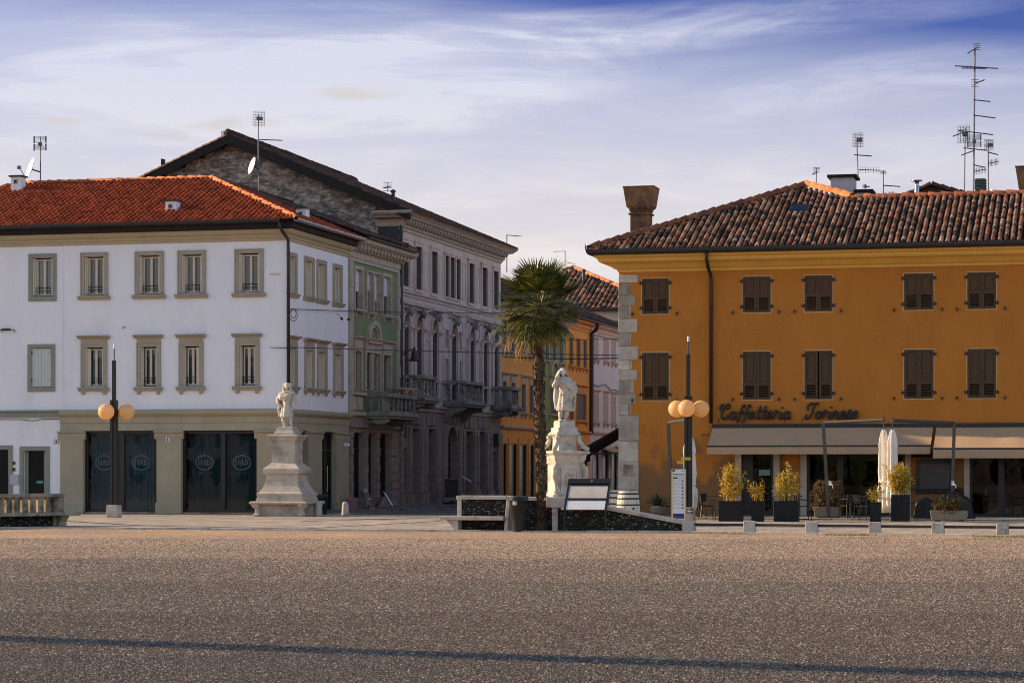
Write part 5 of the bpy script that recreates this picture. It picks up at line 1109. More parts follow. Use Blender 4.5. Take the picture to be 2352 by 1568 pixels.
mb = MB(); mb.add([(QX - .02, .6, 3.15), (QX - .02, 3.6, 3.15), (QX - 1.75, 3.4, 2.15), (QX - 1.75, .4, 2.15), (QX - .02, .6, 3.09), (QX - .02, 3.6, 3.09), (QX - 1.75, 3.4, 2.10), (QX - 1.75, .4, 2.10)], [(0, 1, 2, 3), (4, 5, 6, 7), (0, 3, 7, 4), (1, 2, 6, 5), (2, 3, 7, 6)])
mb.add([(QX - 1.75, .4, 2.15), (QX - 1.75, 3.4, 2.15), (QX - 1.75, 3.4, 1.9), (QX - 1.75, .4, 1.9)], [(0, 1, 2, 3)]); mb.tube([(QX, .7, 2.2), (QX - 1.7, .5, 2.14)], .03, 6); mb.build('side_awning', M('black_awning_canvas', (.022, .02, .018), .8, .2, 2, .1), cb)

# café lettering
GL = {
 'C': (1.45, [[(.95, 1.45), (1.25, 1.75), (1.15, 2.1), (.85, 2.05), (.58, 1.6), (.42, .9), (.5, .25), (.85, 0), (1.25, .2), (1.35, .55)], [(.55, 1.45), (.25, 1.3), (.02, 1.55), (.08, 1.95), (.4, 2.1)]]),
 'a': (1.1, [[(.85, .8), (.6, 1), (.22, .8), (.1, .35), (.35, 0), (.65, .2), (.86, .95)], [(.86, .95), (.82, .2), (.95, 0), (1.15, .2)]]),
 'f': (.78, [[(.8, 1.7), (.68, 2.0), (.48, 1.8), (.42, .9), (.38, 0), (.3, -.55)], [(.1, .9), (.8, .95)]]),
 'e': (.92, [[(.12, .5), (.5, .52), (.72, .75), (.5, 1), (.18, .8), (.1, .35), (.4, 0), (.95, .3)]]),
 't': (.75, [[(.46, 1.85), (.42, .9), (.42, .25), (.58, 0), (.85, .2)], [(.12, 1.1), (.8, 1.15)]]),
 'r': (.80, [[(.22, 1.3), (.27, 1.05), (.22, 0)], [(.24, .65), (.45, 1.0), (.72, .95)]]),
 'i': (.6, [[(.22, 1), (.2, .25), (.35, 0), (.62, .2)], [(.26, 1.5), (.27, 1.62), (.28, 1.5)]]),
 'o': (.98, [[(.5, 1), (.17, .78), (.12, .3), (.45, 0), (.78, .28), (.8, .75), (.5, 1)], [(.75, .85), (1.05, .8)]]),
 'n': (1.08, [[(.12, 1), (.14, 0)], [(.14, .6), (.42, 1), (.66, .85), (.68, .2), (.85, 0), (1.08, .2)]]),
 's': (.8, [[(.0, .1), (.42, 1.2), (.58, .7), (.52, .15), (.2, .0), (.1, .2)], [(.55, .1), (.82, .25)]]),
 'T': (1.45, [[(.25, 1.2), (.1, 1.7), (.45, 2.15), (.9, 2.1), (1.6, 2.2)], [(1.05, 2.1), (.95, 1.0), (.75, .2), (.3, -.05), (.1, .25), (.3, .5)]]),
}
def catmull(P, n=5):
    P = [P[0]] + P + [P[-1]]; out = []
    for i in range(1, len(P) - 2):
        for k in range(n):
            t = k / n; out.append(tuple(.5 * (2 * P[i][c] + (P[i + 1][c] - P[i - 1][c]) * t + (2 * P[i - 1][c] - 5 * P[i][c] + 4 * P[i + 1][c] - P[i + 2][c]) * t * t + (3 * P[i][c] - P[i - 1][c] - 3 * P[i + 1][c] + P[i + 2][c]) * t ** 3) for c in range(len(P[0]))))
    out.append(tuple(P[-2])); return out
ss = thing('shop_sign', 'dark cursive lettering on the orange wall above the long taupe awning', 'sign', (18, -.1, 3.5))
for word, p0, p1 in (('Caffetteria', 1651, 1826), ('Torinese', 1850, 1980)):
    x0, x1 = fx(p0), fx(p1); tot = sum(GL[ch][0] for ch in word); k = (x1 - x0 - .12) / tot; zb = fz(961, 0, 1800); hs = .27
    cur = x0
    for ch in word:
        mb = MB(F0); adv, strokes = GL[ch]
        for st in strokes:
            pts = [(cur + (px * 1.0) * k + py * hs * .22 - .03, .11, zb + py * hs * .86) for px, py in catmull(st)]
            mb.tube(pts, .042, 6)
            for q in (0, len(pts) // 2): mb.tube([pts[q], (pts[q][0], .0, pts[q][2])], .012, 4)
        mb.build('letter', M('dark_sign_metal', (.018, .016, .013), .5, .3, 5, .05, spec=.4), ss, smooth=True); cur += adv * k
# ================================================================ right-hand row of the street (seen only in reflections and from a step aside)
def right_house(t0, t1, ez, mat, label):
    h = thing('row_house', label, 'house', (16, (t0 + t1) / 2, 0)); FR = lambda u, d, z: (QX - d, u, z)
    n = max(2, int((t1 - t0) / 2.6)); ws = [(t0 + (i + .5) * (t1 - t0) / n - .5, t0 + (i + .5) * (t1 - t0) / n + .5) for i in range(n)]
    hl = [(a, b, z, z + 1.5) for a, b in ws for z in (4.3, 7.2)] + [(a - .2, b + .2, .1, 2.8) for a, b in ws]
    mb = MB(FR); holed(mb, t0, t1, 0, ez, hl, .2); mb.fr = None; mb.quad((QX + 9, t0, 0), (QX + 9, t1, 0), (QX + 9, t1, ez), (QX + 9, t0, ez)); mb.quad((QX, t0, 0), (QX + 9, t0, 0), (QX + 9, t0, ez), (QX, t0, ez)); mb.quad((QX, t1, 0), (QX + 9, t1, 0), (QX + 9, t1, ez), (QX, t1, ez)); mb.build('wall', mat, h)
    for a, b, c, e in hl:
        mb = MB(FR); rect_frame(mb, a - .1, b + .1, c - .1, e + .1, .1, -.01, .05); o = mb.build('window', TRIMG, h); mb = MB(FR); mb.quad((a, -.15, c), (b, -.15, c), (b, -.15, e), (a, -.15, e)); mb.build('pane', DARKPANE, o)
    mb = MB(); mb.add([(QX - .6, t0, ez), (QX + 9.6, t0, ez), (QX + 4.5, t0, ez + 2), (QX - .6, t1, ez), (QX + 9.6, t1, ez), (QX + 4.5, t1, ez + 2)], [(0, 1, 2), (3, 4, 5), (0, 2, 5, 3), (1, 2, 5, 4), (0, 1, 4, 3)]); mb.build('roof', TILE_BRN, h)
right_house(12.5, 24, 9.2, M('sandy_plaster', (.55, .40, .24), .9, .1, .8, .1), 'sandy house behind the cafe on the hidden side of the street')
right_house(24, 40, 8.6, PINKP, 'pale house further up the hidden side of the street')
right_house(40, 62, 8.8, ORANGE2, 'orange house at the far end of the hidden side of the street')

# lower neighbour left of the white building and the far side of the square (outside the picture; they shade, and the windows mirror them)
def plain_house(x0, x1, y0, y1, ez, mat, label, face, hts):
    h = thing('house', label, 'house', ((x0 + x1) / 2, (y0 + y1) / 2, 0)); yf = y0 if face < 0 else y1; FR = lambda u, d, z: (u, yf + face * d, z)
    n = max(2, int((x1 - x0) / 3.2)); us = [x0 + (i + .5) * (x1 - x0) / n for i in range(n)]; hl = [(u - .5, u + .5, z, z + 1.6) for u in us for z in hts] + [(u - .8, u + .8, .05, 2.6) for u in us]
    mb = MB(FR); holed(mb, x0, x1, 0, ez, hl, .2); mb.fr = None; yb = y1 if face < 0 else y0; mb.quad((x0, yb, 0), (x1, yb, 0), (x1, yb, ez), (x0, yb, ez)); mb.quad((x0, y0, 0), (x0, y1, 0), (x0, y1, ez), (x0, y0, ez)); mb.quad((x1, y0, 0), (x1, y1, 0), (x1, y1, ez), (x1, y0, ez)); mb.build('wall', mat, h)
    for a, b, c, e in hl:
        mb = MB(FR); rect_frame(mb, a - .12, b + .12, c - .12, e + .12, .12, -.01, .05); o = mb.build('window', TRIMG, h); mb = MB(FR); mb.quad((a, -.15, c), (b, -.15, c), (b, -.15, e), (a, -.15, e)); mb.build('pane', DARKPANE, o)
    ym = (y0 + y1) / 2; mb = MB(); mb.add([(x0, y0 - .6, ez), (x0, y1 + .6, ez), (x0, ym, ez + 2.2), (x1, y0 - .6, ez), (x1, y1 + .6, ez), (x1, ym, ez + 2.2)], [(0, 1, 2), (3, 4, 5), (0, 2, 5, 3), (1, 2, 5, 4), (0, 1, 4, 3)]); mb.build('roof', TILE_BRN, h)
plain_house(-44, -17.6, .0, 9, 7.2, M('sandy_plaster', (.55, .40, .24)), 'low sandy house adjoining the white building beyond the left edge', -1, (4.2,))
plain_house(-110, -62, -190, -176, 12.5, PINKP, 'pale house on the opposite side of the square', 1, (4.2, 7.6, 10.2))
plain_house(-62, -24, -190, -176, 14.5, ORANGE2, 'orange house on the opposite side of the square', 1, (4.2, 7.6, 11))
plain_house(-24, 12, -190, -176, 12.0, GREENP2, 'greenish house on the opposite side of the square', 1, (4.2, 7.6))
plain_house(12, 52, -190, -176, 13.5, M('sandy_plaster', (.55, .40, .24)), 'sandy house on the opposite side of the square', 1, (4.2, 7.6, 10.6))
plain_house(52, 100, -190, -176, 12.5, PALST, 'grey house on the opposite side of the square', 1, (4.2, 7.6))
# ================================================================ street lamps
def globe_lamp(px, py, label, angs):
    gx, gy = G(px, py); t = thing('street_lamp', label, 'street lamp', (gx, gy, 0), 'globe lamps on the square')
    mb = MB(); mb.frustum((gx, gy), .205, .205, .19, .19, 0, .42); mb.build('base', PALEST, t, bevel=.02)
    mb = MB(); mb.box(gx - .115, gx - .02, gy - .09, gy + .09, .42, 3.95); mb.box(gx + .02, gx + .115, gy - .09, gy + .09, .42, 3.95); mb.box(gx - .03, gx + .03, gy - .05, gy + .05, .42, 5.25); mb.box(gx - .055, gx + .055, gy - .055, gy + .055, 3.95, 5.28)
    mb.build('post', DARKMETAL, t)
    mb = MB(); mb.tube([(gx, gy, 5.28), (gx, gy, 5.68)], .022, 6); f = mb.build('finial', DARKMETAL, t)
    mb = MB(); mb.tube([(gx, gy, 5.68), (gx, gy, 5.84)], .034, 8); mb.build('finial_tip', WHITEP, f)
    for dx, dd in angs:
        wx = dx * _cs + dd * -_sn; wy = dx * _sn + dd * _cs
        mb = MB(); mb.tube([(gx, gy, 3.55), (gx + wx * .5, gy + wy * .5, 3.55)], .035, 8); a = mb.build('arm', DARKMETAL, t)
        mb = MB(); mb.sphere((gx + wx, gy + wy, 3.55), .275, 28, 18); mb.build('globe', GLOBE, a, smooth=True)
    return t
globe_lamp(262, 1188, 'black globe lamp in front of the dark shopfront of the white building', [(-.20, -.40), (.41, .06), (-.19, .38)])
lamp2 = globe_lamp(1581, 1195, 'black globe lamp with three amber globes beside the tall information panel', [(-.085, -.42), (-.35, .22), (.41, .16)])
g = G(1581, 1195)
mb = MB(); mb.box(g[0] - .02, g[0] + .19, g[1] - .212, g[1] - .203, .24, .37); o = mb.build('base_plate', M('brown_plate', (.05, .035, .02), .6, .1, 3, 0), lamp2)
mb = MB(); y = g[1] - .215
for x0 in (.01, .065): mb.box(g[0] + x0, g[0] + x0 + .045, y - .002, y, .27, .34)
mb.quad((g[0] + .12, y, .295), (g[0] + .15, y, .295), (g[0] + .15, y, .315), (g[0] + .12, y, .315)); mb.quad((g[0] + .15, y, .27), (g[0] + .18, y, .305), (g[0] + .15, y, .34)); mb.build('plate_pictogram', WHITEP, o, recalc=False)
# ================================================================ cobbled parapet in the middle
PB = -19.9
def pebbles(mb, P, w, h, seed, size=.085, top=None):
    rnd = random.Random(seed); rows = int(h / (size * .62))
    for j in range(rows):
        z = (j + .5) * h / rows; u = rnd.uniform(0, size)
        while u < w - .03:
            L = size * rnd.uniform(.6, 1.3)
            if (top is None or z < top(u) - .02) and u + L / 2 < w: mb.sphere(P(u + L / 2, z), (L * .46, .03, h / rows * .40), 6, 4)
            u += L * 1.02
cp = thing('parapet', 'low cobble parapet framed in pale stone with bench ledge and ramped coping', 'parapet', (14.5, PB, 0))
xa, xb, xc, xd, xe, xf, xg, xh = (fx(1050.6, PB), fx(1059.5, PB), fx(1164, PB), fx(1176, PB), fx(1268, PB), fx(1281, PB), fx(1567, PB), fx(1593, PB))
mb = MB(); mb.box(xb, xc, PB + .06, PB + .5, 0, .84); mb.box(xd, xe, PB + .36, PB + .7, 0, .80)
xs = fx(1396, PB); z_hi = .66; z_lo = .30
mb.prism([(xf, .0), (xg, .0), (xg, z_lo - .1), (xs, z_hi - .1), (xf, z_hi - .1)], PB + .05, PB + .45); mb.build('wall_core', MORTAR, cp)
mb = MB(); pebbles(mb, lambda u, z: (xb + u, PB + .06, z), xc - xb, .82, 1); mb.build('cobbles', PEBBLE, cp, smooth=True); mb = MB(); pebbles(mb, lambda u, z: (xd + u, PB + .36, z), xe - xd, .78, 2); mb.build('cobbles', PEBBLE, cp, smooth=True); mb = MB()
pebbles(mb, lambda u, z: (xf + u, PB + .05, z), xg - xf, z_hi - .1, 3, top=lambda u: (z_hi - .1) if xf + u < xs else (z_hi - .1) + (z_lo - z_hi) * (xf + u - xs) / (xg - xs)); mb.build('cobbles', PEBBLE, cp, smooth=True)
mb = MB(); mb.box(xa, xb, PB, PB + .5, 0, .83); mb.build('post', PALEST, cp, bevel=.012); mb = MB(); mb.prism_x([(PB - .32, 0), (PB - .02, .93), (PB + .55, .93), (PB + .55, 0)], xc, xc + .10); mb.build('post', PALEST, cp, bevel=.012); mb = MB(); mb.box(xe, xf, PB - .02, PB + .4, 0, .62); mb.build('post', PALEST, cp, bevel=.012); mb = MB(); mb.box(xg, xh, PB - .05, PB + .45, 0, .295); mb.build('post', PALEST, cp, bevel=.012)
mb = MB(); mb.box(xa - .02, xc - .002, PB - .04, PB + .55, .835, .935); mb.build('coping', PALEST, cp, bevel=.012); mb = MB(); mb.box(xc + .102, xe + .05, PB + .30, PB + .75, .80, .90); mb.build('coping', PALEST, cp, bevel=.012); mb = MB(); mb.box(xe - .14, xf + .2, PB - .06, PB + .29, .63, .90); mb.build('coping', PALEST, cp, bevel=.012); mb = MB()
mb.prism([(xf + .2, z_hi - .098), (xs, z_hi - .098), (xg, z_lo - .098), (xg, z_lo), (xs, z_hi), (xf + .2, z_hi)], PB - .02, PB + .5); mb.build('coping', PALEST, cp, bevel=.012)
mb = MB(); mb.box(fx(1012, PB - .3), xc - .002, PB - .40, PB + .0, .29, .39); mb.prism([(fx(1032, PB), .289), (xb, .289), (xb, 0), (fx(1047, PB), 0), (fx(1044, PB), .14)], PB - .33, PB - .02); mb.build('bench_ledge', PALEST, cp, bevel=.015)
# balustrade bench at the left
ex, ey = G(140, 1206.5); du = Vector((.48, .877)); du.normalize(); nv = Vector((du.y, -du.x))
bl = thing('balustrade_bench', 'mossy stone bench with slatted balustrade back at the left edge of the square', 'bench', (ex, ey, 0))
def Bf(u, d, z): return (ex - du.x * u + nv.x * d, ey - du.y * u + nv.y * d, z)
mb = MB(Bf); mb.box(-.02, 5.5, -.14, .16, .83, .935); mb.build('top_rail', OLDST, bl, bevel=.012)
mb = MB(Bf)
for i in range(18): u = .40 + i * .272; mb.box(u, u + .20, -.07, .09, .40, .83)
mb.build('balustrade_slats', OLDST, bl, bevel=.008)
mb = MB(Bf); mb.box(.0, .36, -.12, .14, .0, .829); mb.box(2.9, 3.05, -.1, .1, 0, .3)
mb.prism_x([(.14, 0), (.30, 0), (.30, .12), (.45, .299), (.14, .299)], .02, .28); mb.prism_x([(.14, 0), (.30, 0), (.30, .12), (.45, .299), (.14, .299)], 2.4, 2.66); mb.build('support', OLDST, bl, bevel=.01)
mb = MB(Bf); mb.box(-.3, 5.5, .0, .55, .30, .399); mb.build('seat', OLDST, bl, bevel=.015)
mb = MB(Bf); mb.box(.36, 5.5, -.04, .06, 0, .299); mb.build('wall_core', MORTAR, bl)
mb = MB(Bf)
rnd = random.Random(4)
for j in range(4):
    u = .4
    while u < 5.4:
        L = rnd.uniform(.06, .12); vs = (u + L / 2, .06, .04 + j * .065); mb.sphere(vs, (L * .46, .03, .028), 6, 4); u += L * 1.05
mb.build('cobbles', PEBBLE, bl, smooth=True)
# ================================================================ bollards with iron bars
bs = [G(1722, 1222.5), G(1865, 1224.5), G(2010, 1226), G(2155, 1227.5), G(2303, 1229)]
BL = ['square stone block bollard nearest the ramped parapet', 'square stone block bollard in front of the stone shrub trough', 'square stone block bollard in front of the closed parasols', 'square stone block bollard in front of the tarpaulin pile', 'square stone block bollard at the right edge of the square']
b0 = None
for i, (x, y) in enumerate(bs):
    if b0 is None:
        b0 = thing('bollard', BL[0], 'bollard', (x, y, 0), 'square stone bollards along the gravel', local=True)
        mb = MB(); mb.frustum((0, 0), .155, .155, .148, .148, 0, .305); mb.build('block', PALEST, b0, bevel=.014)
        mb = MB(); mb.frustum((0, 0), .05, .05, .04, .04, .304, .315); mb.build('top_pin', OLDST, b0)
    else:
        c = copy_tree(b0); c.location = (x, y, 0); c['label'] = BL[i]; c.rotation_euler = (0, 0, .03 * (-1) ** i)
ends = [(xh, PB + .1)] + bs + [(28.0, -21.2)]
RL = ['the ramped parapet end and the first bollard', 'the first and second bollards', 'the second and third bollards', 'the third and fourth bollards', 'the fourth and fifth bollards', 'the last bollard and the right edge']
for i in range(6):
    (x0, y0), (x1, y1) = ends[i], ends[i + 1]; d = Vector((x1 - x0, y1 - y0)).normalized() * .15; s = Vector((-d.y, d.x)).normalized() * .02
    mb = MB(); p = [Vector((x0, y0)) + (d if i else d * .1), Vector((x1, y1)) - d]
    vs = [(q.x + sg * s.x, q.y + sg * s.y, z) for q in p for sg in (-1, 1) for z in (.17, .235)]
    mb.add(vs, [(0, 1, 3, 2), (4, 5, 7, 6), (0, 2, 6, 4), (1, 3, 7, 5), (0, 1, 5, 4), (2, 3, 7, 6)])
    tag(mb.build('iron_bar', DARKMETAL, org=(x0, y0, 0)), 'black iron bar spanning between ' + RL[i], 'rail', 'iron bars between the bollards')
def cone_bollard(px, py, label):
    x, y = G(px, py); t = thing('stone_bollard', label, 'bollard', (x, y, 0), 'round stone bollards at the street mouth')
    mb = MB(); mb.lathe((x, y, 0), [(.135, 0), (.13, .05), (.115, .36), (.10, .43), (.06, .47), (.01, .48)], 16); mb.build('shaft', PALEST, t, smooth=True)
    mb = MB(); mb.lathe((x, y, 0), [(.15, 0), (.15, .02), (.137, .03)], 16); mb.build('foot', OLDST, t)
cone_bollard(732, 1185, 'sunlit round stone bollard beside the bewigged statue'); cone_bollard(793, 1183, 'shaded round stone bollard beside the corner shop door of the white building')
# bins
def bin_(x, y, r0, r1, h, label, square=False):
    t = thing('litter_bin', label, 'bin', (x, y, 0))
    mb = MB(); mb.lathe((x, y, 0), [(r0 * .9, 0), (r0, .02), (r1, h - .12), (r1 * 1.02, h - .12), (r1 * 1.02, h - .06)], 20); mb.build('body', BINMAT, t, smooth=True)
    mb = MB(); mb.lathe((x, y, 0), [(r1 * 1.10, h - .06), (r1 * 1.12, h - .03), (r1 * 1.05, h), (r1 * .5, h + .01)], 20); mb.build('lid', BINMAT, t); return t
x, y = G(1191, 1220); bt = bin_(x, y, .15, .24, .93, 'dark tapered litter bin between the cobbled bench and the palm trunk')
mb = MB(); vs = []
for a in (-2.05, -1.75, -1.5): vs += [(x + .238 * math.cos(a), y + .238 * math.sin(a), .70), (x + .241 * math.cos(a), y + .241 * math.sin(a), .80)]
mb.add(vs, [(0, 2, 3, 1), (2, 4, 5, 3)]); mb.build('sticker', M('pale_sticker', (.35, .37, .38), .6, .2, 20, 0), bt)
bin_(fx(735, .3), .3, .24, .27, .72, 'round black bin standing behind the bewigged statue')
# ================================================================ map lectern
x0, x1 = fx(1297, PB - .5), fx(1391, PB - .5); y0 = PB - .5
lb = thing('info_lectern', 'black slanted map lectern with faded sheets in front of the cobbled parapet', 'lectern', ((x0 + x1) / 2, y0, 0))
def Lf(u, d, z): return (u, y0 + .62 * (z - .58) / .8 - d, z)
mb = MB(); mb.box(x0 - .02, x0 + .02, y0 - .02, y0 + .02, 0, .62); mb.box(x1 - .02, x1 + .02, y0 - .02, y0 + .02, 0, .62); mb.fr = Lf
for u in (x0, x1): mb.box(u - .025, u + .025, -.02, .025, .58, 1.30)
mb.box(x0 - .03, x1 + .03, -.02, .04, 1.27, 1.39); mb.box(x0, x1, -.02, .03, 1.21, 1.235); mb.box(x0, x1, -.02, .03, .83, .88); mb.box(x0, x1, -.04, .0, .58, 1.3); mb.build('frame', BLACKGL, lb)
mb = MB(Lf); mb.box(x0 + .03, x1 - .03, .001, .012, .885, 1.205); mb.build('map_sheet', BOARDTAN, lb)
mb = MB(Lf); mb.box(x0 + .03, x1 - .03, .001, .014, .59, .825); mb.build('lower_panel', M('scuffed_white_panel', (.62, .63, .66), .5, .08, 3, 0, c2=(.4, .45, .45), c2lo=.6, c2hi=.75), lb)
mb = MB(Lf); c = (x0 + x1) / 2 + .06
for i in range(16):
    a, b = 2 * math.pi * i / 16, 2 * math.pi * (i + 1) / 16; mb.quad(*[(c + r * math.cos(q), .043, 1.33 + r * math.sin(q)) for q, r in ((a, .022), (b, .022), (b, .012), (a, .012))])
mb.build('round_emblem', M('pink_emblem', (.6, .35, .5), .6, 0, 3, 0), lb, recalc=False)
# ================================================================ information panel
k_ = 74.8; y0 = -8.3; x0, x1 = fx(1542, y0), fx(1575, y0); zt = fz(1077, y0, 1558)
ip = thing('information_sign', 'tall narrow white information panel with yellow edges beside the right globe lamp', 'sign', ((x0 + x1) / 2, y0, 0))
P_ = Ff(y0)
mb = MB(P_); mb.box(x0, x0 + .035, -.06, .012, .05, zt); mb.box(x1 - .03, x1, -.06, .012, .05, zt); mb.box(x0 + .0351, x1 - .0301, -.06, .012, .05, .08); mb.build('yellow_edge', YELLOWS, ip)
mb = MB(P_); mb.box(x0 + .0355, x1 - .0305, -.05, .006, .081, zt); mb.build('board', WHITEP, ip)
DK = M('print_black', (.02, .02, .02), .6, 0, 3, 0); GYI = M('print_grey', (.22, .22, .24), .6, 0, 3, 0)
cx = (x0 + x1) / 2; text_mesh('lettering', 'PALMANOVA', .058, P_, cx, .009, zt - .16, DK, ip, bold=.0015)
mb = MB(P_); mb.box(x0 + .04, x0 + .11, .006, .009, zt - .08, zt - .01); mb.box(x0 + .06, x0 + .20, .006, .009, zt - .29, zt - .25)
for r in range(9): z = zt - .37 - r * .105; mb.box(x1 - .15, x1 - .05, .006, .009, z - .01, z + .005); mb.prism([(x1 - .13, z + .012), (x1 - .10, z + .04), (x1 - .07, z + .012)], .006, .009)
mb.build('print_blocks', DK, ip)
mb = MB(P_)
for r in range(9):
    z = zt - .35 - r * .105; mb.box(x0 + .06, x1 - .06, .006, .0085, z + .03, z + .034); mb.box(x0 + .06, x0 + .12, .006, .0085, z - .02, z - .008); mb.box(x0 + .15, x0 + .20, .006, .0085, z - .02, z - .008); mb.box(x0 + .24, x0 + .27, .006, .0085, z + .005, z + .02)
mb.box(x0 + .06, x1 - .05, .006, .0085, zt - .215, zt - .207); mb.box(x0 + .24, x1 - .06, .006, .0085, zt - .275, zt - .262); mb.box(x1 - .13, x1 - .05, .006, .0085, zt - .065, zt - .05); mb.build('print_lines', GYI, ip)
mb = MB(P_)
for r, n in enumerate((1, 1, 1, 2, 1, 2, 2, 3, 1)):
    for q in range(n): z = zt - .35 - r * .105; mb.box(x0 + .06 + q * .05, x0 + .09 + q * .05, .006, .009, z + .005, z + .02)
mb.build('yellow_tags', YELLOWS, ip)
mb = MB(P_); mb.box(x0 + .055, x1 - .05, .006, .009, .10, .26); o = mb.build('photo_strip', M('blue_sky_photo', (.03, .04, .22), .5, .4, 6, 0), ip)
mb = MB(P_); mb.box(x0 + .055, x1 - .05, .009, .0105, .10, .15); mb.build('photo_ground', M('photo_ground', (.12, .09, .10), .5, .6, 30, 0), o)
mb = MB(P_); mb.box(x0 + .06, x0 + .09, .009, .011, zt - .065, zt - .025); mb.build('emblem', M('blue_emblem', (.10, .25, .6), .5, 0, 3, 0), ip)
# finger post
y1 = y0 - .25; xp = fx(1561.5, y1)
fp = thing('finger_post', 'dark post with two yellow direction fingers above the information panel', 'signpost', (xp, y1, 0))
mb = MB(); mb.tube([(xp, y1 + .5, 0), (xp, y1 + .5, 2.12)], .025, 8); mb.build('post', DARKMETAL, fp)
P2 = Ff(y1 + .47); u0, u1 = fx(1559, y1), fx(1581.5, y1); za, zb = fz(1056, y1, 1570), fz(1049.5, y1, 1570)
mb = MB(P2); mb.prism([(u0, za), (u1 - .03, za), (u1, (za + zb) / 2), (u1 - .03, zb), (u0, zb)], 0, .02); o = mb.build('finger', YELLOWS, fp); text_mesh('lettering', 'COLLIO', .055, P2, (u0 + u1) / 2 + .02, .023, (za + zb) / 2, M('print_brown', (.22, .08, .01)), o)
u0, u1 = fx(1548.5, y1), fx(1563, y1); za, zb = fz(1064.5, y1, 1570), fz(1058, y1, 1570)
mb = MB(P2); mb.prism([(u0 + .02, za), (u1, za), (u1, zb), (u0, zb)], 0, .02); o = mb.build('finger', YELLOWS, fp); text_mesh('lettering', 'MUSEI', .05, P2, (u0 + u1) / 2, .023, (za + zb) / 2, M('print_brown', (.22, .08, .01)), o)
# ================================================================ barrels
def barrel(px, top, y, label, word, wa):
    x, z = FS(px, top, y); t = thing('wine_barrel', label, 'barrel', (x, y, 0), 'wine barrels behind the parapet'); h = z
    pr = [(.27, 0), (.305, .15), (.33, .35), (.335, h / 2), (.33, h - .35), (.305, h - .15), (.27, h - .002)]
    mb = MB(); n = 22
    for i in range(n):
        a, b = 2 * math.pi * i / n + .008, 2 * math.pi * (i + 1) / n - .008
        vs = [(x + r * math.cos(q), y + r * math.sin(q), zz) for r, zz in pr for q in (a, b)]; mb.add(vs, [(2 * j, 2 * j + 1, 2 * j + 3, 2 * j + 2) for j in range(len(pr) - 1)])
    mb.build('staves', BARREL, t)
    mb = MB(); mb.lathe((x, y, 0), [(.262, .005), (.262, h - .04), (.0, h - .04)], 20); mb.build('barrel_head', DARKWOOD, t)
    for zz, r in ((.10, .300), (.32, .333), (h - .40, .333), (h - .22, .318), (h - .08, .295)):
        mb = MB(); mb.lathe((x, y, 0), [(r, zz - .022), (r + .007, zz - .02), (r + .007, zz + .02), (r, zz + .022)], 24); mb.build('hoop', M('dark_hoop_iron', (.05, .05, .055), .5, .4, 6, .1, metal=.5), t, smooth=True)
    def Cy(u, d, z): a = wa + u / .34; return (x + (.336 + d) * math.cos(a), y + (.336 + d) * math.sin(a), z)
    text_mesh('lettering', word, .11, Cy, 0, .003, h / 2 - .02, M('stencil_brown', (.10, .06, .035)), t)
    mb = MB(Cy); mb.sphere((.42 if word != 'VINO' else .5, 0, h / 2), .035, 10, 6); mb.build('bung', BLACKGL, t)
barrel(1443, 1127, -13.5, 'whitewashed wine barrel with dark hoops in front of the stone quoins, the nearer one', 'VINDIO', -2.15); barrel(1424, 1125, -12.6, 'whitewashed wine barrel half hidden behind the nearer barrel', 'VINO', -2.5)
# ================================================================ palm
PX, PY = G(1243, 1219); PY += .25; PX = fx(1243, PY)
pm = thing('palm_tree', 'tall fan palm with shaggy trunk standing in front of the cobbled parapet', 'palm tree', (PX, PY, 0)); rnd = random.Random(21)
mb = MB(); tp = [(PX + .02 * math.sin(z * 1.3) - .012 * z, PY, z) for z in [i * .28 for i in range(22)]]
mb.tube(tp, [.18 if i == 0 else .125 + .014 * math.sin(i * 2.1) for i in range(22)], 14)
for i in range(620):
    z = rnd.uniform(.1, 5.75); a = rnd.uniform(0, 2 * math.pi); r = .125; cx, cy = PX - .012 * z + .02 * math.sin(z * 1.3), PY
    b = Vector((cx + r * math.cos(a), cy + r * math.sin(a), z)); o_ = Vector((math.cos(a), math.sin(a), 0)); s_ = Vector((-math.sin(a), math.cos(a), 0)); L = rnd.uniform(.07, .17); w = rnd.uniform(.02, .045)
    tip = b + o_ * rnd.uniform(.02, .07) + Vector((0, 0, L if rnd.random() < .6 else -L)) + s_ * rnd.uniform(-.05, .05)
    mb.add([tuple(b - s_ * w - o_ * .02), tuple(b + s_ * w - o_ * .02), tuple(tip), tuple(b + o_ * .03)], [(0, 1, 3), (1, 2, 3), (2, 0, 3)])
mb.build('trunk', TRUNK, pm)
CZp = 6.0; CXp = PX - .05
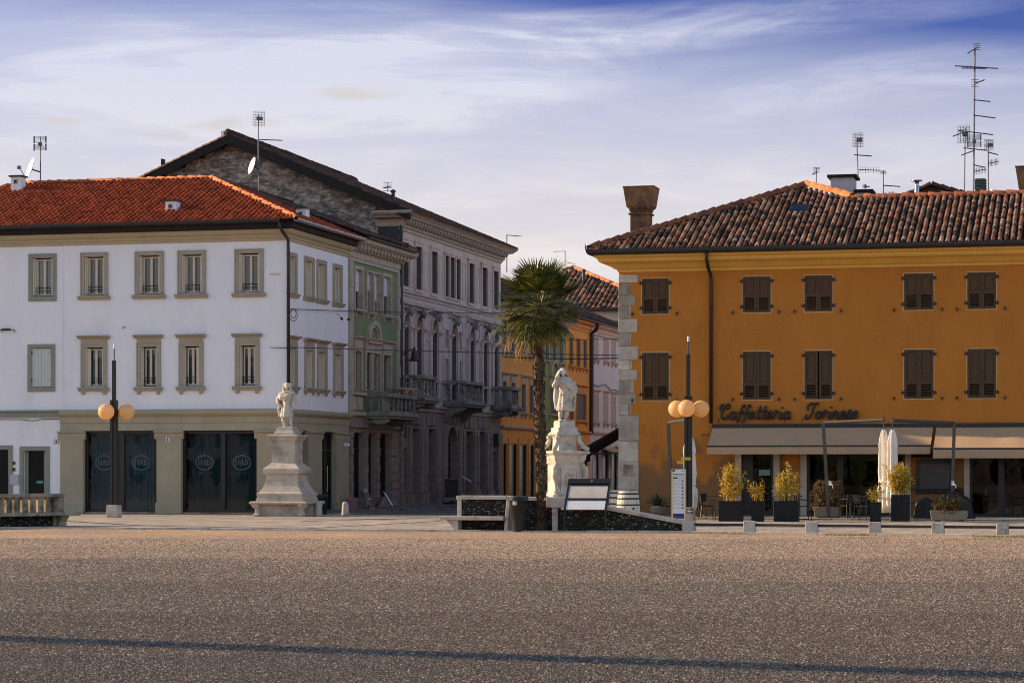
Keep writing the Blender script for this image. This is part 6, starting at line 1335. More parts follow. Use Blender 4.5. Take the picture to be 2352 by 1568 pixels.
def fan(mb, base, d, L, pet, n, droop, dry=False):
    d = d.normalized(); hub = base + d * pet + Vector((0, 0, -.10 * pet * droop)); mid = (base + hub) / 2 + Vector((0, 0, .06))
    mb.tube([base, mid, hub], [.016, .012, .010], 4)
    side = d.cross(Vector((0, 0, 1)));
    if side.length < .1: side = Vector((1, 0, 0))
    side.normalize(); up = side.cross(d).normalized()
    for i in range(n):
        a = (-1 + 2 * (i + .5) / n) * 1.75 + rnd.uniform(-.04, .04); v = (d * math.cos(a) + side * math.sin(a)) + up * .12 * math.cos(a); v.normalize()
        l = L * (.72 + .28 * math.cos(a * .6)) * rnd.uniform(.88, 1.05); w = .019 * (1.1 if not dry else .8)
        p = v.cross(up); 
        if p.length < .05: p = side
        p.normalize(); g = droop * rnd.uniform(.7, 1.3)
        pts = [hub, hub + v * l * .45 + Vector((0, 0, -.05 * g * l)), hub + v * l * .78 + Vector((0, 0, -.26 * g * l)), hub + v * l * (1.0 - .1 * g) + Vector((0, 0, -.55 * g * l))]
        ws = [.006, w, w * .75, .003]; vs = []
        for q, ww in zip(pts, ws): vs += [tuple(q - p * ww), tuple(q + up * ww * .35), tuple(q + p * ww)]
        mb.add(vs, [(3 * j + c, 3 * j + c + 1, 3 * j + c + 4, 3 * j + c + 3) for j in range(3) for c in (0, 1)])
mb = MB(); ga = 2.39996
fs_ = [i / 61 for i in range(62)]; rnd.shuffle(fs_)
for i in range(62):
    f = fs_[i]; a = i * ga + rnd.uniform(-.3, .3); el = 1.2 - 2.0 * f + rnd.uniform(-.12, .12)
    d = Vector((math.cos(a) * math.cos(el), math.sin(a) * math.cos(el), math.sin(el))); base = Vector((CXp + .08 * math.cos(a), PY + .08 * math.sin(a), CZp + .12 - .25 * f))
    fan(mb, base, d, rnd.uniform(.56, .74), rnd.uniform(.42, .86) * (1 - .12 * abs(el)), 26, .08 + .60 * f ** 2)
mb.build('crown', LEAFG, pm, recalc=False)
mb = MB()
for a, el, L, pt in ((-2.25, -.95, .56, .62), (-1.45, -.62, .62, .40), (-2.75, -.62, .55, .72), (-.9, -.85, .45, .5)):
    d = Vector((math.cos(a) * math.cos(el), math.sin(a) * math.cos(el), math.sin(el))); fan(mb, Vector((CXp, PY, CZp - .2)), d, L, pt, 26, 1.2, True)
mb.build('dry_fronds', LEAFD, pm, recalc=False)
# ================================================================ planters
def leafspray(mb, c, n, L, w, rnd, spread=(1, 1, 1)):
    for i in range(n):
        d = Vector((rnd.gauss(0, 1) * spread[0], rnd.gauss(0, 1) * spread[1], rnd.gauss(.1, 1) * spread[2])).normalized(); s = d.cross(Vector((rnd.gauss(0, 1), rnd.gauss(0, 1), rnd.gauss(0, 1)))).normalized(); l = L * rnd.uniform(.6, 1.3); p = Vector(c)
        mb.add([tuple(p), tuple(p + d * l * .5 + s * w), tuple(p + d * l), tuple(p + d * l * .5 - s * w)], [(0, 1, 2, 3)])
def bamboo_planter(px0, px1, py0, py1, top, label, nst, dens, lean=.0, dep=.36, y=None, spread=1.0):
    gx, gy = G((px0 + px1) / 2, py1); w = (px1 - px0) / FPX * 75.5 / 1.0 / 2 * .97; h = EYE - (py0 - HOR) / FPX * 75.3; zt = EYE - (top - HOR) / FPX * 75.3
    t = thing('bamboo_planter', label, 'planter', (gx, gy, 0), 'black planters with bamboo on the terrace'); rnd = random.Random(int(px0))
    mb = MB(); mb.box(gx - w, gx + w, gy, gy + dep, 0, h - .03); mb.box(gx - w, gx + w, gy, gy + .03, h - .03, h); mb.box(gx - w, gx + w, gy + dep - .03, gy + dep, h - .03, h); mb.box(gx - w, gx - w + .03, gy + .03, gy + dep - .03, h - .03, h); mb.box(gx + w - .03, gx + w, gy + .03, gy + dep - .03, h - .03, h); mb.build('box', BLACKPL, t, bevel=.006)
    mc = MB(); ml = MB()
    for i in range(nst):
        bx = gx + rnd.uniform(-.85, .85) * w; by = gy + dep / 2 + rnd.uniform(-.4, .4) * dep; hh = (zt - h) * rnd.uniform(.45, 1.0) * (1 - .25 * abs(bx - gx) / w); lx = rnd.gauss(lean, .16) * spread; ly = rnd.gauss(0, .12)
        pts = [(bx + lx * hh * f * f, by + ly * hh * f * f, h - .05 + hh * f) for f in (0, .35, .7, 1)]; mc.tube(pts, [.008, .007, .005, .003], 4)
        for q in range(int(dens * hh * .62)):
            f = rnd.uniform(.12, 1.0) ** .8; c = (bx + lx * hh * f * f + rnd.gauss(0, .05), by + ly * hh * f * f + rnd.gauss(0, .05), h + hh * f); leafspray(ml, c, 2, .13, .015, rnd, (1, 1, .9))
    mc.build('canes', CANE, t); ml.build('foliage', BAMBOO, t, recalc=False); return t
bamboo_planter(1649, 1705, 1150, 1197, 1055, 'wide black planter with tall yellow bamboo left of the cafe glass door', 26, 46)
bamboo_planter(1725, 1752, 1150, 1197, 1095, 'small black planter with low leaning bamboo in front of the cafe glass door', 12, 40, lean=-.22)
bamboo_planter(1776, 1834, 1150, 1197, 1056, 'wide black planter with tall thin bamboo right of the cafe glass door', 18, 42)
bamboo_planter(1998, 2022, 1152, 1198, 1104, 'narrow black planter with short bamboo left of the closed parasols', 10, 46)
bamboo_planter(2046, 2088, 1136, 1197, 1052, 'tall black planter with the densest bamboo right of the closed parasols', 34, 70)
def trough(px0, px1, py0, py1, label, shrub_top, dens, kk, wide=1.1, group='stone troughs with shrubs on the terrace'):
    gx, gy = G((px0 + px1) / 2, py1); k = EYE * FPX / (py1 - HOR); w = (px1 - px0) / FPX * k / 2; h = EYE - (py0 - HOR) / FPX * k; zt = EYE - (shrub_top - HOR) / FPX * k
    t = thing('stone_trough', label, 'planter', (gx, gy, 0), group); rnd = random.Random(int(px0))
    mb = MB(); mb.frustum((gx, gy + .28), w * .92, .24, w, .28, .06, h); mb.box(gx - w * .8, gx - w * .5, gy + .1, gy + .45, 0, .06); mb.box(gx + w * .5, gx + w * .8, gy + .1, gy + .45, 0, .06); mb.build('trough', GRANPOT, t, bevel=.02)
    ml = MB(); mc = MB()
    for i in range(dens):
        a = rnd.uniform(0, 2 * math.pi); rr = math.sqrt(rnd.random()); q = rnd.uniform(.0, 1); hz = h - .1 + (zt - h + .1) * q; ww = w * wide * math.sqrt(max(0.05, 1 - (q - .35) ** 2 * 1.6))
        leafspray(ml, (gx + ww * rr * math.cos(a), gy + .28 + .36 * rr * math.sin(a), hz), 5, .075, .014, rnd)
    for i in range(30): a = rnd.uniform(-1, 1); mc.tube([(gx + a * w * .5, gy + .28, h - .05), (gx + a * w * wide, gy + .28 + rnd.uniform(-.2, .2), h + (zt - h) * rnd.uniform(.5, .95))], [.012, .004], 4)
    ml.build('foliage', SHRUB, t, recalc=False); mc.build('stems', TRUNK, t); return t
trough(1868, 1930, 1164, 1191, 'aggregate stone trough with round brown shrub in front of the cafe glazing', 1104, 520, 78, 1.35)
trough(2136, 2222, 1172, 1198, 'long aggregate stone trough with low brown shrub in front of the tarpaulin pile', 1142, 420, 76, 1.05)
gx, gy = G(2202, 1189); gy += .3
cs_ = thing('conifer_shrub', 'small dark conical shrub behind the long stone trough', 'shrub', (gx, gy, 0)); ml = MB(); rnd = random.Random(9)
for i in range(420): q = rnd.random(); a = rnd.uniform(0, 6.28); rr = .34 * (1 - q * .75) * math.sqrt(rnd.random()); leafspray(ml, (gx + rr * math.cos(a), gy + rr * math.sin(a), .35 + q * .62), 4, .07, .010, rnd, (.6, .6, 1.3))
ml.build('foliage', SHRUB, cs_, recalc=False); mb = MB(); mb.lathe((gx, gy, 0), [(.18, 0), (.24, .32), (.22, .32)], 14); mb.build('pot', GRANPOT, cs_)
gx, gy = G(1512, 1186); ag = thing('potted_agave', 'aggregate stone pot with broad leaved agave against the orange wall', 'potted plant', (gx, gy, 0)); rnd = random.Random(5)
mb = MB(); mb.lathe((gx, gy, 0), [(.22, 0), (.29, .30), (.29, .38), (.25, .38)], 18); mb.build('pot', GRANPOT, ag, smooth=True)
ml = MB()
for i in range(34):
    a = i * 2.4; el = rnd.uniform(.1, 1.2); L = rnd.uniform(.32, .62); d = Vector((math.cos(a) * math.cos(el), math.sin(a) * math.cos(el), math.sin(el))); s = Vector((-math.sin(a), math.cos(a), 0)); b = Vector((gx, gy, .40)); vs = []
    for f, w in ((0, .03), (.4, .05), (.75, .035), (1, .003)): p = b + d * L * f + Vector((0, 0, -.22 * L * f * f)); vs += [tuple(p - s * w), tuple(p - Vector((0, 0, .02))), tuple(p + s * w)]
    ml.add(vs, [(3 * j + c, 3 * j + c + 1, 3 * j + c + 4, 3 * j + c + 3) for j in range(3) for c in (0, 1)])
ml.build('leaves', AGAVE, ag, recalc=False)
# tarpaulin pile
gx, gy = G(2160, 1196); gy += 1.7
tb = thing('covered_pile', 'stacked furniture under a crumpled black tarpaulin below the wall screen', 'covered pile', (gx, gy, 0)); mb = MB(); nx, ny = 80, 40; vs = []
for i in range(nx + 1):
    for j in range(ny + 1):
        u, v = -1 + 2 * i / nx, -1 + 2 * j / ny; x = gx + u * 1.0; y = gy + v * .5
        e1 = min(1, (1 - abs(u)) / .16); e2 = min(1, (1 - abs(v)) / .22); box_ = min(e1, e2) ** .55
        crest = .62 + .30 * max(0, 1 - abs(u - .28) * 1.5) + .10 * max(0, 1 - abs(u + .62) * 4); ang = math.atan2(v, u - .28)
        hgt = crest * box_ * (1 - .10 * abs(math.sin(ang * 5)) * min(1, math.hypot(u - .28, v) * 1.4)) + .05 * abs(mnoise.noise(Vector((u * 5, v * 4, 1)))) * box_ + .025 * mnoise.noise(Vector((u * 14, v * 9, 4))) * box_; e = max(abs(u), abs(v))
        vs.append((x, y, max(0.0, hgt * (1 - max(0, e - .86) / .14))))
mb.add(vs, [(i * (ny + 1) + j, (i + 1) * (ny + 1) + j, (i + 1) * (ny + 1) + j + 1, i * (ny + 1) + j + 1) for i in range(nx) for j in range(ny)]); mb.build('tarpaulin', TARP, tb)
mb = MB(); mb.box(gx - .7, gx + .6, gy - .2, gy + .3, 0, .1); mb.build('pallet', DARKWOOD, tb)
# ================================================================ cantilever parasols
def parasol(px_top, px_bot, px_can, y, ycan, top, bot, label, half, wdth):
    xb, xt = fx(px_bot, y), fx(px_top, y); xc = fx(px_can, ycan); za = fz(971, y, px_top)
    t = thing('cantilever_parasol', label, 'parasol', (xb, y, 0), 'closed cantilever parasols')
    mb = MB(); vs = []
    for x, z in ((xb, .0), (xt, za)):
        for a, b in ((-.05, -.06), (.05, -.06), (.05, .06), (-.05, .06)): vs.append((x + a, y + b, z))
    mb.add(vs, [(0, 1, 2, 3), (4, 5, 6, 7), (0, 1, 5, 4), (1, 2, 6, 5), (2, 3, 7, 6), (3, 0, 4, 7)]); p = mb.build('pole', M('dark_grey_aluminium', (.075, .065, .055), .45, .1, 3, 0, spec=.5), t)
    mb = MB(); mb.box(xb - .32, xb + .32, y - .32, y + .32, 0, .07); mb.build('base', BLACKPL, t)
    mb = MB(); a, b = Vector((xt, y, za)), Vector((xc, ycan, za + .06)); mb.tube([a, b], .055, 4); mb.build('arm', M('dark_grey_aluminium', (.075, .065, .055)), t)
    mb = MB(); mb.tube([b + Vector((0, 0, .06)), b - Vector((0, 0, .25))], .022, 6); mb.sphere(b + Vector((0, 0, .07)), .035, 8, 6); mb.build('hanger', DARKMETAL, t)
    mb = MB(); zt_, zb_ = EYE - (top - HOR) / FPX * (ycan - CY) * .985, .24; H = zt_ - zb_; n = 84; prof = [(.045, H), (.075, H * .975), (.10, H * .93), (.125, H * .86), (.14, H * .8), (.125, H * .78), (.145, H * .66), (.155, H * .5), (.135, H * .42), (.125, H * .34), (.16, H * .30), (.17, H * .2), (.15, H * .08), (.10, 0)]
    mb.lathe((xc, ycan, zb_), [(r * wdth, z) for r, z in reversed(prof)], n, lambda q, z: 1 + .20 * math.sin(7 * q + z * .5) + .10 * math.sin(15 * q + z * 1.7) + .05 * math.sin(4 * q + 3 * z)); mb.build('canopy', CANVAS, t, smooth=True)
    mb = MB(); mb.lathe((xc, ycan, zb_), [(.17 * wdth, H * .365), (.172 * wdth, H * .37), (.172 * wdth, H * .385), (.16 * wdth, H * .39)], 20); mb.build('strap', CANVAS, t)
    mb = MB(); mb.box(xb + .0, xb + .09, y - .13, y - .06, 1.1, 1.25); mb.tube([(xb + .06, y - .14, 1.15), (xb + .14, y - .2, 1.12), (xb + .15, y - .2, 1.02)], .012, 5); mb.build('crank', WHITEP, p)
parasol(1891, 1904, 2030, -3.4, -4.6, 986, 1175, 'closed cantilever parasol on the pole behind the round trough shrub, left of the folded pair', 1, 1.0)
parasol(2192, 2186, 2050, -3.2, -4.9, 986, 1170, 'closed cantilever parasol on the pole beside the wall screen, right of the folded pair', 1, 1.0)
parasol(1535, 1545, 1584, -3.6, -5.4, 1000, 1130, 'closed cantilever parasol standing behind the right globe lamp', 1, 1.25)
# ================================================================ café furniture
def make_chair(label):
    t = thing('cafe_chair', label, 'chair', (0, 0, 0), 'dark chairs on the cafe terrace', local=True)
    mb = MB(); mb.box(-.21, .21, -.21, .21, .44, .465); mb.build('seat', BLACKPL, t, bevel=.015)
    mb = MB(); mb.add([(-.2, .20, .55), (.2, .20, .55), (.2, .25, .82), (-.2, .25, .82), (-.2, .22, .55), (.2, .22, .55), (.2, .27, .82), (-.2, .27, .82)], [(0, 1, 2, 3), (4, 5, 6, 7), (0, 1, 5, 4), (1, 2, 6, 5), (2, 3, 7, 6), (3, 0, 4, 7)]); mb.build('backrest', BLACKPL, t)
    for sx in (-1, 1):
        mb = MB(); mb.tube([(sx * .20, -.19, .45), (sx * .23, -.24, 0)], .014, 6); mb.build('leg', BLACKGL, t)
        mb = MB(); mb.tube([(sx * .2, .25, .82), (sx * .2, .2, .45), (sx * .23, .26, 0)], .014, 6); mb.build('leg', BLACKGL, t)
        mb = MB(); mb.tube([(sx * .2, .235, .68), (sx * .24, .0, .66), (sx * .23, -.2, .64), (sx * .2, -.19, .45)], .012, 6); mb.build('armrest', BLACKGL, t)
    return t
CH = [(1624, 1194, 1.9, 'dark cafe chair between the left table and the wide bamboo planter'), (1600, 1190, -2.0, 'dark cafe chair partly behind the right globe lamp'), (1770, 1194, -1.4, 'dark cafe chair with its legs showing left of the second wide planter'), (1844, 1195, 1.5, 'dark cafe chair hung with a jacket right of the second wide planter'), (1948, 1193, -2.4, 'dark cafe chair left of the table beside the shrub trough'), (1983, 1195, 1.2, 'dark cafe chair right of the table beside the shrub trough'), (2336, 1190, 1.7, 'dark cafe chair with armrests at the right edge of the photo'), (2238, 1186, -1.7, 'dark cafe chair left of the round table by the right glazing')]
c0 = None
for px, py, rz, lb_ in CH:
    x, y = G(px, py)
    if c0 is None: c0 = make_chair(lb_); c = c0
    else: c = copy_tree(c0); c['label'] = lb_
    c.location = (x, y, 0); c.rotation_euler = (0, 0, rz)
x, y = G(1845, 1195)
mb = MB(); n = 12; vs = []
for i in range(n + 1):
    for j in range(5): vs.append((x + .20 + .02 * math.sin(i + j), y - .2 + .4 * i / n, .86 - .13 * j + .02 * math.sin(i * 1.3)))
mb.add(vs, [(i * 5 + j, (i + 1) * 5 + j, (i + 1) * 5 + j + 1, i * 5 + j + 1) for i in range(n) for j in range(4)])
tag(mb.build('jacket', M('brown_jacket', (.10, .05, .025), .8, .3, 6, .2), org=(x, y, 0)), 'brown jacket draped over the back of a terrace chair', 'jacket')
def make_table(label, w=.36):
    t = thing('cafe_table', label, 'table', (0, 0, 0), 'tables on the cafe terrace', local=True)
    mb = MB(); mb.box(-w, w, -.36, .36, .715, .74); mb.build('tabletop', M('dark_table_top', (.03, .028, .026), .35, .2, 4, 0, spec=.5), t, bevel=.006)
    mb = MB(); mb.tube([(0, 0, .02), (0, 0, .715)], .03, 10); mb.build('pedestal', DARKMETAL, t)
    mb = MB()
    for a in range(4): mb.tube([(0, 0, .10), (.32 * math.cos(a * 1.57 + .78), .32 * math.sin(a * 1.57 + .78), .015)], [.025, .015], 6)
    mb.build('foot', DARKMETAL, t); return t
t0 = None
for px, py, lb_ in ((1612, 1189, 'dark table beside the left globe lamp post foot, under the orange wall'), (1806, 1189, 'dark table set with cups behind the second wide planter'), (1954, 1192, 'dark table right of the round trough shrub'), (1990, 1188, 'dark table behind the narrow bamboo planter'), (2272, 1187, 'dark table with a menu holder by the right glazing')):
    x, y = G(px, py)
    if t0 is None: t0 = make_table('dark table between the right globe lamp and the wide bamboo planter', .5); c = t0
    else: c = copy_tree(t0); c['label'] = lb_
    c.location = (x, y, 0)
x, y = G(1806, 1189)
for i, dx in enumerate((-.38, -.25, -.10, .12, .30)):
    px, py = x + dx, y - .1 + .12 * (i % 3)
    mb = MB(); mb.lathe((px, py, .741), [(.07, 0), (.075, .008), (.03, .012), (.035, .02), (.042, .07), (.036, .07), (.03, .02)], 12)
    tag(mb.build('coffee_cup', WHITEP, org=(px, py, .741)), 'white cup and saucer standing on the table behind the second wide planter', 'cup', 'cups on the terrace table')
x, y = G(2272, 1187); mb = MB(); mb.box(x - .14, x - .06, y - .05, y + .02, .741, .96); tag(mb.build('menu_holder', WHITEP, org=(x - .1, y, .74)), 'upright pale menu holder on the table by the right glazing', 'menu holder')
mb = MB(); gx, gy = G(2075, 1189); mb.tube([(gx - .5, gy + .5, .98), (gx + 1.6, gy + .5, .98)], .02, 6); mb.tube([(gx - .5, gy + .5, 0), (gx - .5, gy + .5, .98)], .02, 6); mb.tube([(gx + 1.6, gy + .5, 0), (gx + 1.6, gy + .5, .98)], .02, 6); mb.tube([(gx - .5, gy + .5, .5), (gx + 1.6, gy + .5, .5)], .014, 6)
tag(mb.build('terrace_rail', ANT, org=(gx, gy, 0)), 'thin metal rail behind the tarpaulin covered pile', 'rail')
# ================================================================ boards along the shaded street
def lean_board(name, x, y, w, h, lean, mat, face, label, legs=False, blocks=()):
    t = thing(name, label, 'sign board', (x, y, .08), 'menu boards outside the street shops')
    def Bd(u, d, z): return (x + .02 + (1 - z / h) * lean + d, y + u, .08 + z)
    mb = MB(Bd); mb.box(-w / 2, w / 2, -.02, .0, 0, h); mb.build('board', mat, t)
    mb = MB(Bd); mb.box(-w / 2 + .04, w / 2 - .04, .001, .006, .08, h - (.08 if not blocks else .16)); f = mb.build('sheet', face, t)
    for k, (z0, z1, m) in enumerate(blocks): mb = MB(Bd); mb.box(-w / 2 + .07, w / 2 - .07, .0065, .009, h * z0, h * z1); mb.build('print', m, f)
    if legs: mb = MB(); mb.tube([(x + .05, y - w / 2, .08 + h * .9), (x - .30, y - w / 2, .08)], .02, 5); mb.tube([(x + .05, y + w / 2, .08 + h * .9), (x - .30, y + w / 2, .08)], .02, 5); mb.build('leg', BLACKGL, t)
PUR = M('print_purple', (.10, .08, .14), .6, .4, 30, 0)
lean_board('menu_board', .35, sy(808, .5), .75, .46, .16, REDSIGN, M('lilac_sheet', (.16, .13, .18), .6, .3, 30, 0), 'small red framed menu board beside the corner of the white building', blocks=((.2, .8, PUR),))
lean_board('menu_board', .25, sy(851, .5), .55, .78, .34, M('pale_pink_board', (.36, .22, .24), .6, .1, 3, 0), M('dark_menu', (.05, .05, .09), .6, .5, 25, 0), 'tall narrow menu board with dark top and reddish lower half leaning by the green house', blocks=((.05, .42, M('red_brown_menu', (.13, .04, .03), .6, .4, 30, 0)), (.44, .5, YELLOWS), (.52, .7, PUR)))
lean_board('menu_board', .45, sy(888, .6), .30, .66, .42, BLACKGL, M('white_sheet', (.66, .66, .74), .6, .05, 3, 0), 'white easel board on black legs in front of the green house window', True)
x, y = .75, sy(1037, .75); bs_ = thing('poster_stand', 'black framed poster stand on a round foot in front of the grey palazzo', 'sign stand', (x, y, .08))
def Ps(u, d, z): return (x + u * .97 + d * .24, y + u * .24 - d * .97, .08 + z)
mb = MB(); mb.lathe((x, y, .08), [(.36, 0), (.34, .06), (.12, .10), (.05, .14)], 18); mb.build('foot', BLACKPL, bs_)
mb = MB(Ps); rect_frame(mb, -.33, .33, .16, 1.12, .035, -.02, .02); mb.build('frame', ANT, bs_)
mb = MB(Ps); mb.box(-.296, .296, -.015, .01, .30, 1.084); o = mb.build('poster', M('black_poster', (.012, .012, .014), .4, .2, 8, 0), bs_)
mb = MB(Ps); mb.box(-.296, .296, -.015, .012, .196, .299); mb.build('lower_panel', M('lilac_grey_panel', (.22, .21, .26), .5, .1, 4, 0), bs_)
mb = MB(Ps)
for i in range(7): mb.box(-.14 + .02 * (i % 3), .16 - .03 * (i % 2), .0105, .012, .82 - i * .07, .835 - i * .07)
mb.build('print_lines', M('dim_red_print', (.12, .03, .03), .6, .2, 9, 0), o); mb = MB(Ps); mb.box(-.24, -.14, .0105, .012, .88, .91); mb.build('small_logo', GYI, o)
x, y = .8, sy(1071, .8); ms = thing('menu_stand', 'slim menu stand with a tilted pale sheet outside the palazzo shop door', 'menu stand', (x, y, .08))
mb = MB(); mb.tube([(x, y, .08), (x, y, 1.1)], .02, 6); mb.lathe((x, y, .08), [(.17, 0), (.16, .02), (.03, .03)], 14); mb.build('post', BLACKGL, ms)
mb = MB(); mb.add([(x - .20, y - .15, 1.30), (x + .22, y - .15, 1.06), (x + .22, y + .15, 1.06), (x - .20, y + .15, 1.30), (x - .20, y - .15, 1.27), (x + .22, y - .15, 1.03), (x + .22, y + .15, 1.03), (x - .20, y + .15, 1.27)], [(0, 1, 2, 3), (4, 5, 6, 7), (0, 1, 5, 4), (1, 2, 6, 5), (2, 3, 7, 6), (3, 0, 4, 7)]); mb.build('sheet', M('pale_blue_sheet', (.5, .5, .62), .5, .05, 3, 0), ms)
# bell lantern on its bracket
t = 14.1; x, z = FS(952, 829, t); bx_ = thing('wall_lantern', 'black bell shaped street lantern on a bracket against the palazzo', 'wall lantern', (.1, t, z))
mb = MB(); mb.tube([(.05, t, z - .05), (.15, t, z + .25), (.35, t, z + .42), (x, t, z + .52)], .025, 6); mb.tube([(.05, t, z + .35), (.35, t, z + .42)], .015, 5); mb.build('bracket', DARKMETAL, bx_)
mb = MB(); mb.lathe((x, t, z), [(.25, 0), (.24, .03), (.17, .10), (.135, .2), (.13, .34), (.10, .42), (.05, .45), (.04, .55), (.02, .60)], 18); mb.build('shade', DARKMETAL, bx_, smooth=True)
# cables over the street
def cable(a, b, sag, label, r=.016, extra=None):
    a, b = Vector(a), Vector(b); mb = MB(); mb.tube([a.lerp(b, i / 16) + Vector((0, 0, -sag * 4 * (i / 16) * (1 - i / 16))) for i in range(17)], r, 5)
    if extra: extra(mb)
    tag(mb.build('cable', BINMAT, org=tuple(a)), label, 'cable', 'cables across the street')
za = SS(661, 709, .1)[1]; zb = SS(661, 797, .1)[1]
def loops(mb):
    for k in range(2):
        mb.tube([(.12 + (.1 + .05 * k) * math.sin(q) + .18, -.12, za - .18 - .05 * k + (.16 + .05 * k) * math.cos(q)) for q in [i * 6.28 / 14 for i in range(15)]], .012, 4)
    mb.sphere((1.1, 3.0, za - .18), .06, 8, 6); mb.sphere((1.3, 3.2, za - .2), .06, 8, 6); mb.tube([(1.1, 3.0, za - .16), (.9, 3, za + .02)], .01, 4)
cable((.1, -.1, za), (.3, 30.5, SS(1145, 716, .3)[1]), .05, 'thin upper cable running from the corner downpipe along the grey palazzo', .014, loops)
cable((-.6, -.1, zb), (.1, -.1, zb - .03), 0, 'short cable stub with hook on the white facade', .014)
cable((.1, -.1, zb), (QX, .3, FS(1422, 816, .3)[1]), .02, 'middle cable crossing from the white building to the quoined corner', .016)
cable((.2, 31, SS(1152, 776, .2)[1]), (QX, .8, FS(1422, 778, .8)[1]), .05, 'upper cable crossing the street behind the palm', .014)
cable((.2, 31, SS(1152, 819, .2)[1]), (QX, 1.2, FS(1422, 822, 1.2)[1]), .05, 'lower thick cable crossing the street behind the palm', .024)
# ================================================================ aerials and dishes
def antenna(label, px, yb, yt, t, els, lean=0.0, r=.022, dish=None):
    """els: (kind, py, px0, px1, py1)"""
    x, zb = FS(px, yb, t); zt = fz(yt, t, px); a = thing('tv_antenna', label, 'antenna', (x, t, zb), 'aerials on the roofs')
    mb = MB(); mb.tube([(x, t, zb), (x + lean, t, zt)], r, 6); mb.build('mast', ANT, a)
    for e in els:
        mb = MB(); k = e[0]
        if k == 'boom':
            x0, z0 = FS(e[2], e[1], t); x1, z1 = FS(e[3], e[4], t); n = max(4, int(abs(x1 - x0) / .12)); mb.tube([(x0, t - .03, z0), (x1, t - .03, z1)], .020, 5)
            for i in range(n): f = (i + .5) / n; q = .16; mb.tube([(x0 + (x1 - x0) * f, t - .03 - q, z0 + (z1 - z0) * f), (x0 + (x1 - x0) * f, t - .03 + q, z0 + (z1 - z0) * f)], .008, 4)
            nm = 'yagi_element'
        elif k == 'comb':
            x0, z0 = FS(e[2], e[1], t); x1, z1 = FS(e[3], e[4], t); n = 8; mb.tube([(x0, t - .03, z0), (x1, t - .03, z1)], .016, 5)
            for i in range(n): f = (i + .5) / n; mb.tube([(x0 + (x1 - x0) * f, t - .03, z0 + (z1 - z0) * f - .12), (x0 + (x1 - x0) * f, t - .03, z0 + (z1 - z0) * f + .12)], .008, 4)
            nm = 'yagi_element'
        elif k == 'grid':
            x0, z0 = FS(e[2], e[1], t); x1, z1 = FS(e[3], e[4], t); n = 9
            for i in range(n + 1): z = z0 + (z1 - z0) * i / n; mb.tube([(x0, t + .05, z), (x1, t + .05, z)], .007, 4)
            for i in range(5): xx = x0 + (x1 - x0) * i / 4; mb.tube([(xx, t + .05, z0), (xx, t + .05, z1)], .008, 4)
            zm = (z0 + z1) / 2; xm = (x0 + x1) / 2; mb.box(xm - .03, xm + .17, t - .15, t + .05, zm - .07, zm + .05); nm = 'grid_reflector'
        elif k == 'panel':
            x0, z0 = FS(e[2], e[1], t); x1, z1 = FS(e[3], e[4], t); zm = (z0 + z1) / 2; d_ = (z0 - z1) * .03
            for q0, q1 in ((z1, zm - d_), (zm + d_, z0)):
                for xx in (x0, x1): mb.box(xx - .022, xx + .022, t - .08, t - .04, q0, q1)
                for i in range(6): z = q0 + (q1 - q0) * (i + .5) / 6; mb.tube([(x0, t - .06, z), (x1, t - .06, z)], .007, 4)
            xm = (x0 + x1) / 2; mb.box(xm - .06, xm + .06, t - .12, t, zm - .1, zm + .04); nm = 'panel_reflector'
        elif k == 'dip':
            x0, z0 = FS(e[2], e[1], t); x1, z1 = FS(e[3], e[4], t)
            for i in range(4): z = z0 + (z1 - z0) * i / 3; mb.tube([(x0, t - .03, z), (x1, t - .03, z)], .009, 4)
            mb.tube([((x0 + x1) / 2, t - .03, z0), ((x0 + x1) / 2, t - .03, z1)], .012, 4); nm = 'dipole'
        elif k == 'dish':
            x0, z0 = FS(e[2], e[1], t); L = e[3]; c = Vector((x0, t - .1, z0)); ax = Vector((-.74, -.60, .30)).normalized(); s = ax.cross(Vector((0, 0, 1))).normalized(); u = s.cross(ax); vs = []; n = 22
            for i in range(5):
                rr = L * i / 4
                for q in range(n): a_ = 2 * math.pi * q / n; vs.append(tuple(c + ax * (.22 * (i / 4) ** 2 * L) + s * rr * .92 * math.cos(a_) + u * rr * math.sin(a_)))
            mb.add(vs, [(i * n + q, i * n + (q + 1) % n, (i + 1) * n + (q + 1) % n, (i + 1) * n + q) for i in range(4) for q in range(n)])
            o = mb.build('dish', DISH, a, smooth=True); m2 = MB(); f = c + ax * L * 1.05 - u * L * .25; m2.tube([c - u * L * .95 + ax * .1, f], .018, 5); m2.box(f.x - .08, f.x + .05, f.y - .05, f.y + .05, f.z - .05, f.z + .08); m2.build('feed_arm', ANT, o)
            m3 = MB(); m3.tube([c - ax * .02, Vector((x, t, z0 - .1))], .03, 6); m3.build('dish_mount', DARKMETAL, o); continue
        mb.build(nm, ANT, a)
antenna('aerial with twin slotted panels and white dish on the white building ridge', 93, 424, 314, 4.8, [('panel', 314, 80, 107, 346), ('dish', 390, 76, .45)])
antenna('aerial with square grid and white dish in front of the bare gable', 594, 447, 264, 8.0, [('grid', 256, 580, 607, 289), ('boom', 321, 596, 649, 323), ('dish', 383, 584, .36)], lean=-.02)
antenna('small grid aerial at the top of the gable roof', 519, 316, 303, 15.5, [('grid', 301, 507, 531, 314)], r=.015)
antenna('small aerial beside the flue on the palazzo roof', 891, 442, 420, 16.5, [('dip', 420, 881, 901, 438), ('boom', 432, 881, 899, 428)], r=.015)
antenna('thin aerial with a single arm beyond the palazzo cornice', 1164, 625, 540, 36.0, [('boom', 540, 1164, 1198, 543)], r=.03)
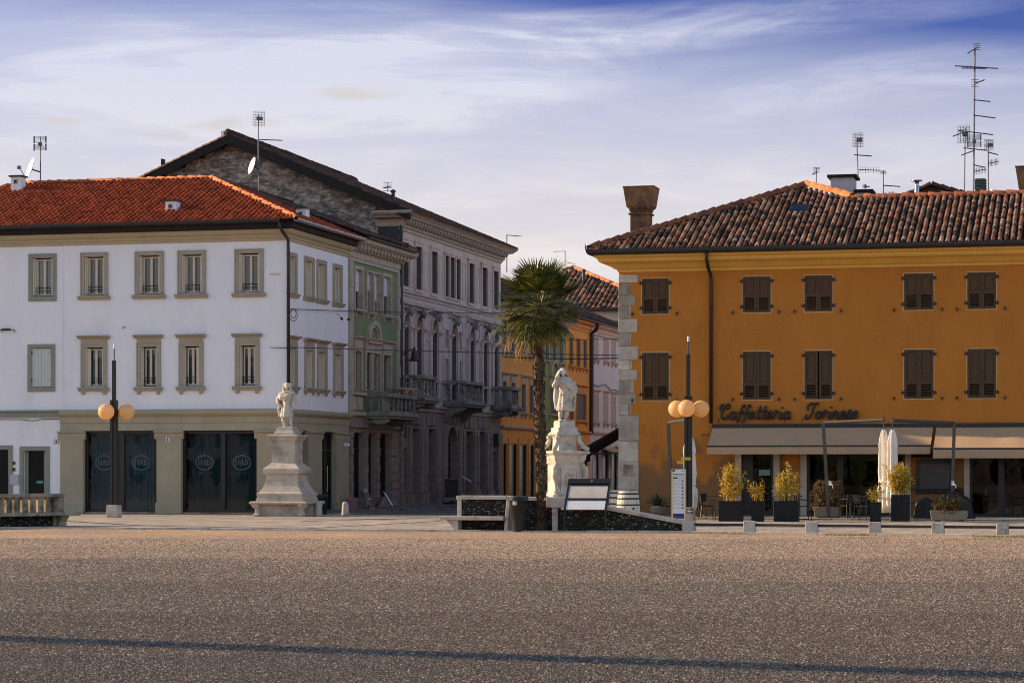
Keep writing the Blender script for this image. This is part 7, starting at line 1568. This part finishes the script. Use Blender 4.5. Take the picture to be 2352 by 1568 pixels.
antenna('thin aerial above the palm crown', 1298, 612, 576, 86.0, [('boom', 578, 1272, 1298, 577), ('boom', 602, 1298, 1320, 606)], r=.03)
antenna('short dipole aerial left of the mauve chimney', 1875, 436, 386, 6.2, [('dip', 386, 1868, 1883, 394), ('boom', 401, 1866, 1878, 396)], r=.018)
antenna('aerial with square grid standing on the mauve chimney', 1971, 404, 322, 6.6, [('grid', 306, 1958, 1982, 337), ('boom', 356, 1962, 2003, 359), ('comb', 390, 1973, 2022, 392)], lean=-.05)
antenna('tiny aerial on the lower mauve chimney', 1988, 434, 424, 6.9, [('dip', 424, 1981, 1992, 432), ('boom', 428, 1988, 1998, 430)], r=.012)
antenna('aerial with one long arm right of the mauve chimneys', 2029, 455, 392, 6.3, [('dip', 392, 2022, 2036, 400), ('boom', 426, 2029, 2068, 429), ('comb', 450, 2029, 2055, 447)], r=.018)
antenna('tallest antenna mast crowded with many arms on the cafe roof ridge', 2236, 458, 112, 4.6, [('dip', 101, 2236, 2252, 115), ('boom', 124, 2222, 2244, 110), ('boom', 152, 2193, 2292, 158), ('boom', 157, 2209, 2266, 158), ('dip', 184, 2231, 2249, 199), ('boom', 192, 2240, 2262, 184), ('boom', 230, 2236, 2275, 234), ('boom', 265, 2236, 2287, 272), ('boom', 300, 2200, 2281, 310), ('panel', 310, 2223, 2253, 338), ('boom', 340, 2213, 2267, 346), ('boom', 357, 2208, 2238, 346), ('boom', 379, 2236, 2262, 385), ('comb', 394, 2238, 2266, 389)], lean=.05, r=.032)
antenna('aerial with tilted grid left of the tallest mast', 2215, 458, 294, 5.0, [('grid', 290, 2199, 2227, 327), ('boom', 314, 2188, 2214, 304)], lean=.03, r=.022)
antenna('aerial with pale grid and small dish right of the tallest mast', 2270, 458, 328, 5.0, [('grid', 321, 2260, 2281, 345), ('boom', 350, 2270, 2293, 356), ('comb', 376, 2270, 2294, 371), ('dish', 446, 2275, .16)], r=.022)
# ================================================================ ground
def gravel_mat():
    m, n, l, b = nt_new('gravel'); g = n.new('ShaderNodeNewGeometry')
    v = n.new('ShaderNodeTexVoronoi'); v.inputs['Scale'].default_value = 34; l.new(g.outputs['Position'], v.inputs['Vector'])
    r = ramp(n, [(0, (.07, .054, .042)), (.35, (.20, .15, .112)), (.7, (.34, .255, .185)), (1, (.52, .42, .33))]); sep = n.new('ShaderNodeSeparateColor'); l.new(v.outputs['Color'], sep.inputs[0]); l.new(sep.outputs[0], r.inputs[0])
    nz = n.new('ShaderNodeTexNoise'); nz.inputs['Scale'].default_value = .22; nz.inputs['Detail'].default_value = 9; nz.inputs['Roughness'].default_value = .7; l.new(g.outputs['Position'], nz.inputs['Vector'])
    r2 = ramp(n, [(.32, (.80, .78, .76)), (.68, (1.30, 1.24, 1.14))]); l.new(nz.outputs['Fac'], r2.inputs[0])
    mx = n.new('ShaderNodeMix'); mx.data_type = 'RGBA'; mx.blend_type = 'MULTIPLY'; mx.inputs['Factor'].default_value = 1; l.new(r.outputs[0], mx.inputs[6]); l.new(r2.outputs[0], mx.inputs[7])
    # light falloff painted into the colour: darker towards the camera, paler tan by the kerb
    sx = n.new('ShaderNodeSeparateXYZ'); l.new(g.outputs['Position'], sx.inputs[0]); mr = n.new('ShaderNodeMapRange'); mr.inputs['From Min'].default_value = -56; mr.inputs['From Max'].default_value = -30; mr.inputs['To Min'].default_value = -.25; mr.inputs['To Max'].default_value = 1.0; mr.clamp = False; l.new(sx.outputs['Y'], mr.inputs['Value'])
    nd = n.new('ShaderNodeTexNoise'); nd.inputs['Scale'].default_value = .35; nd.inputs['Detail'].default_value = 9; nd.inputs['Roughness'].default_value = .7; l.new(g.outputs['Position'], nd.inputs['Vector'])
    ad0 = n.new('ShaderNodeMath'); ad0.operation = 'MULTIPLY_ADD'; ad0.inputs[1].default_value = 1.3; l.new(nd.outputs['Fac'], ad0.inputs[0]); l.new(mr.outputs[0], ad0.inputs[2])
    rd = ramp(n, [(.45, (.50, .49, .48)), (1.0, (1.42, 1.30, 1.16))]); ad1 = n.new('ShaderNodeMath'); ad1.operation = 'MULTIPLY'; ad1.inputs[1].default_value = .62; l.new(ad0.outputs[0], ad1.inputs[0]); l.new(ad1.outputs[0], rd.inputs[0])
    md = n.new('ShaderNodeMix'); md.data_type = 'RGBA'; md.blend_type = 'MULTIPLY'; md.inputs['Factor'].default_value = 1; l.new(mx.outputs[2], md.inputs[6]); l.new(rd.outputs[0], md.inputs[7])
    l.new(md.outputs[2], b.inputs['Base Color']); b.inputs['Roughness'].default_value = .75; b.inputs['Specular IOR Level'].default_value = .35
    n3 = n.new('ShaderNodeTexNoise'); n3.inputs['Scale'].default_value = 70; n3.inputs['Detail'].default_value = 4; l.new(g.outputs['Position'], n3.inputs['Vector'])
    ad = n.new('ShaderNodeMath'); ad.operation = 'ADD'; l.new(v.outputs['Distance'], ad.inputs[0]); l.new(n3.outputs['Fac'], ad.inputs[1])
    bp = n.new('ShaderNodeBump'); bp.inputs['Strength'].default_value = 1.0; bp.inputs['Distance'].default_value = .022; bp.invert = True; l.new(ad.outputs[0], bp.inputs['Height']); l.new(bp.outputs[0], b.inputs['Normal']); return m
def paving_mat(name, c, sx, sy, joint=(.05, .04, .035)):
    m, n, l, b = nt_new(name); g = n.new('ShaderNodeNewGeometry'); mp = n.new('ShaderNodeMapping'); mp.inputs['Rotation'].default_value = (0, 0, R(3)); l.new(g.outputs['Position'], mp.inputs['Vector'])
    br = n.new('ShaderNodeTexBrick'); br.inputs['Scale'].default_value = 1; br.inputs['Brick Width'].default_value = sx; br.inputs['Row Height'].default_value = sy; br.inputs['Mortar Size'].default_value = .018
    br.inputs['Color1'].default_value = (*[x * .8 for x in c], 1); br.inputs['Color2'].default_value = (*[x * 1.15 for x in c], 1); br.inputs['Mortar'].default_value = (*joint, 1); l.new(mp.outputs[0], br.inputs['Vector'])
    nz = n.new('ShaderNodeTexNoise'); nz.inputs['Scale'].default_value = 1.3; nz.inputs['Detail'].default_value = 9; l.new(g.outputs['Position'], nz.inputs['Vector']); r2 = ramp(n, [(.3, (.65, .65, .65)), (.7, (1.3, 1.3, 1.3))]); l.new(nz.outputs['Fac'], r2.inputs[0])
    mx = n.new('ShaderNodeMix'); mx.data_type = 'RGBA'; mx.blend_type = 'MULTIPLY'; mx.inputs['Factor'].default_value = 1; l.new(br.outputs[0], mx.inputs[6]); l.new(r2.outputs[0], mx.inputs[7]); l.new(mx.outputs[2], b.inputs['Base Color'])
    b.inputs['Roughness'].default_value = .8
    n2 = n.new('ShaderNodeTexNoise'); n2.inputs['Scale'].default_value = 14; l.new(g.outputs['Position'], n2.inputs['Vector']); ad = n.new('ShaderNodeMath'); ad.operation = 'SUBTRACT'; l.new(n2.outputs['Fac'], ad.inputs[0]); l.new(br.outputs['Fac'], ad.inputs[1])
    bp = n.new('ShaderNodeBump'); bp.inputs['Strength'].default_value = .4; bp.inputs['Distance'].default_value = .02; l.new(ad.outputs[0], bp.inputs['Height']); l.new(bp.outputs[0], b.inputs['Normal']); return m
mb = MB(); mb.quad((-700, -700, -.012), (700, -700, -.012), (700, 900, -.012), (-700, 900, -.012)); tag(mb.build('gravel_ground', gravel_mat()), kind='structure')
edge = [(-60, -21.3), (-12, -20.7), (-1.3, -20.35), (11.2, -20.25), (18.2, -20.35), (26.7, -21.75), (34, -23.2), (70, -30)]
mb = MB(); vs = [(x, y, .0) for x, y in edge] + [(x, 240, .0) for x, y in edge]; n = len(edge); mb.add(vs, [(i, i + 1, n + i + 1, n + i) for i in range(n - 1)]); tag(mb.build('stone_paving', paving_mat('stone_paving', (.36, .30, .235), 1.1, .55)), kind='structure')
def strip(name, pts, w, z, mat):
    mb = MB()
    for (x0, y0), (x1, y1) in zip(pts, pts[1:]): d = Vector((x1 - x0, y1 - y0)).normalized(); s = Vector((-d.y, d.x)) * w / 2; mb.quad((x0 - s.x, y0 - s.y, z), (x1 - s.x, y1 - s.y, z), (x1 + s.x, y1 + s.y, z), (x0 + s.x, y0 + s.y, z))
    return tag(mb.build(name, mat), kind='structure')
mb = MB()
for (x0, y0), (x1, y1) in zip(edge, edge[1:]):
    L = Vector((x1 - x0, y1 - y0)); nn = max(1, int(L.length / 1.2)); d = L / nn; u = d.normalized(); s = Vector((-u.y, u.x))
    for i in range(nn):
        a = Vector((x0, y0)) + d * i + u * .012; b = Vector((x0, y0)) + d * (i + 1) - u * .012; h = .035 + .012 * math.sin(i * 5.1)
        vs = [(p.x + s.x * q, p.y + s.y * q, z) for z in (-.05, h) for p, q in ((a, -.14), (b, -.14), (b, .10), (a, .10))]; mb.add(vs, [(0, 1, 2, 3), (4, 5, 6, 7), (0, 1, 5, 4), (1, 2, 6, 5), (2, 3, 7, 6), (3, 0, 4, 7)])
tag(mb.build('kerb', PALEST), kind='structure')
JD = M('paving_gutter_dark', (.05, .042, .036), .9, .4, 3, .3, 20)
strip('paving_gutter', [G(140, 1196), G(330, 1207), G(750, 1215)], .22, .008, JD); strip('paving_gutter', [G(700, 1213.5), G(1015, 1196)], .2, .004, JD); strip('paving_gutter', [G(690, 1197), G(1040, 1187.5)], .18, .008, JD); strip('paving_gutter', [G(1600, 1207), G(1900, 1211), G(2352, 1214)], .16, .008, JD); strip('paving_gutter', [(-20, -4.3), (1, -4.3)], .12, .012, JD)
mb = MB(); mb.box(-.2, 2.0, 3.2, 75, -.05, .08); tag(mb.build('pavement', paving_mat('pavement_stone', (.16, .14, .125), .8, .5)), kind='structure')
mb = MB(); mb.box(10.6, 36, -4.6, .2, -.05, .05); tag(mb.build('terrace_pavement', paving_mat('terrace_stone', (.30, .25, .20), .9, .45)), kind='structure')
strip('street_surface', [(6.3, .5), (6.3, 160)], 8.2, .006, paving_mat('street_setts', (.14, .12, .105), .3, .16))
mb = MB(); mb.box(-60, 0, -1.1, 0, -.05, .012); tag(mb.build('facade_pavement', paving_mat('facade_stone', (.22, .19, .16), 1.2, .55)), kind='structure')
# tufts of grass along the gravel edge
mb = MB(); rnd = random.Random(12)
for i in range(5200):
    x = 17.5 + 14 * rnd.random() ** .8; e = -20.35 - (x - 18.2) * .165 if x > 18.2 else -20.35
    band = rnd.choice((0, 0, 1)); y = e - .2 - abs(rnd.gauss(0, .25)) if band == 0 else e - 2.3 + rnd.gauss(0, .5)
    if mnoise.noise(Vector((x * .7, y * .9, 0))) < -.05 + (.15 if x < 22 else 0): continue
    h = rnd.uniform(.015, .05); a = rnd.uniform(0, 6.28); w = .006; dx, dy = rnd.uniform(-.02, .02), rnd.uniform(-.02, .02); mb.add([(x - w * math.cos(a), y - w * math.sin(a), -.012), (x + w * math.cos(a), y + w * math.sin(a), -.012), (x + dx, y + dy, h)], [(0, 1, 2)])
tag(mb.build('grass', GRASS, recalc=False), kind='stuff')
# loose gravel stones, one object: points scattered by geometry nodes
def pebble_field(name, k0, k1, dens, smin, smax, seed, tone):  # tone paints the same light falloff: stones darker near the camera, brighter far off
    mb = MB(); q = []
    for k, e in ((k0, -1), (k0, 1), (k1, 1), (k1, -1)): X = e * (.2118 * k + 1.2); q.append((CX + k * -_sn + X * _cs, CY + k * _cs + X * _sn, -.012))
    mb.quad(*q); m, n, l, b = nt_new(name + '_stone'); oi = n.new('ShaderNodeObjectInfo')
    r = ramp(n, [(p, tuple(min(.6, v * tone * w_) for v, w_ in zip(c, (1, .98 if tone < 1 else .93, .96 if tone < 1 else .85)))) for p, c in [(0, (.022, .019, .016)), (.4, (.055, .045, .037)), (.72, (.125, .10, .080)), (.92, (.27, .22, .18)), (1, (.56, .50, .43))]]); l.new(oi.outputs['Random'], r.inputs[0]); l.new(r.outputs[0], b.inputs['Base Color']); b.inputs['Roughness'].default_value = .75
    s = MB(); rnd = random.Random(seed); s.sphere((0, 0, 0), (1, .75, .55), 6, 4); s.v = [(x * rnd.uniform(.75, 1.2), y * rnd.uniform(.75, 1.2), z * rnd.uniform(.8, 1.2)) for x, y, z in s.v]
    me = bpy.data.meshes.new('stone'); me.from_pydata(s.v, [], s.f); me.materials.append(m); so_ = bpy.data.objects.new('stone_source', me)
    o = mb.build(name, m); tag(o, kind='stuff')
    ng = bpy.data.node_groups.new(name, 'GeometryNodeTree'); ng.interface.new_socket('Geometry', in_out='INPUT', socket_type='NodeSocketGeometry'); ng.interface.new_socket('Geometry', in_out='OUTPUT', socket_type='NodeSocketGeometry')
    N = ng.nodes; gi = N.new('NodeGroupInput'); go = N.new('NodeGroupOutput'); dp = N.new('GeometryNodeDistributePointsOnFaces'); dp.inputs['Density'].default_value = dens; dp.inputs['Seed'].default_value = seed
    ins = N.new('GeometryNodeInstanceOnPoints'); ob = N.new('GeometryNodeObjectInfo'); ob.inputs['Object'].default_value = so_; rr = N.new('FunctionNodeRandomValue'); rr.data_type = 'FLOAT_VECTOR'; rr.inputs[0].default_value = (-.35, -.35, 0); rr.inputs[1].default_value = (.35, .35, 6.283)
    rs_ = N.new('FunctionNodeRandomValue'); rs_.data_type = 'FLOAT'; rs_.inputs[2].default_value = smin; rs_.inputs[3].default_value = smax; rs_.inputs['Seed'].default_value = 5
    L = ng.links; L.new(gi.outputs[0], dp.inputs['Mesh']); L.new(dp.outputs['Points'], ins.inputs['Points']); L.new(ob.outputs['Geometry'], ins.inputs['Instance']); L.new(rr.outputs[0], ins.inputs['Rotation']); L.new(rs_.outputs[1], ins.inputs['Scale']); L.new(ins.outputs[0], go.inputs[0])
    md = o.modifiers.new('scatter', 'NODES'); md.node_group = ng
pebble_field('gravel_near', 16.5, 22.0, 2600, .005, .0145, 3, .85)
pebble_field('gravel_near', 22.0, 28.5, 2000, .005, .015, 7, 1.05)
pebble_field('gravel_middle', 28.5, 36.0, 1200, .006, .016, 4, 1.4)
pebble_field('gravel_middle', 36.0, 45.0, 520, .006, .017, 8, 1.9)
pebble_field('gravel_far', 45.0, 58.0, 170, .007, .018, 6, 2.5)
# flagpole added out of the picture to cast the long gravel shadow; real caster unknown
fk, fX = 31.2, -21.0
fpx, fpy = CX + fk * -_sn + fX * _cs, CY + fk * _cs + fX * _sn
fl = thing('shadow_mast', 'unseen leaning mast added to cast the long shadow across the gravel', 'shadow_mast', (fpx, fpy, 0))
fH = 12.5; tX, tK = 7.7 - fH / math.tan(R(20.3)) * math.cos(TH + R(3.2)), 18.25 + fH / math.tan(R(20.3)) * math.sin(TH + R(3.2)); ftx, fty = CX + tK * -_sn + tX * _cs, CY + tK * _cs + tX * _sn
mb = MB(); mb.tube([(fpx, fpy, .4), (ftx, fty, fH)], [.36, .30], 16); mb.build('pole', PALEST, fl, smooth=True); mb = MB(); mb.lathe((fpx, fpy, 0), [(1.6, 0), (1.6, .4), (.9, .5), (.8, .9), (.3, 1.0)], 24); mb.build('base', PALEST, fl)
# ================================================================ sky, sun, camera
EL, AZ = R(20.3), Vector((-.99844, .0558))
w = bpy.data.worlds.new('World'); SC.world = w; w.use_nodes = True; n = w.node_tree.nodes; l = w.node_tree.links; bg = n['Background']
sk = n.new('ShaderNodeTexSky'); sk.sky_type = 'NISHITA'; sk.sun_disc = False; sk.sun_elevation = EL; sk.sun_rotation = math.atan2(AZ.x, AZ.y); sk.air_density = 1.0; sk.dust_density = .6; sk.ozone_density = 2.5
tc = n.new('ShaderNodeTexCoord')
dr = n.new('ShaderNodeVectorMath'); dr.operation = 'DOT_PRODUCT'; dr.inputs[1].default_value = (_cs, _sn, 0); l.new(tc.outputs['Generated'], dr.inputs[0])
sp = n.new('ShaderNodeSeparateXYZ'); l.new(tc.outputs['Generated'], sp.inputs[0])
cb_ = n.new('ShaderNodeCombineXYZ'); l.new(dr.outputs['Value'], cb_.inputs[0]); l.new(sp.outputs['Z'], cb_.inputs[1])
def noise_layer(rot, scale, loc, sc, det, lo, hi, rough=.6, dist=0.0):
    mp = n.new('ShaderNodeMapping'); mp.inputs['Rotation'].default_value = (0, 0, R(rot)); mp.inputs['Scale'].default_value = (*scale, 1); mp.inputs['Location'].default_value = loc; l.new(cb_.outputs[0], mp.inputs['Vector'])
    z = n.new('ShaderNodeTexNoise'); z.inputs['Scale'].default_value = sc; z.inputs['Detail'].default_value = det; z.inputs['Roughness'].default_value = rough; z.inputs['Distortion'].default_value = dist; l.new(mp.outputs[0], z.inputs['Vector'])
    r = ramp(n, [(lo, (0, 0, 0)), (hi, (1, 1, 1))]); r.color_ramp.interpolation = 'EASE'; l.new(z.outputs['Fac'], r.inputs[0]); return r.outputs[0]
def mathn(op, a, b=None, c=None):
    m = n.new('ShaderNodeMath'); m.operation = op
    for i, v in enumerate((a, b, c)):
        if v is None: continue
        if isinstance(v, (int, float)): m.inputs[i].default_value = v
        else: l.new(v, m.inputs[i])
    return m.outputs[0]
u_ = dr.outputs['Value']; z_ = sp.outputs['Z']
df = n.new('ShaderNodeVectorMath'); df.operation = 'DOT_PRODUCT'; df.inputs[1].default_value = (-_sn, _cs, 0); l.new(tc.outputs['Generated'], df.inputs[0])
fw = mathn('MAXIMUM', mathn('MINIMUM', mathn('MULTIPLY', mathn('SUBTRACT', df.outputs['Value'], .55), 3.2), 1.0), 0.0)      # the clear blue opposite the haze, over the roofs
tint = n.new('ShaderNodeMix'); tint.data_type = 'RGBA'; tint.blend_type = 'MULTIPLY'; l.new(fw, tint.inputs['Factor']); tint.inputs[7].default_value = (.21, .225, .50, 1); l.new(sk.outputs[0], tint.inputs[6])
wisps = noise_layer(-10, (3.0, 17), (2.3, 1.1, 0), 2.6, 12, .40, .70, .62, .6)
fib = noise_layer(-8, (5, 60), (.4, 3.7, 0), 2.2, 10, .30, .78, .7, .4)
puff = noise_layer(0, (8, 26), (5.4, 1.7, 0), 3.0, 8, .42, .66, .55, .2)
def blob(uc, zc, ru, rz, tilt=0.0):
    a = mathn('MULTIPLY', mathn('SUBTRACT', u_, uc), 1.0 / ru); b = mathn('MULTIPLY', mathn('SUBTRACT', mathn('SUBTRACT', z_, zc), mathn('MULTIPLY', mathn('SUBTRACT', u_, uc), tilt)), 1.0 / rz)
    return mathn('MAXIMUM', mathn('SUBTRACT', 1.0, mathn('ADD', mathn('MULTIPLY', a, a), mathn('MULTIPLY', b, b))), 0.0)
q = mathn('MULTIPLY', mathn('ADD', z_, mathn('MULTIPLY', u_, .075)), 1.0 / .190); low = mathn('MAXIMUM', mathn('SUBTRACT', 1.0, mathn('POWER', mathn('MAXIMUM', q, 0.0), 7.0)), 0.0)     # pale haze towards the horizon
tex = mathn('ADD', mathn('MULTIPLY', wisps, .75), mathn('MULTIPLY', fib, .45))
c1 = mathn('MULTIPLY', blob(-.085, .162, .15, .034, .05), mathn('MULTIPLY', mathn('ADD', tex, .25), .55))
c2 = mathn('MULTIPLY', blob(.055, .178, .17, .011, .06), mathn('MULTIPLY', mathn('ADD', tex, .15), .75))
c3 = mathn('MULTIPLY', blob(.16, .158, .10, .012, .10), mathn('MULTIPLY', tex, .35))
c4 = mathn('MULTIPLY', low, mathn('SUBTRACT', .98, mathn('MULTIPLY', mathn('SUBTRACT', 1.0, wisps), .16)))
sharp = n.new('ShaderNodeMapRange'); sharp.inputs[1].default_value = 0; sharp.inputs[2].default_value = 1
cl = mathn('MINIMUM', mathn('ADD', mathn('ADD', c1, c2), mathn('ADD', c3, c4)), 1.0)
mxc = n.new('ShaderNodeMix'); mxc.data_type = 'RGBA'; l.new(cl, mxc.inputs['Factor']); l.new(tint.outputs[2], mxc.inputs[6])
hz = n.new('ShaderNodeMix'); hz.data_type = 'RGBA'; l.new(mathn('MINIMUM', mathn('MAXIMUM', mathn('MULTIPLY', mathn('SUBTRACT', z_, .095), 15.0), 0.0), 1.0), hz.inputs['Factor']); hz.inputs[6].default_value = (4.5, 4.2, 4.15, 1); hz.inputs[7].default_value = (3.6, 3.72, 4.4, 1)
l.new(hz.outputs[2], mxc.inputs[7])
pf = mathn('MINIMUM', mathn('MULTIPLY', mathn('ADD', mathn('ADD', blob(-.149, .137, .011, .0024), blob(-.138, .1345, .009, .003)), mathn('ADD', mathn('ADD', blob(-.059, .153, .024, .004, .05), blob(-.180, .139, .010, .002)), mathn('ADD', blob(-.11, .140, .02, .003), blob(-.125, .138, .012, .002)))), mathn('ADD', puff, .25)), .8)
mxp = n.new('ShaderNodeMix'); mxp.data_type = 'RGBA'; l.new(pf, mxp.inputs['Factor']); l.new(mxc.outputs[2], mxp.inputs[6]); mxp.inputs[7].default_value = (3.55, 3.35, 3.32, 1)
wm = n.new('ShaderNodeMix'); wm.data_type = 'RGBA'; wm.blend_type = 'MULTIPLY'; l.new(mathn('SUBTRACT', 1.0, fw), wm.inputs['Factor']); wm.inputs[7].default_value = (1.06, .98, .88, 1); l.new(mxp.outputs[2], wm.inputs[6])
bk = n.new('ShaderNodeVectorMath'); bk.operation = 'SCALE'; l.new(wm.outputs[2], bk.inputs[0]); l.new(mathn('ADD', 1.0, mathn('MULTIPLY', mathn('SUBTRACT', 1.0, fw), .40)), bk.inputs['Scale'])  # sky behind the camera warmed and brightened to lift ambient light on the facades
l.new(bk.outputs[0], bg.inputs['Color']); bg.inputs['Strength'].default_value = .115
sd = bpy.data.lights.new('Sun', 'SUN'); sd.energy = 5.0; sd.angle = R(.55); sd.color = (1.0, .72, .44); so = bpy.data.objects.new('Sun', sd); COL.objects.link(so)
dv = Vector((-AZ.x * math.cos(EL), -AZ.y * math.cos(EL), -math.sin(EL))); so.rotation_euler = dv.to_track_quat('-Z', 'Y').to_euler(); so.location = (-40, 10, 40)
cd = bpy.data.cameras.new('Camera'); cd.lens = FPX / 2352 * 36; cd.sensor_width = 36; cd.sensor_fit = 'HORIZONTAL'; cd.shift_y = (HOR - 784) / 2352; cd.clip_start = .1; cd.clip_end = 3000
co = bpy.data.objects.new('Camera', cd); COL.objects.link(co); co.location = (CX, CY, EYE); co.rotation_euler = (R(90), 0, TH); SC.camera = co
SC.view_settings.view_transform = 'Standard'; SC.view_settings.look = 'None'; SC.view_settings.gamma = 1; SC.view_settings.exposure = .76
SC.cycles.filter_width = 1.0; SC.cycles.max_bounces = 8; SC.cycles.transparent_max_bounces = 12
